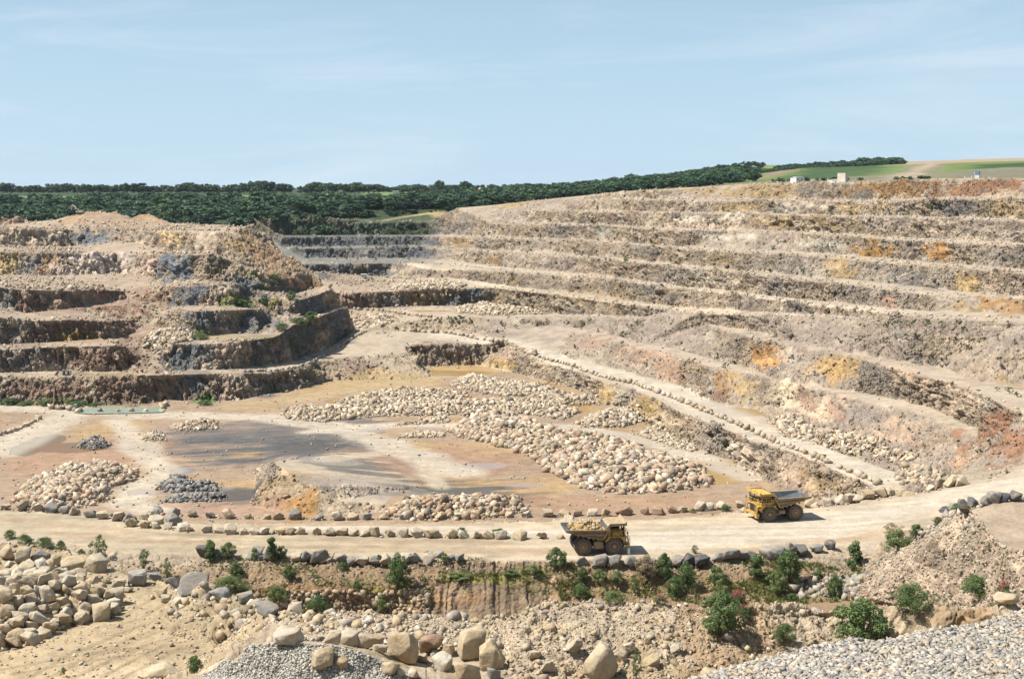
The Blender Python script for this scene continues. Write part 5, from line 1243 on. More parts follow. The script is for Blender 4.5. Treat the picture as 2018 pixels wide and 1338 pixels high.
def leaves(centres, radii, per, size, r, up=0.0):
    """many small leaf-shaped faces in clumps; returns verts, faces, tone"""
    Vs, Fs, Ts = [], [], []; k0 = 0
    for c_, rd_ in zip(centres, radii):
        n = max(6, int(per * (rd_ / np.mean(radii)) ** 2))
        dr = r.normal(size=(n, 3)); dr /= np.linalg.norm(dr, axis=1, keepdims=True)
        p = c_ + dr * (rd_ * r.uniform(.45, 1.0, (n, 1)) ** .6) * np.array([1, 1, .85])
        nn = dr + .55 * r.normal(size=(n, 3)) + np.array([0, 0, .25]); nn /= np.linalg.norm(nn, axis=1, keepdims=True)
        a = np.cross(nn, r.normal(size=(n, 3))); a[:, 2] += up; a /= np.linalg.norm(a, axis=1, keepdims=True)
        b_ = np.cross(a, nn); b_ /= np.linalg.norm(b_, axis=1, keepdims=True)
        s_ = size * r.uniform(.6, 1.3, (n, 1))
        q = np.stack([p - a * s_, p + b_ * s_ * .55, p + a * s_, p - b_ * s_ * .55], 1).reshape(-1, 3)
        Vs.append(q); Fs.append(np.arange(n * 4).reshape(n, 4) + k0); k0 += n * 4
        Ts.append(np.repeat(np.clip(r.normal(.5, .2) + r.normal(0, .15, n), 0, 1), 4))
    return np.concatenate(Vs), np.concatenate(Fs), np.concatenate(Ts)
def tube(p0, p1, r0, r1, k=5):
    p0, p1 = np.array(p0, float), np.array(p1, float); d = p1 - p0; d /= np.linalg.norm(d)
    u = np.cross(d, [0, 0, 1.0] if abs(d[2]) < .9 else [1.0, 0, 0]); u /= np.linalg.norm(u); w = np.cross(d, u)
    a = np.arange(k) / k * 2 * np.pi; c_ = np.cos(a)[:, None] * u + np.sin(a)[:, None] * w
    V = np.concatenate([p0 + c_ * r0, p1 + c_ * r1]); F = [[i, (i + 1) % k, k + (i + 1) % k, k + i] for i in range(k)]
    return V, np.array(F)
def joinm(L_):
    V, F, n = [], [], 0
    for v, f in L_:
        V.append(v); F.append(np.asarray(f) + n); n += len(v)
    return np.concatenate(V), np.concatenate(F)
SH = {}
def shrub_meshes(kind, seed):
    r = np.random.default_rng(seed)
    # unit height shrub
    wide = {'round': .50, 'tall': .30, 'low': .85, 'sparse': .42, 'tiny': .5}[kind]
    nb_ = {'round': 46, 'tall': 34, 'low': 60, 'sparse': 22, 'tiny': 9}[kind]
    cs, rs_, br = [], [], []
    for i in range(nb_):
        h = r.uniform(.12, 1) ** .8
        prof = wide * math.sqrt(max(.02, 1 - (2 * abs(h - .45)) ** 2.2 * .8)) if kind != 'tall' else wide * (1.1 - .8 * h)
        a = r.uniform(0, 6.283); d_ = prof * math.sqrt(r.uniform(.05, 1)) * r.uniform(.75, 1.15)
        c_ = np.array([math.cos(a) * d_, math.sin(a) * d_, h * r.uniform(.86, 1.02)])
        cs.append(c_); rs_.append(r.uniform(.07, .15) * (1.25 if kind == 'round' else 1.6 if kind == 'low' else 1)); br.append(c_)
    per = {'round': 110, 'tall': 95, 'low': 120, 'sparse': 60, 'tiny': 30}[kind]
    V, F, T_ = leaves(cs, rs_, per, .030 if kind != 'tiny' else .075, r)
    st_ = [tube((0, 0, -.05), (c_[0] * .35, c_[1] * .35, c_[2] * .55), .018, .010) for c_ in br[:10]] + [tube((c_[0] * .35, c_[1] * .35, c_[2] * .55), c_, .009, .004) for c_ in br[:10]]
    return (V, F, T_), joinm(st_)
for kind, nv in (('round', 4), ('tall', 3), ('low', 3), ('sparse', 3), ('tiny', 4)):
    SH[kind] = []
    for i in range(nv):
        (V, F, T_), (V2_, F2_) = shrub_meshes(kind, 900 + i + sum(map(ord, kind)))
        o1 = mesh_obj('crown', V, F, ML1, cols={'Leaf': T_}, link=False); o2 = mesh_obj('stem', V2_, F2_, MBARK, link=False)
        SH[kind].append((o1.data, o2.data)); bpy.data.objects.remove(o1); bpy.data.objects.remove(o2)
SHR = {}
def plant(px, py, w, h, kind='round', mat=None, setname=None, label=None, cat='shrub', name='shrub', flowers=False):
    """px,py = foot of the plant in the photo, w,h in photo pixels"""
    P = surf(px, py); k_ = P[1] / FPX
    a, b_ = SH[kind][rng.integers(0, len(SH[kind]))]
    z = HC - float(ground(P[0], P[1])[0])
    H = h * k_; Wd = w * k_ / (2 * {'round': .56, 'tall': .34, 'low': .9, 'sparse': .48, 'tiny': .55}[kind])
    rt = bpy.data.objects.new(name, None); S.collection.objects.link(rt)
    rt.location = (P[0], P[1], z - .03 * H); rt.rotation_euler = (0, 0, rng.uniform(0, 6.28)); rt.scale = (Wd, Wd, H)
    rt['category'] = cat
    c_ = bpy.data.objects.new('crown' if not flowers else 'foliage', a); S.collection.objects.link(c_); c_.parent = rt
    c_.material_slots[0].link = 'OBJECT'; c_.material_slots[0].material = mat or ML1
    if H > .9:
        s_ = bpy.data.objects.new('stem', b_); S.collection.objects.link(s_); s_.parent = rt
    if flowers:
        f_ = bpy.data.objects.new('blossom', FLW[rng.integers(0, len(FLW))]); S.collection.objects.link(f_); f_.parent = rt
    if label: rt['label'] = label
    if setname: SHR.setdefault(setname, []).append(rt)
    return rt
FLW = []
for i in range(3):
    r = np.random.default_rng(77 + i)
    cs = [np.array([r.uniform(-.5, .5), r.uniform(-.5, .5), r.uniform(.75, 1.08)]) for _ in range(26)]
    V, F, T_ = leaves(cs, [.09] * 26, 30, .035, r, up=.8)
    o1 = mesh_obj('blossom', V, F, MPNK, cols={'Leaf': T_}, link=False); FLW.append(o1.data); bpy.data.objects.remove(o1)
# the shrubs one can tell apart, left to right: (foot x, foot y, w, h, kind, light?, label)
SHL = [
 (197, 1104, 46, 58, 'sparse', 0, 'slender green sapling leaning over the road edge beside the pale pointed boulder'),
 (160, 1096, 18, 16, 'round', 0, 'small green tuft just left of the slender sapling at the road edge'),
 (20, 1062, 26, 18, 'low', 1, 'yellowish green scrub at the far left tip of the road shoulder'),
 (50, 1074, 36, 22, 'low', 1, 'low green scrub behind the boulders, second clump from the left edge'),
 (88, 1082, 44, 24, 'low', 0, 'broad green scrub behind the boulders, third clump from the left edge'),
 (121, 1088, 24, 24, 'round', 1, 'bright round scrub at the right end of the left-hand scrub belt'),
 (284, 1122, 30, 46, 'sparse', 0, 'thin green sapling above the grey-white boulder of the yard edge'),
 (329, 1136, 30, 46, 'sparse', 1, 'thin light green sapling behind the second grey boulder of the yard edge'),
 (415, 1102, 34, 46, 'tall', 0, 'dark green conical bush beside the dark angular boulder on the road shoulder'),
 (451, 1098, 34, 32, 'round', 1, 'light green bush between the conical bush and the dark boulder'),
 (465, 1132, 36, 30, 'round', 0, 'green bush on the brown slope below the dark angular boulder'),
 (456, 1168, 84, 36, 'low', 1, 'wide pale green scrub on the slope above the biggest grey boulder'),
 (535, 1112, 30, 50, 'tall', 0, 'upright green bush at the left end of the grey boulder row'),
 (556, 1106, 26, 26, 'round', 0, 'small bush touching the upright bush at the grey boulder row'),
 (503, 1104, 22, 24, 'round', 1, 'faded green tuft left of the upright bush on the road shoulder'),
 (571, 1144, 28, 32, 'round', 0, 'round dark bush with a dark shadow on the brown slope'),
 (549, 1184, 56, 32, 'low', 1, 'light green scrub patch on the lower ledge left of the rocky face'),
 (620, 1138, 18, 22, 'sparse', 1, 'small faint green plant on the middle of the brown slope'),
 (601, 1106, 18, 20, 'round', 0, 'dark tuft between the first grey boulders left of the loaded truck'),
 (642, 1106, 14, 22, 'round', 0, 'narrow green tuft between grey boulders at the middle of the near row'),
 (676, 1118, 26, 14, 'low', 0, 'flat green tuft just under the near boulder row, left of the big shrub'),
 (703, 1156, 22, 14, 'low', 0, 'small low tuft on the ledge left of the big shrub'),
 (785, 1154, 54, 66, 'round', 0, 'big dark green shrub standing alone on the slope below the haul road'),
 (747, 1112, 16, 22, 'round', 0, 'small dark bush right behind the big lone shrub at the boulder row'),
 (817, 1108, 16, 20, 'sparse', 0, 'thin tuft between two grey boulders right of the big lone shrub'),
 (877, 1108, 18, 16, 'round', 0, 'round dark tuft at the right end of the grey boulder row'),
 (630, 1208, 64, 36, 'low', 0, 'dark green scrub at the foot of the rocky face in the gully'),
 (752, 1204, 50, 34, 'sparse', 1, 'yellow-green scrub hanging before the middle of the rocky face'),
 (1096, 1116, 44, 38, 'round', 0, 'dense dark shrub just left of the loaded truck beside the boulders'),
 (905, 1140, 60, 12, 'sparse', 1, 'pale green herb mat above the left part of the eroded face'),
 (1010, 1134, 50, 16, 'sparse', 0, 'fresh green herb mat above the middle of the eroded face'),
 (1052, 1130, 44, 20, 'sparse', 1, 'herb mat with taller stalks above the right part of the eroded face'),
 (1148, 1144, 28, 30, 'round', 0, 'small dark bush above the left end of the trench'),
 (1146, 1168, 42, 26, 'low', 0, 'green bush at the left end of the trench, touching the rubble mound'),
 (1181, 1148, 34, 26, 'round', 1, 'light green bush second from the left in the upper trench row'),
 (1216, 1145, 32, 24, 'round', 1, 'light green bush third from the left in the upper trench row'),
 (1210, 1168, 50, 24, 'low', 1, 'wide light green bush in the lower trench row over the mound crest'),
 (1250, 1168, 26, 40, 'sparse', 1, 'feathery light green plant standing up before the brown twiggy shrub'),
 (1272, 1134, 56, 42, 'round', 2, 'greyish twiggy shrub under the boulders right of the loaded truck'),
 (1310, 1140, 38, 54, 'round', 0, 'tall bright shrub under the boulder row right of the loaded truck'),
 (1328, 1172, 40, 40, 'round', 0, 'dark shrub in the trench below the tall bright shrub'),
 (1352, 1158, 50, 50, 'round', 0, 'broad green shrub at the middle of the trench'),
 (1200, 1112, 28, 18, 'low', 1, 'yellowish tuft before the boulders under the loaded truck'),
 (1370, 1090, 22, 18, 'sparse', 1, 'light green tuft rising between grey boulders above the trench'),
 (1414, 1150, 40, 34, 'round', 0, 'dark round shrub left of the red flowers, on the far side of the trench'),
 (1420, 1176, 34, 36, 'round', 1, 'light green shrub just above the big foreground shrub with red flowers'),
 (1420, 1236, 92, 84, 'round', 0, 'big spreading green shrub on the mound, left of the red flowers'),
 (1491, 1138, 38, 48, 'tall', 0, 'dark upright shrub below two dark boulders of the near road edge'),
 (1554, 1148, 58, 64, 'round', 0, 'big dense dark shrub under the road edge, right of two dark boulders'),
 (1530, 1170, 44, 46, 'round', 1, 'pale yellow-green shrub at the left foot of the big dense shrub'),
 (1612, 1138, 22, 18, 'round', 0, 'small dark tuft above the grey block in the trench'),
 (1644, 1180, 36, 48, 'round', 0, 'narrow green shrub beside the grey block at the trench end'),
 (1684, 1128, 46, 64, 'tall', 0, 'tall dark shrub where the trench meets the debris slope'),
 (1560, 1184, 22, 16, 'round', 0, 'small dark plant on the crest of the mound left of the grey block'),
 (1700, 1262, 122, 92, 'round', 0, 'largest green shrub, standing at the edge of the pale gravel bank'),
 (1545, 1256, 50, 38, 'low', 0, 'straggling dark shrub on the mound between the two biggest shrubs'),
 (1768, 1084, 62, 44, 'round', 1, 'bright green shrub with dry twigs high on the debris slope by the road'),
 (1806, 1056, 34, 30, 'round', 0, 'dark green shrub right of the dry twigs by the road'),
 (1757, 1050, 50, 22, 'sparse', 3, 'dry brown twiggy bush behind the bright shrub by the road'),
 (1800, 1192, 92, 54, 'low', 0, 'wide dark green shrub at the foot of the debris slope, with red flowers'),
 (1932, 1178, 92, 40, 'low', 0, 'wide green shrub at the foot of the debris slope, near the right edge'),
 (1887, 1002, 34, 14, 'low', 1, 'bright green tuft at the top left corner of the debris slope'),
 (1956, 983, 34, 14, 'low', 1, 'bright green tuft behind the boulders of the small dirt platform'),
 (1953, 1082, 14, 20, 'round', 0, 'small dark plant near the lower edge of the small dirt platform'),
 (1862, 1098, 12, 12, 'round', 0, 'tiny dark plant alone on the middle of the debris slope'),
 (1430, 1006, 28, 12, 'low', 0, 'dark green tuft at the far road edge just left of the empty truck'),
 (1365, 1010, 16, 8, 'low', 1, 'small pale tuft at the far road edge left of the empty truck'),
 (984, 1056, 40, 14, 'low', 0, 'green tuft growing in the middle boulder row'),
 (910, 1048, 20, 9, 'low', 0, 'small green tuft in the middle boulder row'),
 (384, 1318, 34, 40, 'round', 0, 'leafy green plant at the left foot of the middle gravel heap'),
 (1253, 1336, 26, 66, 'sparse', 0, 'tall thin weed stalk standing before the mound at the bottom edge'),
 (124, 1337, 18, 20, 'sparse', 0, 'tiny weed at the bottom edge of the yard'),
 (1784, 1218, 16, 14, 'sparse', 0, 'small weed on the brown hump below the wide shrub'),
]
for x, y, w, h, kd, lt, lb in SHL:
    plant(x, y, w, h, kd, (ML1, ML2, MDRY, MDRY)[lt], label=lb)
for x, y, w, h, lb in [(1456, 1190, 44, 34, 'crimson-flowered plant beside the big spreading shrub on the mound'), (1464, 1208, 34, 24, 'smaller paler red-flowered plant just below the crimson one on the mound'), (1757, 1180, 20, 22, 'small red-flowered plant at the left side of the wide dark shrub'),
                       (1985, 1190, 56, 36, 'red-flowered plant right of the last wide shrub, by the white slab'), (1848, 1030, 22, 14, 'pinkish flowering plant near the top of the debris slope by the road'), (1302, 1176, 40, 14, 'faint red-flowered plant low in the middle of the trench')]:
    plant(x, y, w, h, 'low', ML1, label=lb, cat='flowering plant', name='flowering_plant', flowers=True)
# small dark shrubs on benches and screes
def dots(setname, L_, sz=(7, 12)):
    for q in L_:
        w = q[2] if len(q) > 2 else rng.uniform(*sz)
        plant(q[0], q[1], w, w * rng.uniform(.7, 1.0), 'tiny', ML1 if rng.random() < .75 else ML2, setname)
def near_line(n, pts_, jy, sz):
    P_ = np.array(pts_, float); L_ = np.r_[0, np.cumsum(np.hypot(*np.diff(P_, axis=0).T))]; out_ = []
    for i in range(n):
        t_ = rng.random() * L_[-1]; out_.append((np.interp(t_, L_, P_[:, 0]), np.interp(t_, L_, P_[:, 1]) + rng.uniform(*jy), rng.uniform(*sz)))
    return out_
dots('screebank', [(865, 636, 14), (885, 636, 16), (905, 636, 22), (924, 638, 16), (990, 645, 16), (1002, 628, 8), (1017, 648, 10), (1029, 638, 14), (1043, 633, 7), (1077, 634, 12), (1116, 640, 12), (1133, 643, 8), (1148, 637, 14), (1146, 650, 8), (1161, 629, 10), (1178, 655, 10), (1228, 659, 14), (1258, 636, 12), (1247, 664, 7), (1334, 676, 8)])
dots('rightscree', [(1747, 643, 14), (1759, 640, 14), (1773, 638, 12), (1764, 645, 9), (1787, 638, 10), (1797, 636, 14), (1828, 638, 20), (1852, 647, 10), (1655, 678, 14), (1678, 670, 10), (1694, 672, 16), (1742, 683, 16), (1805, 696, 12), (1446, 640, 12), (1560, 660, 10), (1883, 652, 10), (1895, 655, 9), (1905, 655, 8), (1910, 670, 8), (1930, 678, 12), (1965, 672, 10), (1999, 676, 14), (1925, 705, 9), (1840, 702, 8), (1866, 706, 12)])
dots('lowerface', [(1413, 698, 12), (1430, 726, 14), (1398, 700, 10), (1560, 706, 10), (1575, 708, 12), (1134, 685, 12), (1271, 720, 12), (1290, 712, 8), (1752, 764, 8), (1990, 776, 18), (2005, 782, 18), (1965, 770, 12), (1985, 770, 12), (1930, 898, 16), (1985, 870, 10), (1860, 940, 12), (1952, 860, 10)])
dots('upperwall', near_line(15, [(1380, 382), (1560, 384), (1760, 392), (2000, 396)], (-8, 4), (5, 9)) + near_line(22, [(1100, 408), (1400, 412), (1850, 418), (2010, 424)], (-6, 6), (5, 12)) + near_line(22, [(980, 430), (1300, 440), (1700, 455), (2010, 470)], (-8, 6), (6, 12)))
dots('middlewall', near_line(34, [(900, 460), (1200, 470), (1500, 484), (2000, 520)], (-10, 8), (6, 12)) + near_line(34, [(900, 500), (1200, 510), (1500, 540), (2010, 570)], (-14, 6), (6, 12)) + [(1047, 496, 14), (990, 512, 10)])
dots('lowerwall', near_line(26, [(920, 545), (1200, 570), (1500, 600), (1760, 615), (1990, 610)], (-14, 4), (6, 11)) + [(1251, 586, 10)])
dots('farbench', near_line(26, [(570, 462), (700, 463), (840, 462)], (-3, 3), (8, 15)) + near_line(22, [(570, 488), (700, 488), (830, 486)], (-3, 3), (7, 12)) + near_line(14, [(570, 506), (700, 510), (820, 508)], (-3, 5), (6, 10)), (8, 14))
plant(573, 592, 20, 18, 'round', ML1, label='round bush on the mid bench of the left rock mound, leftmost of its three')
for x, y, w, h, kd, lb in [(590, 640, 40, 18, 'low', 'long green bush on the narrow bench above the lowest dark cliff of the mound'), (612, 632, 30, 20, 'round', 'bright bush at the right end of the narrow bench on the rock mound'), (555, 652, 30, 16, 'low', 'green scrub at the left end of the narrow bench on the rock mound'), (575, 700, 26, 34, 'sparse', 'green scrub climbing the dark cliff above the boulder-lined ramp'),
                           (520, 600, 24, 12, 'round', 'low bush on the mid bench of the left rock mound, second of three'), (583, 600, 18, 10, 'low', 'green tuft at the tip of the mid bench of the left rock mound'), (475, 604, 30, 14, 'round', 'two-lobed bush on the mid bench left of the grassy strip'), (395, 669, 40, 12, 'low', 'fresh green tuft on the grassy bench of the left rock mound'), (295, 682, 12, 14, 'sparse', 'small lone bush at the edge of the mound bench beside the brown heap'),
                           (405, 798, 36, 10, 'low', 'bright green tuft at the foot of the lowest cliff right of the pond'), (15, 798, 36, 14, 'low', 'dark green scrub at the foot of the lowest cliff by the left edge'), (50, 798, 40, 14, 'low', 'second clump of dark scrub at the foot of the lowest cliff'), (90, 799, 30, 9, 'low', 'green scrub just left of the rusty pipe foot'), (150, 801, 40, 10, 'low', 'green scrub at the left end of the pond'), (185, 801, 26, 8, 'low', 'low scrub behind the left part of the pond'), (540, 548, 30, 10, 'low', 'thin green scrub on the shoulder of the left rock mound')]:
    plant(x, y, w, h, kd, ML1, label=lb)
PHS = {'screebank': 'small dark shrub, {o} from the left on the grey slope above the haul ramp', 'rightscree': 'small dark shrub, {o} from the left on the grey scree of the right wall',
       'lowerface': 'small dark shrub, {o} from the left on the orange and cream lower faces', 'upperwall': 'tiny dark shrub, {o} from the left on the top benches of the right wall',
       'middlewall': 'tiny dark shrub, {o} from the left on the middle benches of the right wall', 'lowerwall': 'tiny dark shrub, {o} from the left on the lowest road bench of the right wall', 'farbench': 'tiny shrub, {o} from the left on the dark benches at the far end'}
for k_, L_ in SHR.items():
    L_.sort(key=lambda o_: o_.location.x / o_.location.y)
    for i, o_ in enumerate(L_):
        o_['label'] = PHS[k_].format(o=ordw(i + 1)); o_['group'] = 'shrubs scattered over the ' + {'screebank': 'slope above the haul ramp', 'rightscree': 'grey scree', 'lowerface': 'lower faces', 'upperwall': 'top benches', 'middlewall': 'middle benches', 'lowerwall': 'lowest road bench', 'farbench': 'far dark benches'}[k_]
# ---- grass and herbs on the ledges
gV, gF, gT, gn = [], [], [], 0
def tufts(mask, n, size):
    global gn
    p, _ = scatter(mask, n)
    for q in p:
        s_ = size * rng.uniform(.5, 1.6); k_ = 16
        a = rng.uniform(0, 6.283, k_); b_ = np.stack([np.cos(a), np.sin(a), np.zeros(k_)], 1); c0 = q + b_ * rng.uniform(0, .8, (k_, 1)) * s_
        tip = c0 + b_ * rng.uniform(.1, .5, (k_, 1)) * s_ + np.array([0, 0, 1]) * rng.uniform(.4, 1.1, (k_, 1)) * s_
        w = np.stack([-np.sin(a), np.cos(a), np.zeros(k_)], 1) * s_ * .12
        gV.append(np.stack([c0 - w, c0 + w, tip + w * .3, tip - w * .3], 1).reshape(-1, 3)); gF.append(np.arange(k_ * 4).reshape(k_, 4) + gn); gT.append(np.repeat(np.clip(rng.normal(.5, .25, k_), 0, 1), 4)); gn += k_ * 4
_led = (GY > 205) & (GY < 227) & (PYV > 1100)
_gw = sstep(-.1, .5, vnoise(GX / 7, GY / 3, GX * 0, 88))
tufts(_led * _gw * (PXV > 1100) * (PXV < 1700) * 1.0, 900, .45); tufts(_led * _gw * (PXV > 400) * (PXV < 1100) * (PYV < 1172) * 1.0, 420, .3); tufts(_led * (PXV > 860) * (PXV < 1080) * (PYV > 1126) * (PYV < 1148) * 1.0, 170, .35)
tufts((GY > 215) * (GY < 228) * (PXV < 140) * (GD > 58) * 1.0, 160, .5); tufts((GY > 150) * (GY < 222) * (PXV > 1640) * _gw * (scree > .3) * 1.0, 260, .3); tufts((GY > 80) * (GY < 100) * (PXV > 1380) * _gw * (GD < 30) * 1.0, 160, .16)
go = mesh_obj('grass', np.concatenate(gV), np.concatenate(gF), leaf_mat('grass_blades', (.10, .12, .03), (.15, .17, .05), (.26, .22, .09)), cols={'Leaf': np.concatenate(gT)}); go['kind'] = 'stuff'
# ---- woods beyond the pit
def tree_mesh(r, n=26, leaf=.10, per=16, wide=.42):
    cs, rs_ = [], []
    for i in range(n):
        h = r.uniform(.22, .95); pr = wide * math.sqrt(max(.05, 1 - ((h - .58) / .45) ** 2)); a = r.uniform(0, 6.283); d_ = pr * math.sqrt(r.random())
        cs.append(np.array([math.cos(a) * d_, math.sin(a) * d_, h])); rs_.append(r.uniform(.10, .17))
    return leaves(cs, rs_, per, leaf, r)
TV = [tree_mesh(np.random.default_rng(50 + i), 20, .085, 22) for i in range(10)]
wood = {'V': [], 'F': [], 'T': [], 'n': 0}
def wood_tree(X, Y, h):
    V, F, T_ = TV[rng.integers(0, len(TV))]
    a = rng.uniform(0, 6.283); c_, s_ = math.cos(a), math.sin(a); w = h * rng.uniform(1.4, 2.5)
    z = HC - float(np.interp(Y, GY[int(np.clip(np.searchsorted(sc, X / Y), 0, NC - 1))], GF[int(np.clip(np.searchsorted(sc, X / Y), 0, NC - 1))]))
    P = np.stack([(V[:, 0] * c_ - V[:, 1] * s_) * w + X, (V[:, 0] * s_ + V[:, 1] * c_) * w + Y, (V[:, 2] - .12) * h + z], 1)
    wood['V'].append(P); wood['F'].append(F + wood['n']); wood['T'].append(np.clip(T_ * .8 + .1 + rng.normal(0, .3), 0, 1)); wood['n'] += len(V)
def wood_row(pts_, n, hpx, jy=6, jh=.25):
    """trees with their feet along photo positions (x, y, forward distance)"""
    P_ = np.array(pts_, float)
    for i in range(n):
        t_ = rng.random() * (len(P_) - 1); k_ = int(t_); f_ = t_ - k_
        px = P_[k_, 0] * (1 - f_) + P_[k_ + 1, 0] * f_; Y = P_[k_, 1] * (1 - f_) + P_[k_ + 1, 1] * f_ + rng.normal(0, jy)
        wood_tree((px - 1009) / FPX * Y, Y, hpx * Y / FPX * rng.uniform(1 - jh, 1 + jh))
# belt behind the dark benches and the mound, several rows deep
for Yb, n, hp_ in ((938, 60, 17), (958, 60, 20), (980, 75, 22), (1020, 80, 22), (1070, 85, 21), (1120, 85, 19), (1180, 85, 16)):
    x1 = {938: 640, 958: 700, 980: 820, 1020: 960, 1070: 1010, 1120: 1040, 1180: 690}[Yb]
    if Yb < 1060: wood_row([(-160, Yb), (x1 * .5, Yb), (x1, Yb)], int(n * .9), hp_ * 1.1, 6 if Yb < 970 else 12, .38)
    else:
        wood_row([(-160, Yb), (690, Yb)], int(n * .8), hp_, 14, .35)
        if x1 > 700: wood_row([(690, Yb), (x1, Yb)], 50, 12, 12, .3)
wood_row([(640, 985), (800, 1000), (990, 1010)], 60, 20, 10, .35); wood_row([(660, 1030), (1000, 1040)], 50, 16, 14, .3); wood_row([(620, 950), (700, 955), (735, 960)], 14, 12, 3); wood_row([(765, 962), (860, 962), (930, 966)], 22, 8, 3, .4)
wood_row([(865, 975), (1000, 985), (1120, 1000)], 60, 22, 6); wood_row([(880, 1000), (1000, 1010), (1130, 1030)], 60, 22, 8)
wood_row([(820, 1420), (1000, 1400)], 30, 9, 16)
# wooded ridge behind the right-hand rim
for d_, n in ((0, 60), (40, 70), (90, 80), (150, 80), (210, 80)):
    wood_row([(1010, 960 + d_), (1100, 950 + d_), (1200, 930 + d_), (1300, 890 + d_), (1400, 880 + d_), (1475, 960 + d_)], n, 17, 12)
for d_, n in ((0, 50), (60, 60), (130, 60), (200, 60)):
    wood_row([(1120, 1250 + d_), (1220, 1220 + d_), (1330, 1180 + d_), (1450, 1180 + d_)], n, 15, 14)
for d_, n in ((0, 90), (50, 90), (110, 90), (170, 90)):
    wood_row([(1440, 1230 + d_), (1500, 1180 + d_), (1600, 1230 + d_), (1700, 1270 + d_), (1775, 1290 + d_)], n, 10, 10)
wood_row([(1330, 1560), (1430, 1540), (1500, 1540)], 40, 11, 10); wood_row([(900, 1500), (1080, 1560)], 30, 7, 20)
wood_row([(1180, 2000), (1000, 2000), (700, 2050)], 80, 13, 60); wood_row([(840, 1800), (1000, 1750)], 30, 10, 40); wood_row([(1000, 1700), (1120, 1660), (1250, 1640)], 60, 15, 40)
wood_row([(1520, 862), (1600, 845), (1700, 820)], 26, 8, 4); wood_row([(1760, 800), (1830, 790)], 14, 7, 4)
wo = mesh_obj('woodland', np.concatenate(wood['V']), np.concatenate(wood['F']), ML3, cols={'Leaf': np.concatenate(wood['T'])})
wo['kind'] = 'stuff'
print("woods", wood['n'], round(time.time() - T0, 1))
# trees of the skyline one can tell apart
TM = []
for i in range(9):
    r = np.random.default_rng(600 + i)
    V, F, T_ = tree_mesh(r, 30, .075, 30, .46)
    trunk = joinm([tube((0, 0, -.05), (.02, 0, .5), .035, .02, 6), tube((.01, 0, .35), (.18, .05, .62), .016, .007), tube((.01, 0, .32), (-.17, .04, .6), .016, .007), tube((.01, 0, .4), (.02, -.16, .66), .014, .006)])
    o1 = mesh_obj('crown', V, F, ML3, cols={'Leaf': T_}, link=False); o2 = mesh_obj('trunk', trunk[0], trunk[1], MBARK, link=False)
    TM.append((o1.data, o2.data)); bpy.data.objects.remove(o1); bpy.data.objects.remove(o2)
TRS = {}
def tree(px, Y, h, w, setname=None, label=None):
    X = (px - 1009) / FPX * Y; z = HC - float(ground(X, Y)[0])
    rt = bpy.data.objects.new('tree', None); S.collection.objects.link(rt); rt.location = (X, Y, z - .3); rt.scale = (w, w, h); rt.rotation_euler = (0, 0, rng.uniform(0, 6.28)); rt['category'] = 'tree'
    a, b_ = TM[rng.integers(0, len(TM))]
    for nm, d_ in (('crown', a), ('trunk', b_)):
        c_ = bpy.data.objects.new(nm, d_); S.collection.objects.link(c_); c_.parent = rt
    if label: rt['label'] = label
    if setname: TRS.setdefault(setname, []).append(rt)
for i in range(62):
    px = -20 + i * 9.9 + rng.uniform(-3, 3)
    if 578 < px < 592: continue
    h = (15.5 + 4 * math.sin(i * .5) * .5 + rng.uniform(-2, 3) + (4 if px > 480 else 0)) * 1640 / FPX
    tree(px, 1640 + rng.uniform(-15, 15), h, h * rng.uniform(1.3, 1.9), 'hedge')
for i in range(17):
    px = 596 + i * 9.4; h = (19 + rng.uniform(-2.5, 2.5) - (5 if i < 2 else 0)) * 1600 / FPX
    tree(px, 1600 + rng.uniform(-12, 12), h, h * rng.uniform(1.2, 1.6), 'copse')
for i in range(24):
    px = 758 + i * 12.5; h = (13 + rng.uniform(-3, 4)) * 1720 / FPX
    tree(px, 1750 + rng.uniform(-60, 60), h, h * rng.uniform(1.3, 1.9), 'fieldedge')
for px, Y, hp_, wp, lb in [(918, 1560, 24, 30, 'big round dark tree beside the green field, left of the farmhouse'), (1482, 905, 20, 34, 'big round dark tree before the bare strip, left of the white building'), (1454, 930, 14, 22, 'smaller rounded tree left of the big round tree on the right-hand rim'), (640, 1330, 20, 30, 'tall dark tree standing out of the wood before the field'), (868, 1650, 24, 22, 'group of pointed trees rising highest above the far hedge')]:
    tree(px, Y, hp_ * Y / FPX, wp * Y / FPX, None, lb)
PHT = {'hedge': ('hedgerow tree, {o} from the left on the skyline over the wood', 'trees of the skyline hedgerow'), 'copse': ('copse tree, {o} from the left, right of the gap in the skyline', 'trees of the skyline copse'), 'fieldedge': ('distant tree, {o} from the left beyond the green field', 'distant trees beyond the green field')}
for k_, L_ in TRS.items():
    L_.sort(key=lambda o_: o_.location.x / o_.location.y)
    for i, o_ in enumerate(L_):
        o_['label'] = PHT[k_][0].format(o=ordw(i + 1)); o_['group'] = PHT[k_][1]
print("plants", round(time.time() - T0, 1))
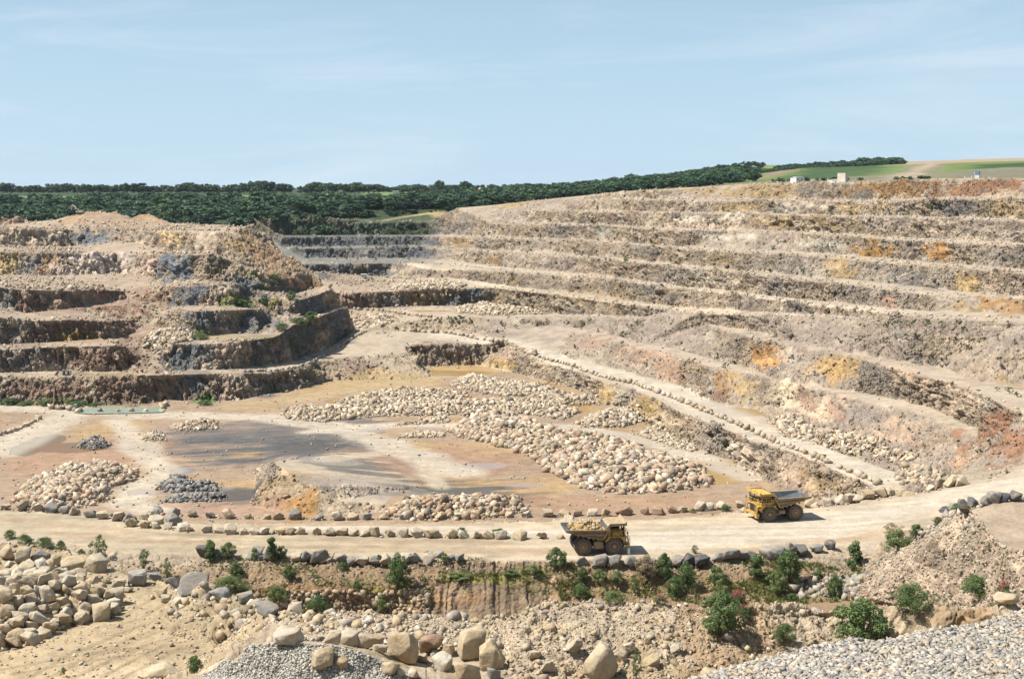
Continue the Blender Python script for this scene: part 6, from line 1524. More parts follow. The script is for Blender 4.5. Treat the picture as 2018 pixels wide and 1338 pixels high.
# ---------------------------------------------------------------- vehicles and buildings
def bmo(name, bm, mat, parent=None, smooth=False):
    me = bpy.data.meshes.new(name)
    bmesh.ops.recalc_face_normals(bm, faces=bm.faces[:])
    bm.to_mesh(me); bm.free()
    if smooth:
        for p in me.polygons: p.use_smooth = True
    me.materials.append(mat)
    o = bpy.data.objects.new(name, me); S.collection.objects.link(o)
    if parent: o.parent = parent
    return o
def bx(bm, x0, x1, y0, y1, z0, z1, bev=0.0, M_=None):
    r = bmesh.ops.create_cube(bm, size=1.0)
    vs = r['verts']
    for v in vs: v.co = Vector(((x0 + x1) / 2 + v.co.x * (x1 - x0), (y0 + y1) / 2 + v.co.y * (y1 - y0), (z0 + z1) / 2 + v.co.z * (z1 - z0)))
    if bev:
        es = list({e for v in vs for e in v.link_edges}); r2 = bmesh.ops.bevel(bm, geom=es, offset=bev, segments=2, affect='EDGES')
        vs = list({v for v in r2['verts']} | set(v for v in vs if v.is_valid))
    if M_ is not None:
        for v in vs: v.co = M_ @ v.co
    return vs
def cyl(bm, p0, p1, r, k=10, r2=None):
    V, F = tube(p0, p1, r, r if r2 is None else r2, k)
    vs = [bm.verts.new(v) for v in V]
    for f in F: bm.faces.new([vs[i] for i in f])
    bm.faces.new(vs[:k][::-1]); bm.faces.new(vs[k:])
def prism(bm, prof, y0, y1, y0b=None, y1b=None, zb=None):
    """side profile (x, z) extruded across y"""
    a = [bm.verts.new((x, y0, z)) for x, z in prof]; b = [bm.verts.new((x, y1, z)) for x, z in prof]
    n = len(prof)
    bm.faces.new(a); bm.faces.new(b[::-1])
    for i in range(n): bm.faces.new([a[i], b[i], b[(i + 1) % n], a[(i + 1) % n]][::-1])
def lathe(bm, prof, k=28, cx=0, cz=0):
    """profile (y, r) turned about the y axis"""
    rings = []
    for y, r in prof:
        rings.append([bm.verts.new((cx + r * math.cos(i / k * 6.28318), y, cz + r * math.sin(i / k * 6.28318))) for i in range(k)])
    for a, b in zip(rings, rings[1:]):
        for i in range(k): bm.faces.new([a[i], a[(i + 1) % k], b[(i + 1) % k], b[i]])
    bm.faces.new(rings[0]); bm.faces.new(rings[-1])
MY = flat_mat('dusty_yellow_paint', (.42, .265, .06), .6, 0, .35, 1.6)
MDUST = flat_mat('dust_covered_yellow_paint', (.27, .195, .115), .85, 0, .25, 1.8)
MBLK = flat_mat('greasy_dark_steel', (.022, .021, .022), .6, 0, .3, 3)
MSTEEL = flat_mat('worn_bed_steel', (.13, .145, .155), .42, .6, .35, 1.4)
MTYR = flat_mat('dusty_tyre_rubber', (.085, .072, .058), .92, 0, .3, 4)
MRIM = flat_mat('dusty_rim_paint', (.27, .17, .085), .7, 0, .25, 5)
MGLS = flat_mat('cab_glass', (.012, .016, .02), .12)
MWHT = flat_mat('white_paint', (.60, .59, .56), .6, 0, .12, 2)
MLAMP = flat_mat('lamp_glass', (.5, .5, .46), .25)
def make_truck(label, loaded):
    rt = bpy.data.objects.new('dump_truck', None); S.collection.objects.link(rt)
    rt['label'] = label; rt['category'] = 'dump truck'; rt['group'] = 'mining dump trucks on the haul road'
    WB = 2.45; R = 1.34
    # chassis
    bm = bmesh.new()
    for s in (-1, 1): bx(bm, -3.9, 3.9, s * .62 - .18, s * .62 + .18, 1.15, 1.85, .04)
    bx(bm, -2.9, -1.9, -1.3, 1.3, .95, 1.75, .12); bx(bm, 2.1, 2.8, -2.0, 2.0, 1.05, 1.6, .1); bx(bm, 3.6, 4.3, -1.5, 1.5, .95, 1.9, .08)
    cyl(bm, (-WB, -2.1, R), (-WB, 2.1, R), .5, 14); bx(bm, -.9, .7, -.9, .9, 1.0, 2.1, .1)
    for s in (-1, 1): cyl(bm, (-.6, s * .95, 1.2), (-2.3, s * .95, 2.7), .14, 8)
    bmo('chassis', bm, MBLK, rt)
    bm = bmesh.new(); bx(bm, -.75, .75, -2.35, -1.45, .95, 2.1, .14); bmo('fuel_tank', bm, MDUST, rt)
    bm = bmesh.new(); cyl(bm, (-.6, 1.8, 1.5), (.6, 1.8, 1.5), .42, 14); bmo('hydraulic_tank', bm, MDUST, rt)
    # wheels
    def wheel(x, yc, w, side, dual):
        bm = bmesh.new(); lathe(bm, [(yc + side * (w / 2 - .06), .34), (yc + side * (w / 2 + .06), .30), (yc + side * (w / 2 + .10), .18)], 18, x, R)
        wh = bmo('wheel', bm, MRIM, rt)
        bm = bmesh.new()
        for cc in ([yc] if not dual else [yc, yc - side * (w + .12)]):
            h = w / 2
            lathe(bm, [(cc - h * .82, .72), (cc - h, .84), (cc - h, 1.12), (cc - h * .86, R - .06), (cc - h * .5, R), (cc + h * .5, R), (cc + h * .86, R - .06), (cc + h, 1.12), (cc + h, .84), (cc + h * .82, .72)], 36, x, R)
            for i in range(36):
                a = i / 36 * 6.28318; M_ = Matrix.Translation((x, cc, R)) @ Matrix.Rotation(-a, 4, 'Y')
                for q in (-1, 1): bx(bm, R - .04, R + .045, (q * h * .5 - h * .40), (q * h * .5 + h * .40), -.06, .06, 0, M_ @ Matrix.Rotation((q * .25), 4, 'X'))
        bmo('tyre', bm, MTYR, wh, False)
        bm = bmesh.new(); e = yc + side * (w / 2)
        lathe(bm, [(e - side * .30, .50), (e - side * .26, .44), (e - side * .04, .70), (e + side * .01, .74), (e - side * .02, .78), (e - side * .32, .76)] if not dual else [(e - side * .12, .40), (e - side * .02, .48), (e - side * .05, .60), (e - side * .16, .66), (e + side * .01, .72), (e - side * .02, .78), (e - side * .32, .76)], 30, x, R)
        bmo('rim', bm, MRIM, wh)
    for s in (-1, 1):
        wheel(WB, s * 2.25, .78, s, False); wheel(-WB, s * 2.25, .74, s, True)
    # body
    bm = bmesh.new()
    top = [(1.75, 4.35), (1.15, 4.02), (-5.25, 4.10)]
    bot = [(.62, 2.30), (-3.5, 3.20), (-5.2, 3.72)]
    hw_t, hw_b, th = 2.72, 2.15, .14
    def V_(x, y, z): return bm.verts.new((x, y, z))
    for s in (-1, 1):
        o = [V_(bot[0][0], s * hw_b, bot[0][1]), V_(bot[1][0], s * (hw_b + .1), bot[1][1]), V_(bot[2][0], s * (hw_t - .12), bot[2][1]), V_(top[2][0], s * hw_t, top[2][1]), V_(top[1][0], s * hw_t, top[1][1]), V_(top[0][0], s * hw_t, top[0][1])]
        i = [V_(.50, s * (hw_b - .1), 2.62), V_(-3.5, s * (hw_b), 3.42), V_(-5.25, s * (hw_t - .25), 3.86), V_(-5.25, s * (hw_t - th), top[2][1]), V_(1.12, s * (hw_t - th), top[1][1]), V_(1.62, s * (hw_t - th), top[0][1])]
        if s == -1: oL, iL = o, i
        else: oR, iR = o, i
        bm.faces.new(o if s > 0 else o[::-1])
        for a in (2, 3, 4): bm.faces.new([o[a], o[(a + 1)], i[(a + 1)], i[a]])
    bm.faces.new([oL[0], oL[1], oR[1], oR[0]]); bm.faces.new([oL[1], oL[2], oR[2], oR[1]]); bm.faces.new([oL[0], oR[0], oR[5], oL[5]]); bm.faces.new([oL[2], iL[2], iR[2], oR[2]]); bm.faces.new([oL[5], oR[5], iR[5], iL[5]])
    # outer ribs
    for s in (-1, 1):
        y = s * (hw_t + .02)
        def rib(p0, p1, hgt, y=y):
            a, b = Vector((p0[0], 0, p0[1])), Vector((p1[0], 0, p1[1])); d = b - a; M_ = Matrix.Translation((a.x, y, a.z)) @ Matrix.Rotation(-math.atan2(d.z, d.x), 4, 'Y')
            bx(bm, 0, d.length, -.12, .12, -hgt / 2, hgt / 2, 0, M_)
        rib((1.1, 3.93), (-5.22, 4.0), .26); rib((.95, 3.22), (-3.9, 3.45), .16); rib((.62, 2.42), (-4.3, 3.55), .20, s * (hw_b + .25)); rib((.66, 2.5), (1.72, 4.3), .26)
        for q in range(5): bx(bm, -3.3 + q * .8, -3.12 + q * .8, s * (hw_b - .3), s * (hw_b + .22), 2.86 - q * .17 + .0, 3.2 - q * .17 + .0)
    body = bmo('dump_body', bm, MDUST, rt)
    bm = bmesh.new()
    for s in (-1, 1):
        i = [bm.verts.new(c) for c in ((.52, s * (hw_b - .12), 2.64), (-3.5, s * (hw_b - .02), 3.44), (-5.25, s * (hw_t - .27), 3.88), (-5.25, s * (hw_t - th - .01), top[2][1] - .01), (1.12, s * (hw_t - th - .01), top[1][1] - .01), (1.60, s * (hw_t - th - .01), top[0][1] - .01))]
        bm.faces.new(i)
        if s == -1: a_ = i
    bm.faces.new([a_[0], a_[1], i[1], i[0]]); bm.faces.new([a_[1], a_[2], i[2], i[1]]); bm.faces.new([a_[0], i[0], i[5], a_[5]])
    bmo('bed_lining', bm, MSTEEL, body)
    # canopy over cab
    bm = bmesh.new()
    prism(bm, [(1.55, 4.30), (1.9, 4.62), (4.35, 4.70), (4.35, 4.84), (1.8, 4.78), (1.45, 4.45)], -2.72, 2.72)
    for s in (-1, 1): prism(bm, [(1.2, 4.02), (1.9, 4.55), (4.35, 4.62), (4.35, 5.0), (1.7, 4.98), (1.2, 4.35)], s * 2.66, s * 2.80)
    bx(bm, 4.28, 4.42, -2.74, 2.74, 4.66, 5.22); prism(bm, [(3.9, 4.8), (4.3, 4.8), (4.3, 5.2)], -2.7, 2.7)
    bmo('canopy', bm, MY if not loaded else MDUST, body)
    # decks, fenders, cab
    bm = bmesh.new()
    bx(bm, 1.3, 4.5, -2.65, 2.65, 2.72, 2.84, .02)
    for s in (-1, 1):
        prism(bm, [(4.15, 2.72), (4.15, 2.0), (3.95, 1.75), (3.85, 2.3), (3.3, 2.72)], s * 1.75, s * 2.62); prism(bm, [(1.5, 2.72), (.95, 2.1), (1.05, 2.05), (1.75, 2.6), (1.75, 2.72)], s * 1.75, s * 2.62)
    bmo('fender_deck', bm, MY, rt)
    bm = bmesh.new(); bx(bm, 3.85, 4.45, -1.25, 1.25, 1.5, 3.0, .08); bx(bm, 2.2, 3.9, -1.0, 1.0, 1.7, 2.9, .1); bmo('engine_hood', bm, MY, rt)
    bm = bmesh.new()
    for i in range(9): bx(bm, 4.46, 4.52, -1.1, 1.1, 1.62 + i * .14, 1.70 + i * .14)
    bmo('radiator_grille', bm, MBLK, rt)
    bm = bmesh.new(); bx(bm, 4.35, 4.95, -2.55, 2.55, 1.12, 1.55, .08); bx(bm, 4.5, 4.9, -2.5, -1.7, .75, 1.12); bx(bm, 4.5, 4.9, 1.7, 2.5, .75, 1.12); bmo('bumper', bm, MY, rt)
    bm = bmesh.new(); prism(bm, [(2.0, 2.84), (3.95, 2.84), (4.0, 3.3), (3.8, 4.28), (2.1, 4.3), (2.0, 3.4)], .75, 2.35); cab_ = bmo('cab', bm, MY, rt)
    bm = bmesh.new()
    prism(bm, [(2.2, 3.38), (3.05, 3.38), (3.05, 4.14), (2.2, 4.14)], 2.352, 2.38); prism(bm, [(3.13, 3.38), (3.88, 3.38), (3.76, 4.14), (3.13, 4.14)], 2.352, 2.38)
    prism(bm, [(2.2, 3.38), (3.88, 3.38), (3.74, 4.14), (2.2, 4.14)], .72, .748)
    f = [bm.verts.new(c) for c in ((4.012, .9, 3.36), (4.012, 2.2, 3.36), (3.83, 2.2, 4.16), (3.83, .9, 4.16))]; bm.faces.new(f)
    bmo('window', bm, MGLS, cab_)
    bm = bmesh.new(); cyl(bm, (4.2, 2.6, 3.5), (4.2, 2.6, 4.1), .03, 6); bx(bm, 4.14, 4.26, 2.5, 2.75, 3.55, 4.05, .02); bx(bm, 4.5, 4.6, -2.85, -2.6, 3.3, 3.7, .02); cyl(bm, (4.5, -2.6, 2.8), (4.55, -2.7, 3.6), .03, 6); bmo('mirror', bm, MBLK, rt)
    bm = bmesh.new()  # equipment under the canopy on the right side
    bx(bm, 2.2, 3.3, -2.3, -1.2, 2.84, 3.55, .06)
    for q in range(2): cyl(bm, (3.55, -1.5 - q * .62, 2.84), (3.55, -1.5 - q * .62, 3.75), .27, 12)
    bx(bm, 1.5, 2.0, -2.1, 2.1, 2.3, 3.9, .05); bmo('air_cleaner', bm, MY, rt)
    bm = bmesh.new()
    for y in (-2.35, -1.9, -.3): cyl(bm, (4.0, y, 2.8), (4.05, y, 4.9), .07, 8)
    bx(bm, 3.9, 4.1, -2.2, -1.0, 3.1, 3.9, .04); bmo('exhaust_stack', bm, MBLK, rt)
    bm = bmesh.new()
    def rail(pts_, r=.035):
        for a, b in zip(pts_, pts_[1:]): cyl(bm, a, b, r, 6)
    for s in (-1, 1):
        for z in (3.35, 3.8): rail([(4.5, s * .2, z), (4.5, s * 2.6, z), (1.6, s * 2.6, z)])
        for x in (1.6, 2.6, 3.6, 4.5): rail([(x, s * 2.6, 2.8), (x, s * 2.6, 3.8)])
        rail([(4.5, s * .9, 2.8), (4.5, s * .9, 3.8)]); rail([(4.95, s * 2.45, 1.5), (4.95, s * 2.45, 2.6), (4.55, s * 2.45, 3.3)]); rail([(4.95, s * 1.75, 1.5), (4.95, s * 1.75, 2.6), (4.55, s * 1.75, 3.3)])
    bmo('handrail', bm, MY, rt)
    for s in (-1, 1):
        bm = bmesh.new()
        for z in (.85, 1.15, 1.45, 1.75, 2.05, 2.35, 2.65): bx(bm, 4.75 - max(0, z - 1.5) * .22, 4.98 - max(0, z - 1.5) * .22, s * 2.1 - .33, s * 2.1 + .33, z - .03, z + .03)
        for q in (-.35, .35): cyl(bm, (4.9, s * 2.1 + q, .8), (4.6, s * 2.1 + q, 2.8), .04, 6)
        bmo('ladder', bm, MY if s > 0 else MDUST, rt)
        bm = bmesh.new(); bx(bm, 4.45, 4.56, s * 1.45 - .2, s * 1.45 + .2, 2.1, 2.4, .03); bmo('headlight', bm, MLAMP, rt)
    return rt
def place_truck(rt, X, Y, ang, k_=1.05):
    # rests on the road under its four wheels
    c_, s_ = math.cos(ang), math.sin(ang)
    pts_ = [(X + k_ * (x * c_ - y * s_), Y + k_ * (x * s_ + y * c_)) for x in (-2.45, 2.45) for y in (-2.25, 2.25)]
    z = [HC - float(ground(*p)[0]) for p in pts_]
    rt.location = (X, Y, float(np.mean(z)) + .0); rt.scale = (k_, k_, k_)
    pitch = -math.atan2((z[2] + z[3] - z[0] - z[1]) / 2, 4.9 * k_); rt.rotation_euler = (0, pitch, ang)
    bpy.context.view_layer.update()
T1 = make_truck('dusty yellow dump truck loaded with ochre rocks, driving right behind the grey boulders', True)
place_truck(T1, 13.9, 230.4, math.radians(7))
T2 = make_truck('empty yellow dump truck with a bare steel bed, driving left on the haul road', False)
place_truck(T2, 48.2, 254.0, math.radians(180 + 15))
# load of the first truck
ld_ = Heap(); n = 150
q = np.stack([rng.uniform(-4.1, 1.0, n), rng.uniform(-2.1, 2.1, n)], 1)
hz_ = 3.75 + 1.0 * np.exp(-((q[:, 0] + 1.2) / 1.7) ** 2 - (q[:, 1] / 1.6) ** 2) + .06 * (-q[:, 0]); s_ = powsize(n, .3, 1.0, 2.0)
ld_.add(R1, np.stack([q[:, 0], q[:, 1], hz_], 1), s_, tintv(n, [(.52, .36, .18), (.46, .30, .14), (.56, .42, .25), (.40, .25, .12), (.50, .45, .38)]))
q = np.stack([rng.uniform(-4.2, 1.1, 400), rng.uniform(-2.2, 2.2, 400)], 1); s_ = powsize(400, .3, .7, 2.0)
ld_.add(R0, np.stack([q[:, 0], q[:, 1], 3.55 + .75 * np.exp(-((q[:, 0] + 1.2) / 1.9) ** 2 - (q[:, 1] / 1.8) ** 2) + .05 * (-q[:, 0])], 1), s_, tintv(400, [(.46, .31, .15), (.40, .26, .12), (.50, .38, .22)]))
lo = ld_.build('rock_load', MR); lo.matrix_world = T1.matrix_world.copy()
def thing(name, label, cat, P, ang=0.0, k_=1.0, dz=0.0):
    rt = bpy.data.objects.new(name, None); S.collection.objects.link(rt); rt['label'] = label; rt['category'] = cat
    z = HC - float(ground(P[0], P[1])[0]); rt.location = (P[0], P[1], z + dz); rt.rotation_euler = (0, 0, ang); rt.scale = (k_, k_, k_); return rt
MCON = flat_mat('pale_concrete', (.55, .50, .41), .85, 0, .1, .6); MCON2 = flat_mat('grey_cladding', (.34, .34, .33), .7, 0, .08, .5); MBLU = flat_mat('blue_cladding', (.12, .20, .29), .6, 0, .12, .8); MDW = flat_mat('dark_opening', (.03, .035, .04), .4)
MTIN = flat_mat('pale_blue_metal', (.42, .50, .56), .5, .2, .1, .6); MTILE = flat_mat('orange_tiles', (.42, .20, .12), .8, 0, .2, 3); MRUST = flat_mat('rusty_steel', (.13, .06, .035), .85, 0, .35, 2)
def rimpos(px, back):
    s = (px - 1009) / FPX; R_ = np.array(E['rim']); Y = np.interp(s, R_[:, 0] / R_[:, 1], R_[:, 1]) + back; return (s * Y, Y)
# small white building
P = rimpos(1570, 14); u = P[1] / FPX
b = thing('site_building', 'small white building with dark windows and a roof railing on the right-hand rim', 'building', P, .25, 1, .3)
bm = bmesh.new(); bx(bm, -9 * u, 9 * u, -2, 4, -2, 9 * u, .05); bx(bm, -2 * u, 10 * u, 1, 5, 9 * u, 10.5 * u); bmo('wall', bm, MWHT, b)
bm = bmesh.new(); bx(bm, -9.6 * u, 9.6 * u, -2.2, 4.2, 9 * u, 9.5 * u); bmo('roof', bm, MCON2, b)
for x in (-5, 3): bm = bmesh.new(); bx(bm, (x - 2) * u, (x + 2.2) * u, -2.06, -2.0, 4.6 * u, 6.6 * u); bmo('window', bm, MDW, b)
bm = bmesh.new(); bx(bm, -3 * u, 5 * u, -2.05, -2.0, .2 * u, 3.6 * u); bmo('door', bm, MCON2, b)
bm = bmesh.new()
for x in (-8, -4, 0, 4, 8): cyl(bm, (x * u, -1.9, 9.4 * u), (x * u, -1.9, 11.2 * u), .06, 5)
cyl(bm, (-8 * u, -1.9, 11.2 * u), (8 * u, -1.9, 11.2 * u), .06, 5); bmo('railing', bm, MWHT, b)
P = rimpos(1556, 12); u = P[1] / FPX; b = thing('hut', 'tiny cream hut just left of the small white building', 'hut', P)
bm = bmesh.new(); bx(bm, -2 * u, 2 * u, -.6, .6, -1, 5 * u); bmo('wall', bm, MCON, b); bm = bmesh.new(); bx(bm, -2.3 * u, 2.3 * u, -.7, .7, 5 * u, 5.4 * u); bmo('roof', bm, MWHT, b)
# tower building with annex
P = rimpos(1656, 18); u = P[1] / FPX
b = thing('crusher_building', 'tall cream block building with a low annex on the right-hand rim', 'building', P, -.62, 1, .2)
bm = bmesh.new(); bx(bm, -7.5 * u, 9 * u, -7 * u, 6 * u, -2, 17 * u, .03); bmo('tower', bm, MCON, b)
bm = bmesh.new(); bx(bm, -7.7 * u, 9.2 * u, -7.2 * u, 6.2 * u, 17 * u, 17.5 * u); bmo('roof', bm, MCON2, b)
bm = bmesh.new(); bx(bm, 0 * u, 8 * u, -7.1 * u, -7.0 * u, 0, 3.6 * u); bmo('door', bm, MWHT, b)
bm = bmesh.new(); bx(bm, -30 * u, -7.5 * u, -4 * u, 5 * u, -2, 3.6 * u); an = bmo('annex', bm, MWHT, b); bm = bmesh.new(); prism(bm, [(-30.5 * u, 3.6 * u), (-7.4 * u, 3.6 * u), (-7.4 * u, 5.4 * u), (-30.5 * u, 4.3 * u)], -4.4 * u, 5.4 * u); bmo('annex_roof', bm, MCON, an)
bm = bmesh.new(); bx(bm, -20 * u, -9 * u, -4.06 * u, -4.0 * u, .5 * u, 3 * u); bmo('window', bm, MCON2, an)
# blue tower
P = rimpos(1920, 12); u = P[1] / FPX
b = thing('silo_tower', 'narrow tower with blue upper cladding and white base near the right end of the rim', 'building', P, -.5, 1, .2)
bm = bmesh.new(); bx(bm, -3.6 * u, 4.4 * u, -5 * u, 4 * u, -2, 5.6 * u); bmo('wall', bm, MWHT, b); bm = bmesh.new(); bx(bm, -3.7 * u, 4.5 * u, -5.1 * u, 4.1 * u, 5.6 * u, 12.5 * u); bmo('upper_cladding', bm, MBLU, b)
bm = bmesh.new(); bx(bm, -4.9 * u, -3.72 * u, -5.1 * u, 4.1 * u, -2, 12.6 * u); bmo('sunlit_side', bm, MTIN, b); bm = bmesh.new(); bx(bm, -5 * u, 4.7 * u, -5.3 * u, 4.3 * u, 12.6 * u, 13.1 * u); bmo('roof', bm, MCON2, b)  # paler slab stands in for the tower's sunlit left side
P = rimpos(1945, 10); u = P[1] / FPX; b = thing('kiosk', 'small white kiosk with a flat canopy right of the blue tower', 'hut', P, -.2)
bm = bmesh.new(); bx(bm, -2.4 * u, .6 * u, -1.2 * u, 1.2 * u, -1, 5 * u); bmo('wall', bm, MWHT, b); bm = bmesh.new(); bx(bm, -2.8 * u, 3.4 * u, -1.5 * u, 1.5 * u, 5 * u, 5.6 * u); bmo('canopy', bm, MTIN, b)
for px, h, lb in ((1909, 4, 'short white tank on the rim just left of the blue tower'), (1896, 4, 'white upright tank on the rim, left of the short tank')):
    P = rimpos(px, 10); u = P[1] / FPX; b = thing('tank', lb, 'tank', P); bm = bmesh.new(); cyl(bm, (0, 0, -1), (0, 0, h * u), 1.0 * u, 12); bmo('shell', bm, MWHT, b); bm = bmesh.new(); cyl(bm, (0, 0, h * u), (0, 0, (h + .7) * u), 1.05 * u, 12, .3 * u); bmo('cap', bm, MTIN, b)
# farmhouse and pale sheds far off
Pf = PY(949, 372, 1560); b = thing('farmhouse', 'pinkish farmhouse with an orange roof among the distant trees', 'house', (Pf[0], Pf[1]), .3, 1, 1.5); u = 1560 / FPX
bm = bmesh.new(); bx(bm, -5 * u, 5 * u, -3, 3, -2, 6 * u); bmo('wall', bm, flat_mat('pink_render', (.50, .34, .28), .9), b); bm = bmesh.new(); prism(bm, [(-5.6 * u, 6 * u), (5.6 * u, 6 * u), (3 * u, 9.2 * u), (-3 * u, 9.2 * u)], -4, 4); bmo('roof', bm, MTILE, b)
for x in (-3, 0, 3): bm = bmesh.new(); bx(bm, (x - .6) * u, (x + .6) * u, -3.06, -3, 3 * u, 4.6 * u); bmo('window', bm, MDW, b)
Pf = PY(780, 376, 1500); b = thing('greenhouse', 'pale blue-white shed beyond the green field', 'shed', (Pf[0], Pf[1]), 0, 1, .5); u = 1500 / FPX
bm = bmesh.new(); bx(bm, -6 * u, 6 * u, -3, 3, -1, 4.2 * u); bmo('wall', bm, MTIN, b); bm = bmesh.new(); prism(bm, [(-6.3 * u, 4.2 * u), (6.3 * u, 4.2 * u), (5 * u, 5.6 * u), (-5 * u, 5.6 * u)], -3.3, 3.3); bmo('roof', bm, MWHT, b)
# site container with its ramp
Pc = surf(717, 546); b = thing('site_container', 'white site container standing under the far dark rock face', 'container', (Pc[0], Pc[1]), .05); u = Pc[1] / FPX
bm = bmesh.new(); bx(bm, -6 * u, 6 * u, -1.3, 1.3, .1, 6 * u, .05); bmo('box', bm, MWHT, b); bm = bmesh.new(); bx(bm, -3 * u, 4.4 * u, -1.36, -1.3, .8, 4.4 * u); bmo('door', bm, MCON2, b); bm = bmesh.new(); bx(bm, -6.1 * u, 6.1 * u, -1.4, 1.4, 6 * u, 6.4 * u); bmo('roof', bm, MWHT, b)
Pc = surf(735, 549); b = thing('loading_ramp', 'pale sloping metal ramp right of the white site container', 'ramp', (Pc[0], Pc[1]), 0); bm = bmesh.new(); prism(bm, [(-5 * u, 4.5 * u), (-3.5 * u, 4.8 * u), (3.5 * u, .3 * u), (2 * u, .2 * u)], -1.4, 1.4); bmo('plate', bm, MTIN, b)
bm = bmesh.new(); bx(bm, -3.4 * u, -2.8 * u, -1.2, 1.2, 0, 3.9 * u); bmo('leg', bm, MBLK, b)
MPAL = flat_mat('faded_yellow_paint', (.46, .40, .26), .7, 0, .2, 2)
# excavator on top of the mound
Pe = surf(156, 424); b = thing('excavator', 'pale yellow excavator with a raised boom on top of the left rock mound', 'excavator', (Pe[0], Pe[1] + 1), math.radians(172), 1.0, .1)
for s in (-1, 1):
    bm = bmesh.new(); bx(bm, -1.9, 1.9, s * 1.25 - .28, s * 1.25 + .28, 0, .85, .22); bmo('track', bm, MBLK, b)
bm = bmesh.new(); bx(bm, -2.0, .9, -1.35, 1.35, 1.0, 2.15, .12); bmo('engine_house', bm, MPAL, b)
bm = bmesh.new(); bx(bm, .1, 1.5, .35, 1.35, 1.0, 2.9, .1); bmo('cab', bm, MWHT, b); cabx = b.children[-1]
bm = bmesh.new(); bx(bm, .35, 1.52, .30, 1.38, 1.9, 2.75); bmo('window', bm, MGLS, cabx)
bm = bmesh.new(); prism(bm, [(.9, 1.4), (1.4, 1.3), (2.6, 3.6), (4.0, 4.9), (3.7, 5.2), (2.1, 4.0)], -.3, .3); bmo('boom', bm, MPAL, b)
bm = bmesh.new(); prism(bm, [(3.6, 5.4), (4.1, 5.1), (4.7, 2.4), (4.4, 2.3)], -.22, .22); bmo('stick', bm, MPAL, b)
bm = bmesh.new(); prism(bm, [(4.3, 2.5), (4.9, 2.5), (5.2, 1.8), (4.9, 1.1), (4.2, 1.0), (3.8, 1.4)], -.6, .6); bmo('bucket', bm, MBLK, b)
# pump skid and rusty pipe down the left-hand faces
Pk = surf(132, 739); b = thing('pump_unit', 'dark pump skid with two pale end posts on the lowest bench of the mound', 'pump', (Pk[0], Pk[1]), 0); u = Pk[1] / FPX
bm = bmesh.new(); bx(bm, -6 * u, 6 * u, -.8, .8, .3, 7.5 * u, .05); bmo('housing', bm, MBLK, b); bm = bmesh.new(); bx(bm, -2 * u, 2.5 * u, -.86, -.8, 2.4 * u, 7 * u); bmo('panel', bm, MWHT, b)
bm = bmesh.new(); bx(bm, -7 * u, 7 * u, -1, 1, .05, .35); bmo('skid', bm, MBLK, b)
for x in (-7, 7): bm = bmesh.new(); bx(bm, (x - 1.2) * u, (x + 1.2) * u, -.7, .7, 0, 10.5 * u, .05); bmo('end_post', bm, MCON2 if x < 0 else MCON, b)
def W3(p, up=.3): return (p[0], p[1] - .9, HC - p[2] + up)
a_, b_, c_, d_ = surf(119, 683), surf(119, 730), surf(117, 738), surf(107, 803)
b = bpy.data.objects.new('drain_pipe', None); S.collection.objects.link(b); b['label'] = 'rusty pipe running down the two lowest rock faces at the left'; b['category'] = 'pipe'
bm = bmesh.new(); cyl(bm, (a_[0], a_[1] - 2.2, HC - a_[2] + .2), (b_[0], b_[1] - 2.5, HC - b_[2] + .2), .14, 7); bmo('upper_pipe', bm, MRUST, b)
bm = bmesh.new(); cyl(bm, (b_[0], b_[1] - 2.5, HC - b_[2] + .2), (c_[0] - .6, c_[1] - 2.6, HC - c_[2] + .3), .25, 8); bmo('elbow', bm, MRUST, b)
bm = bmesh.new(); cyl(bm, (c_[0] - .6, c_[1] - 2.6, HC - c_[2] + .3), (d_[0], d_[1] - 1, HC - d_[2] + .2), .22, 8); bmo('lower_pipe', bm, MRUST, b)
Pk = surf(140, 806); b = thing('pump_float', 'dark float and hose at the left end of the green pond', 'pump', (Pk[0], Pk[1]), .1)
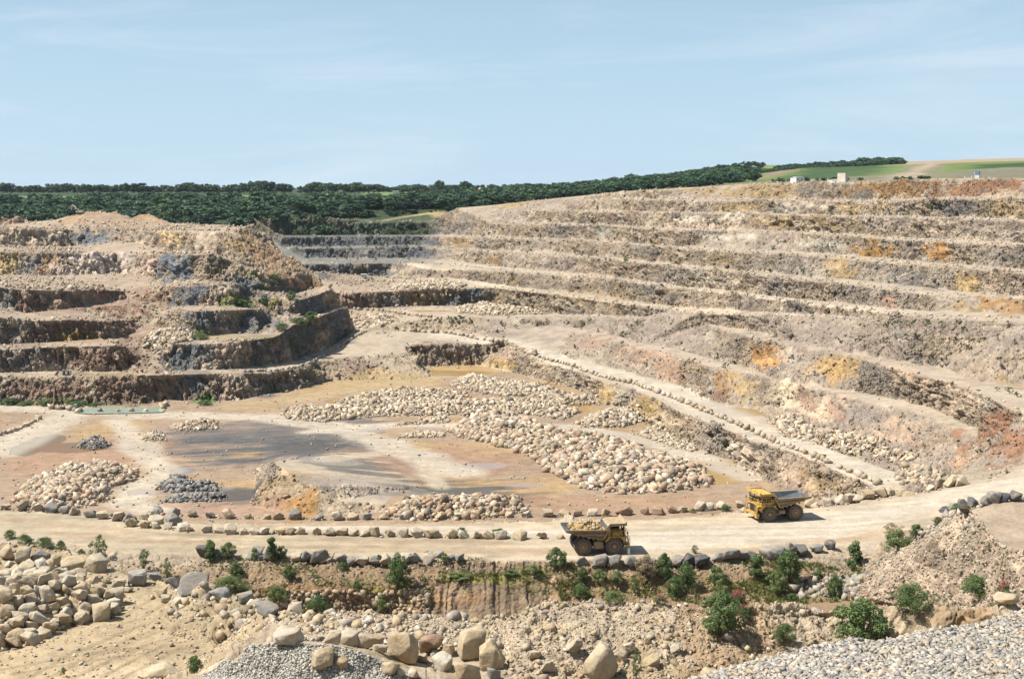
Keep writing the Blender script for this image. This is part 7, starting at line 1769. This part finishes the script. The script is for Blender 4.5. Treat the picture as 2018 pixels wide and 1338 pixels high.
bm = bmesh.new(); bx(bm, -2.2, .6, -.7, .7, .1, .9, .1); bmo('float', bm, MBLK, b); bm = bmesh.new(); cyl(bm, (-5.5, 0, .5), (-.5, 0, .7), .2, 8); cyl(bm, (.5, 0, .7), (2.6, -.3, .3), .2, 8); bmo('hose', bm, MBLK, b); bm = bmesh.new(); bx(bm, .9, 1.8, -.4, .5, .1, 1.6, .08); bmo('motor', bm, MTIN, b)
# pond
MWAT = bpy.data.materials.new('pond_water'); MWAT.use_nodes = True; q_ = MWAT.node_tree.nodes['Principled BSDF']; q_.inputs['Base Color'].default_value = (.24, .29, .23, 1); q_.inputs['Roughness'].default_value = .18
pl = [surf(*p) for p in [(144, 811), (165, 806), (205, 804), (270, 804), (318, 803), (326, 808), (322, 813), (280, 815), (220, 816), (175, 817), (152, 815)]]
bm = bmesh.new(); bm.faces.new([bm.verts.new((p[0], p[1], HC - 71.75)) for p in pl]); o = bmo('pond_water', bm, MWAT); o['kind'] = 'structure'
# marker posts
for px, py, h, w, lb in [(1239, 1092, 13, 5, 'white marker block behind the grey boulder at the nose of the loaded truck'), (785, 653, 7, 1.6, 'thin dark post standing alone at the junction of the two haul ramps')]:
    P = surf(px, py); u = P[1] / FPX; b = thing('marker_post', lb, 'post', (P[0], P[1])); bm = bmesh.new(); bx(bm, -w / 2 * u, w / 2 * u, -w / 2 * u, w / 2 * u, 0, h * u, .02); bmo('post', bm, MWHT if w > 3 else MBLK, b); bm = bmesh.new(); bx(bm, -w * .7 * u, w * .7 * u, -w * .7 * u, w * .7 * u, -.1, .12); bmo('foot', bm, MCON2, b)
print("props", round(time.time() - T0, 1))
# ---------------------------------------------------------------- thin summer haze
bm = bmesh.new(); bx(bm, -6500, 6500, -60, 9800, -8, 175)
MH = bpy.data.materials.new('haze'); MH.use_nodes = True
for q_ in list(MH.node_tree.nodes):
    if q_.type != 'OUTPUT_MATERIAL': MH.node_tree.nodes.remove(q_)
pv = MH.node_tree.nodes.new('ShaderNodeVolumePrincipled'); pv.inputs['Color'].default_value = (.80, .90, 1.0, 1); pv.inputs['Density'].default_value = 0.000025; pv.inputs['Anisotropy'].default_value = .2
MH.node_tree.links.new(pv.outputs[0], [q_ for q_ in MH.node_tree.nodes if q_.type == 'OUTPUT_MATERIAL'][0].inputs['Volume'])
ho = bmo('haze', bm, MH); ho['kind'] = 'stuff'
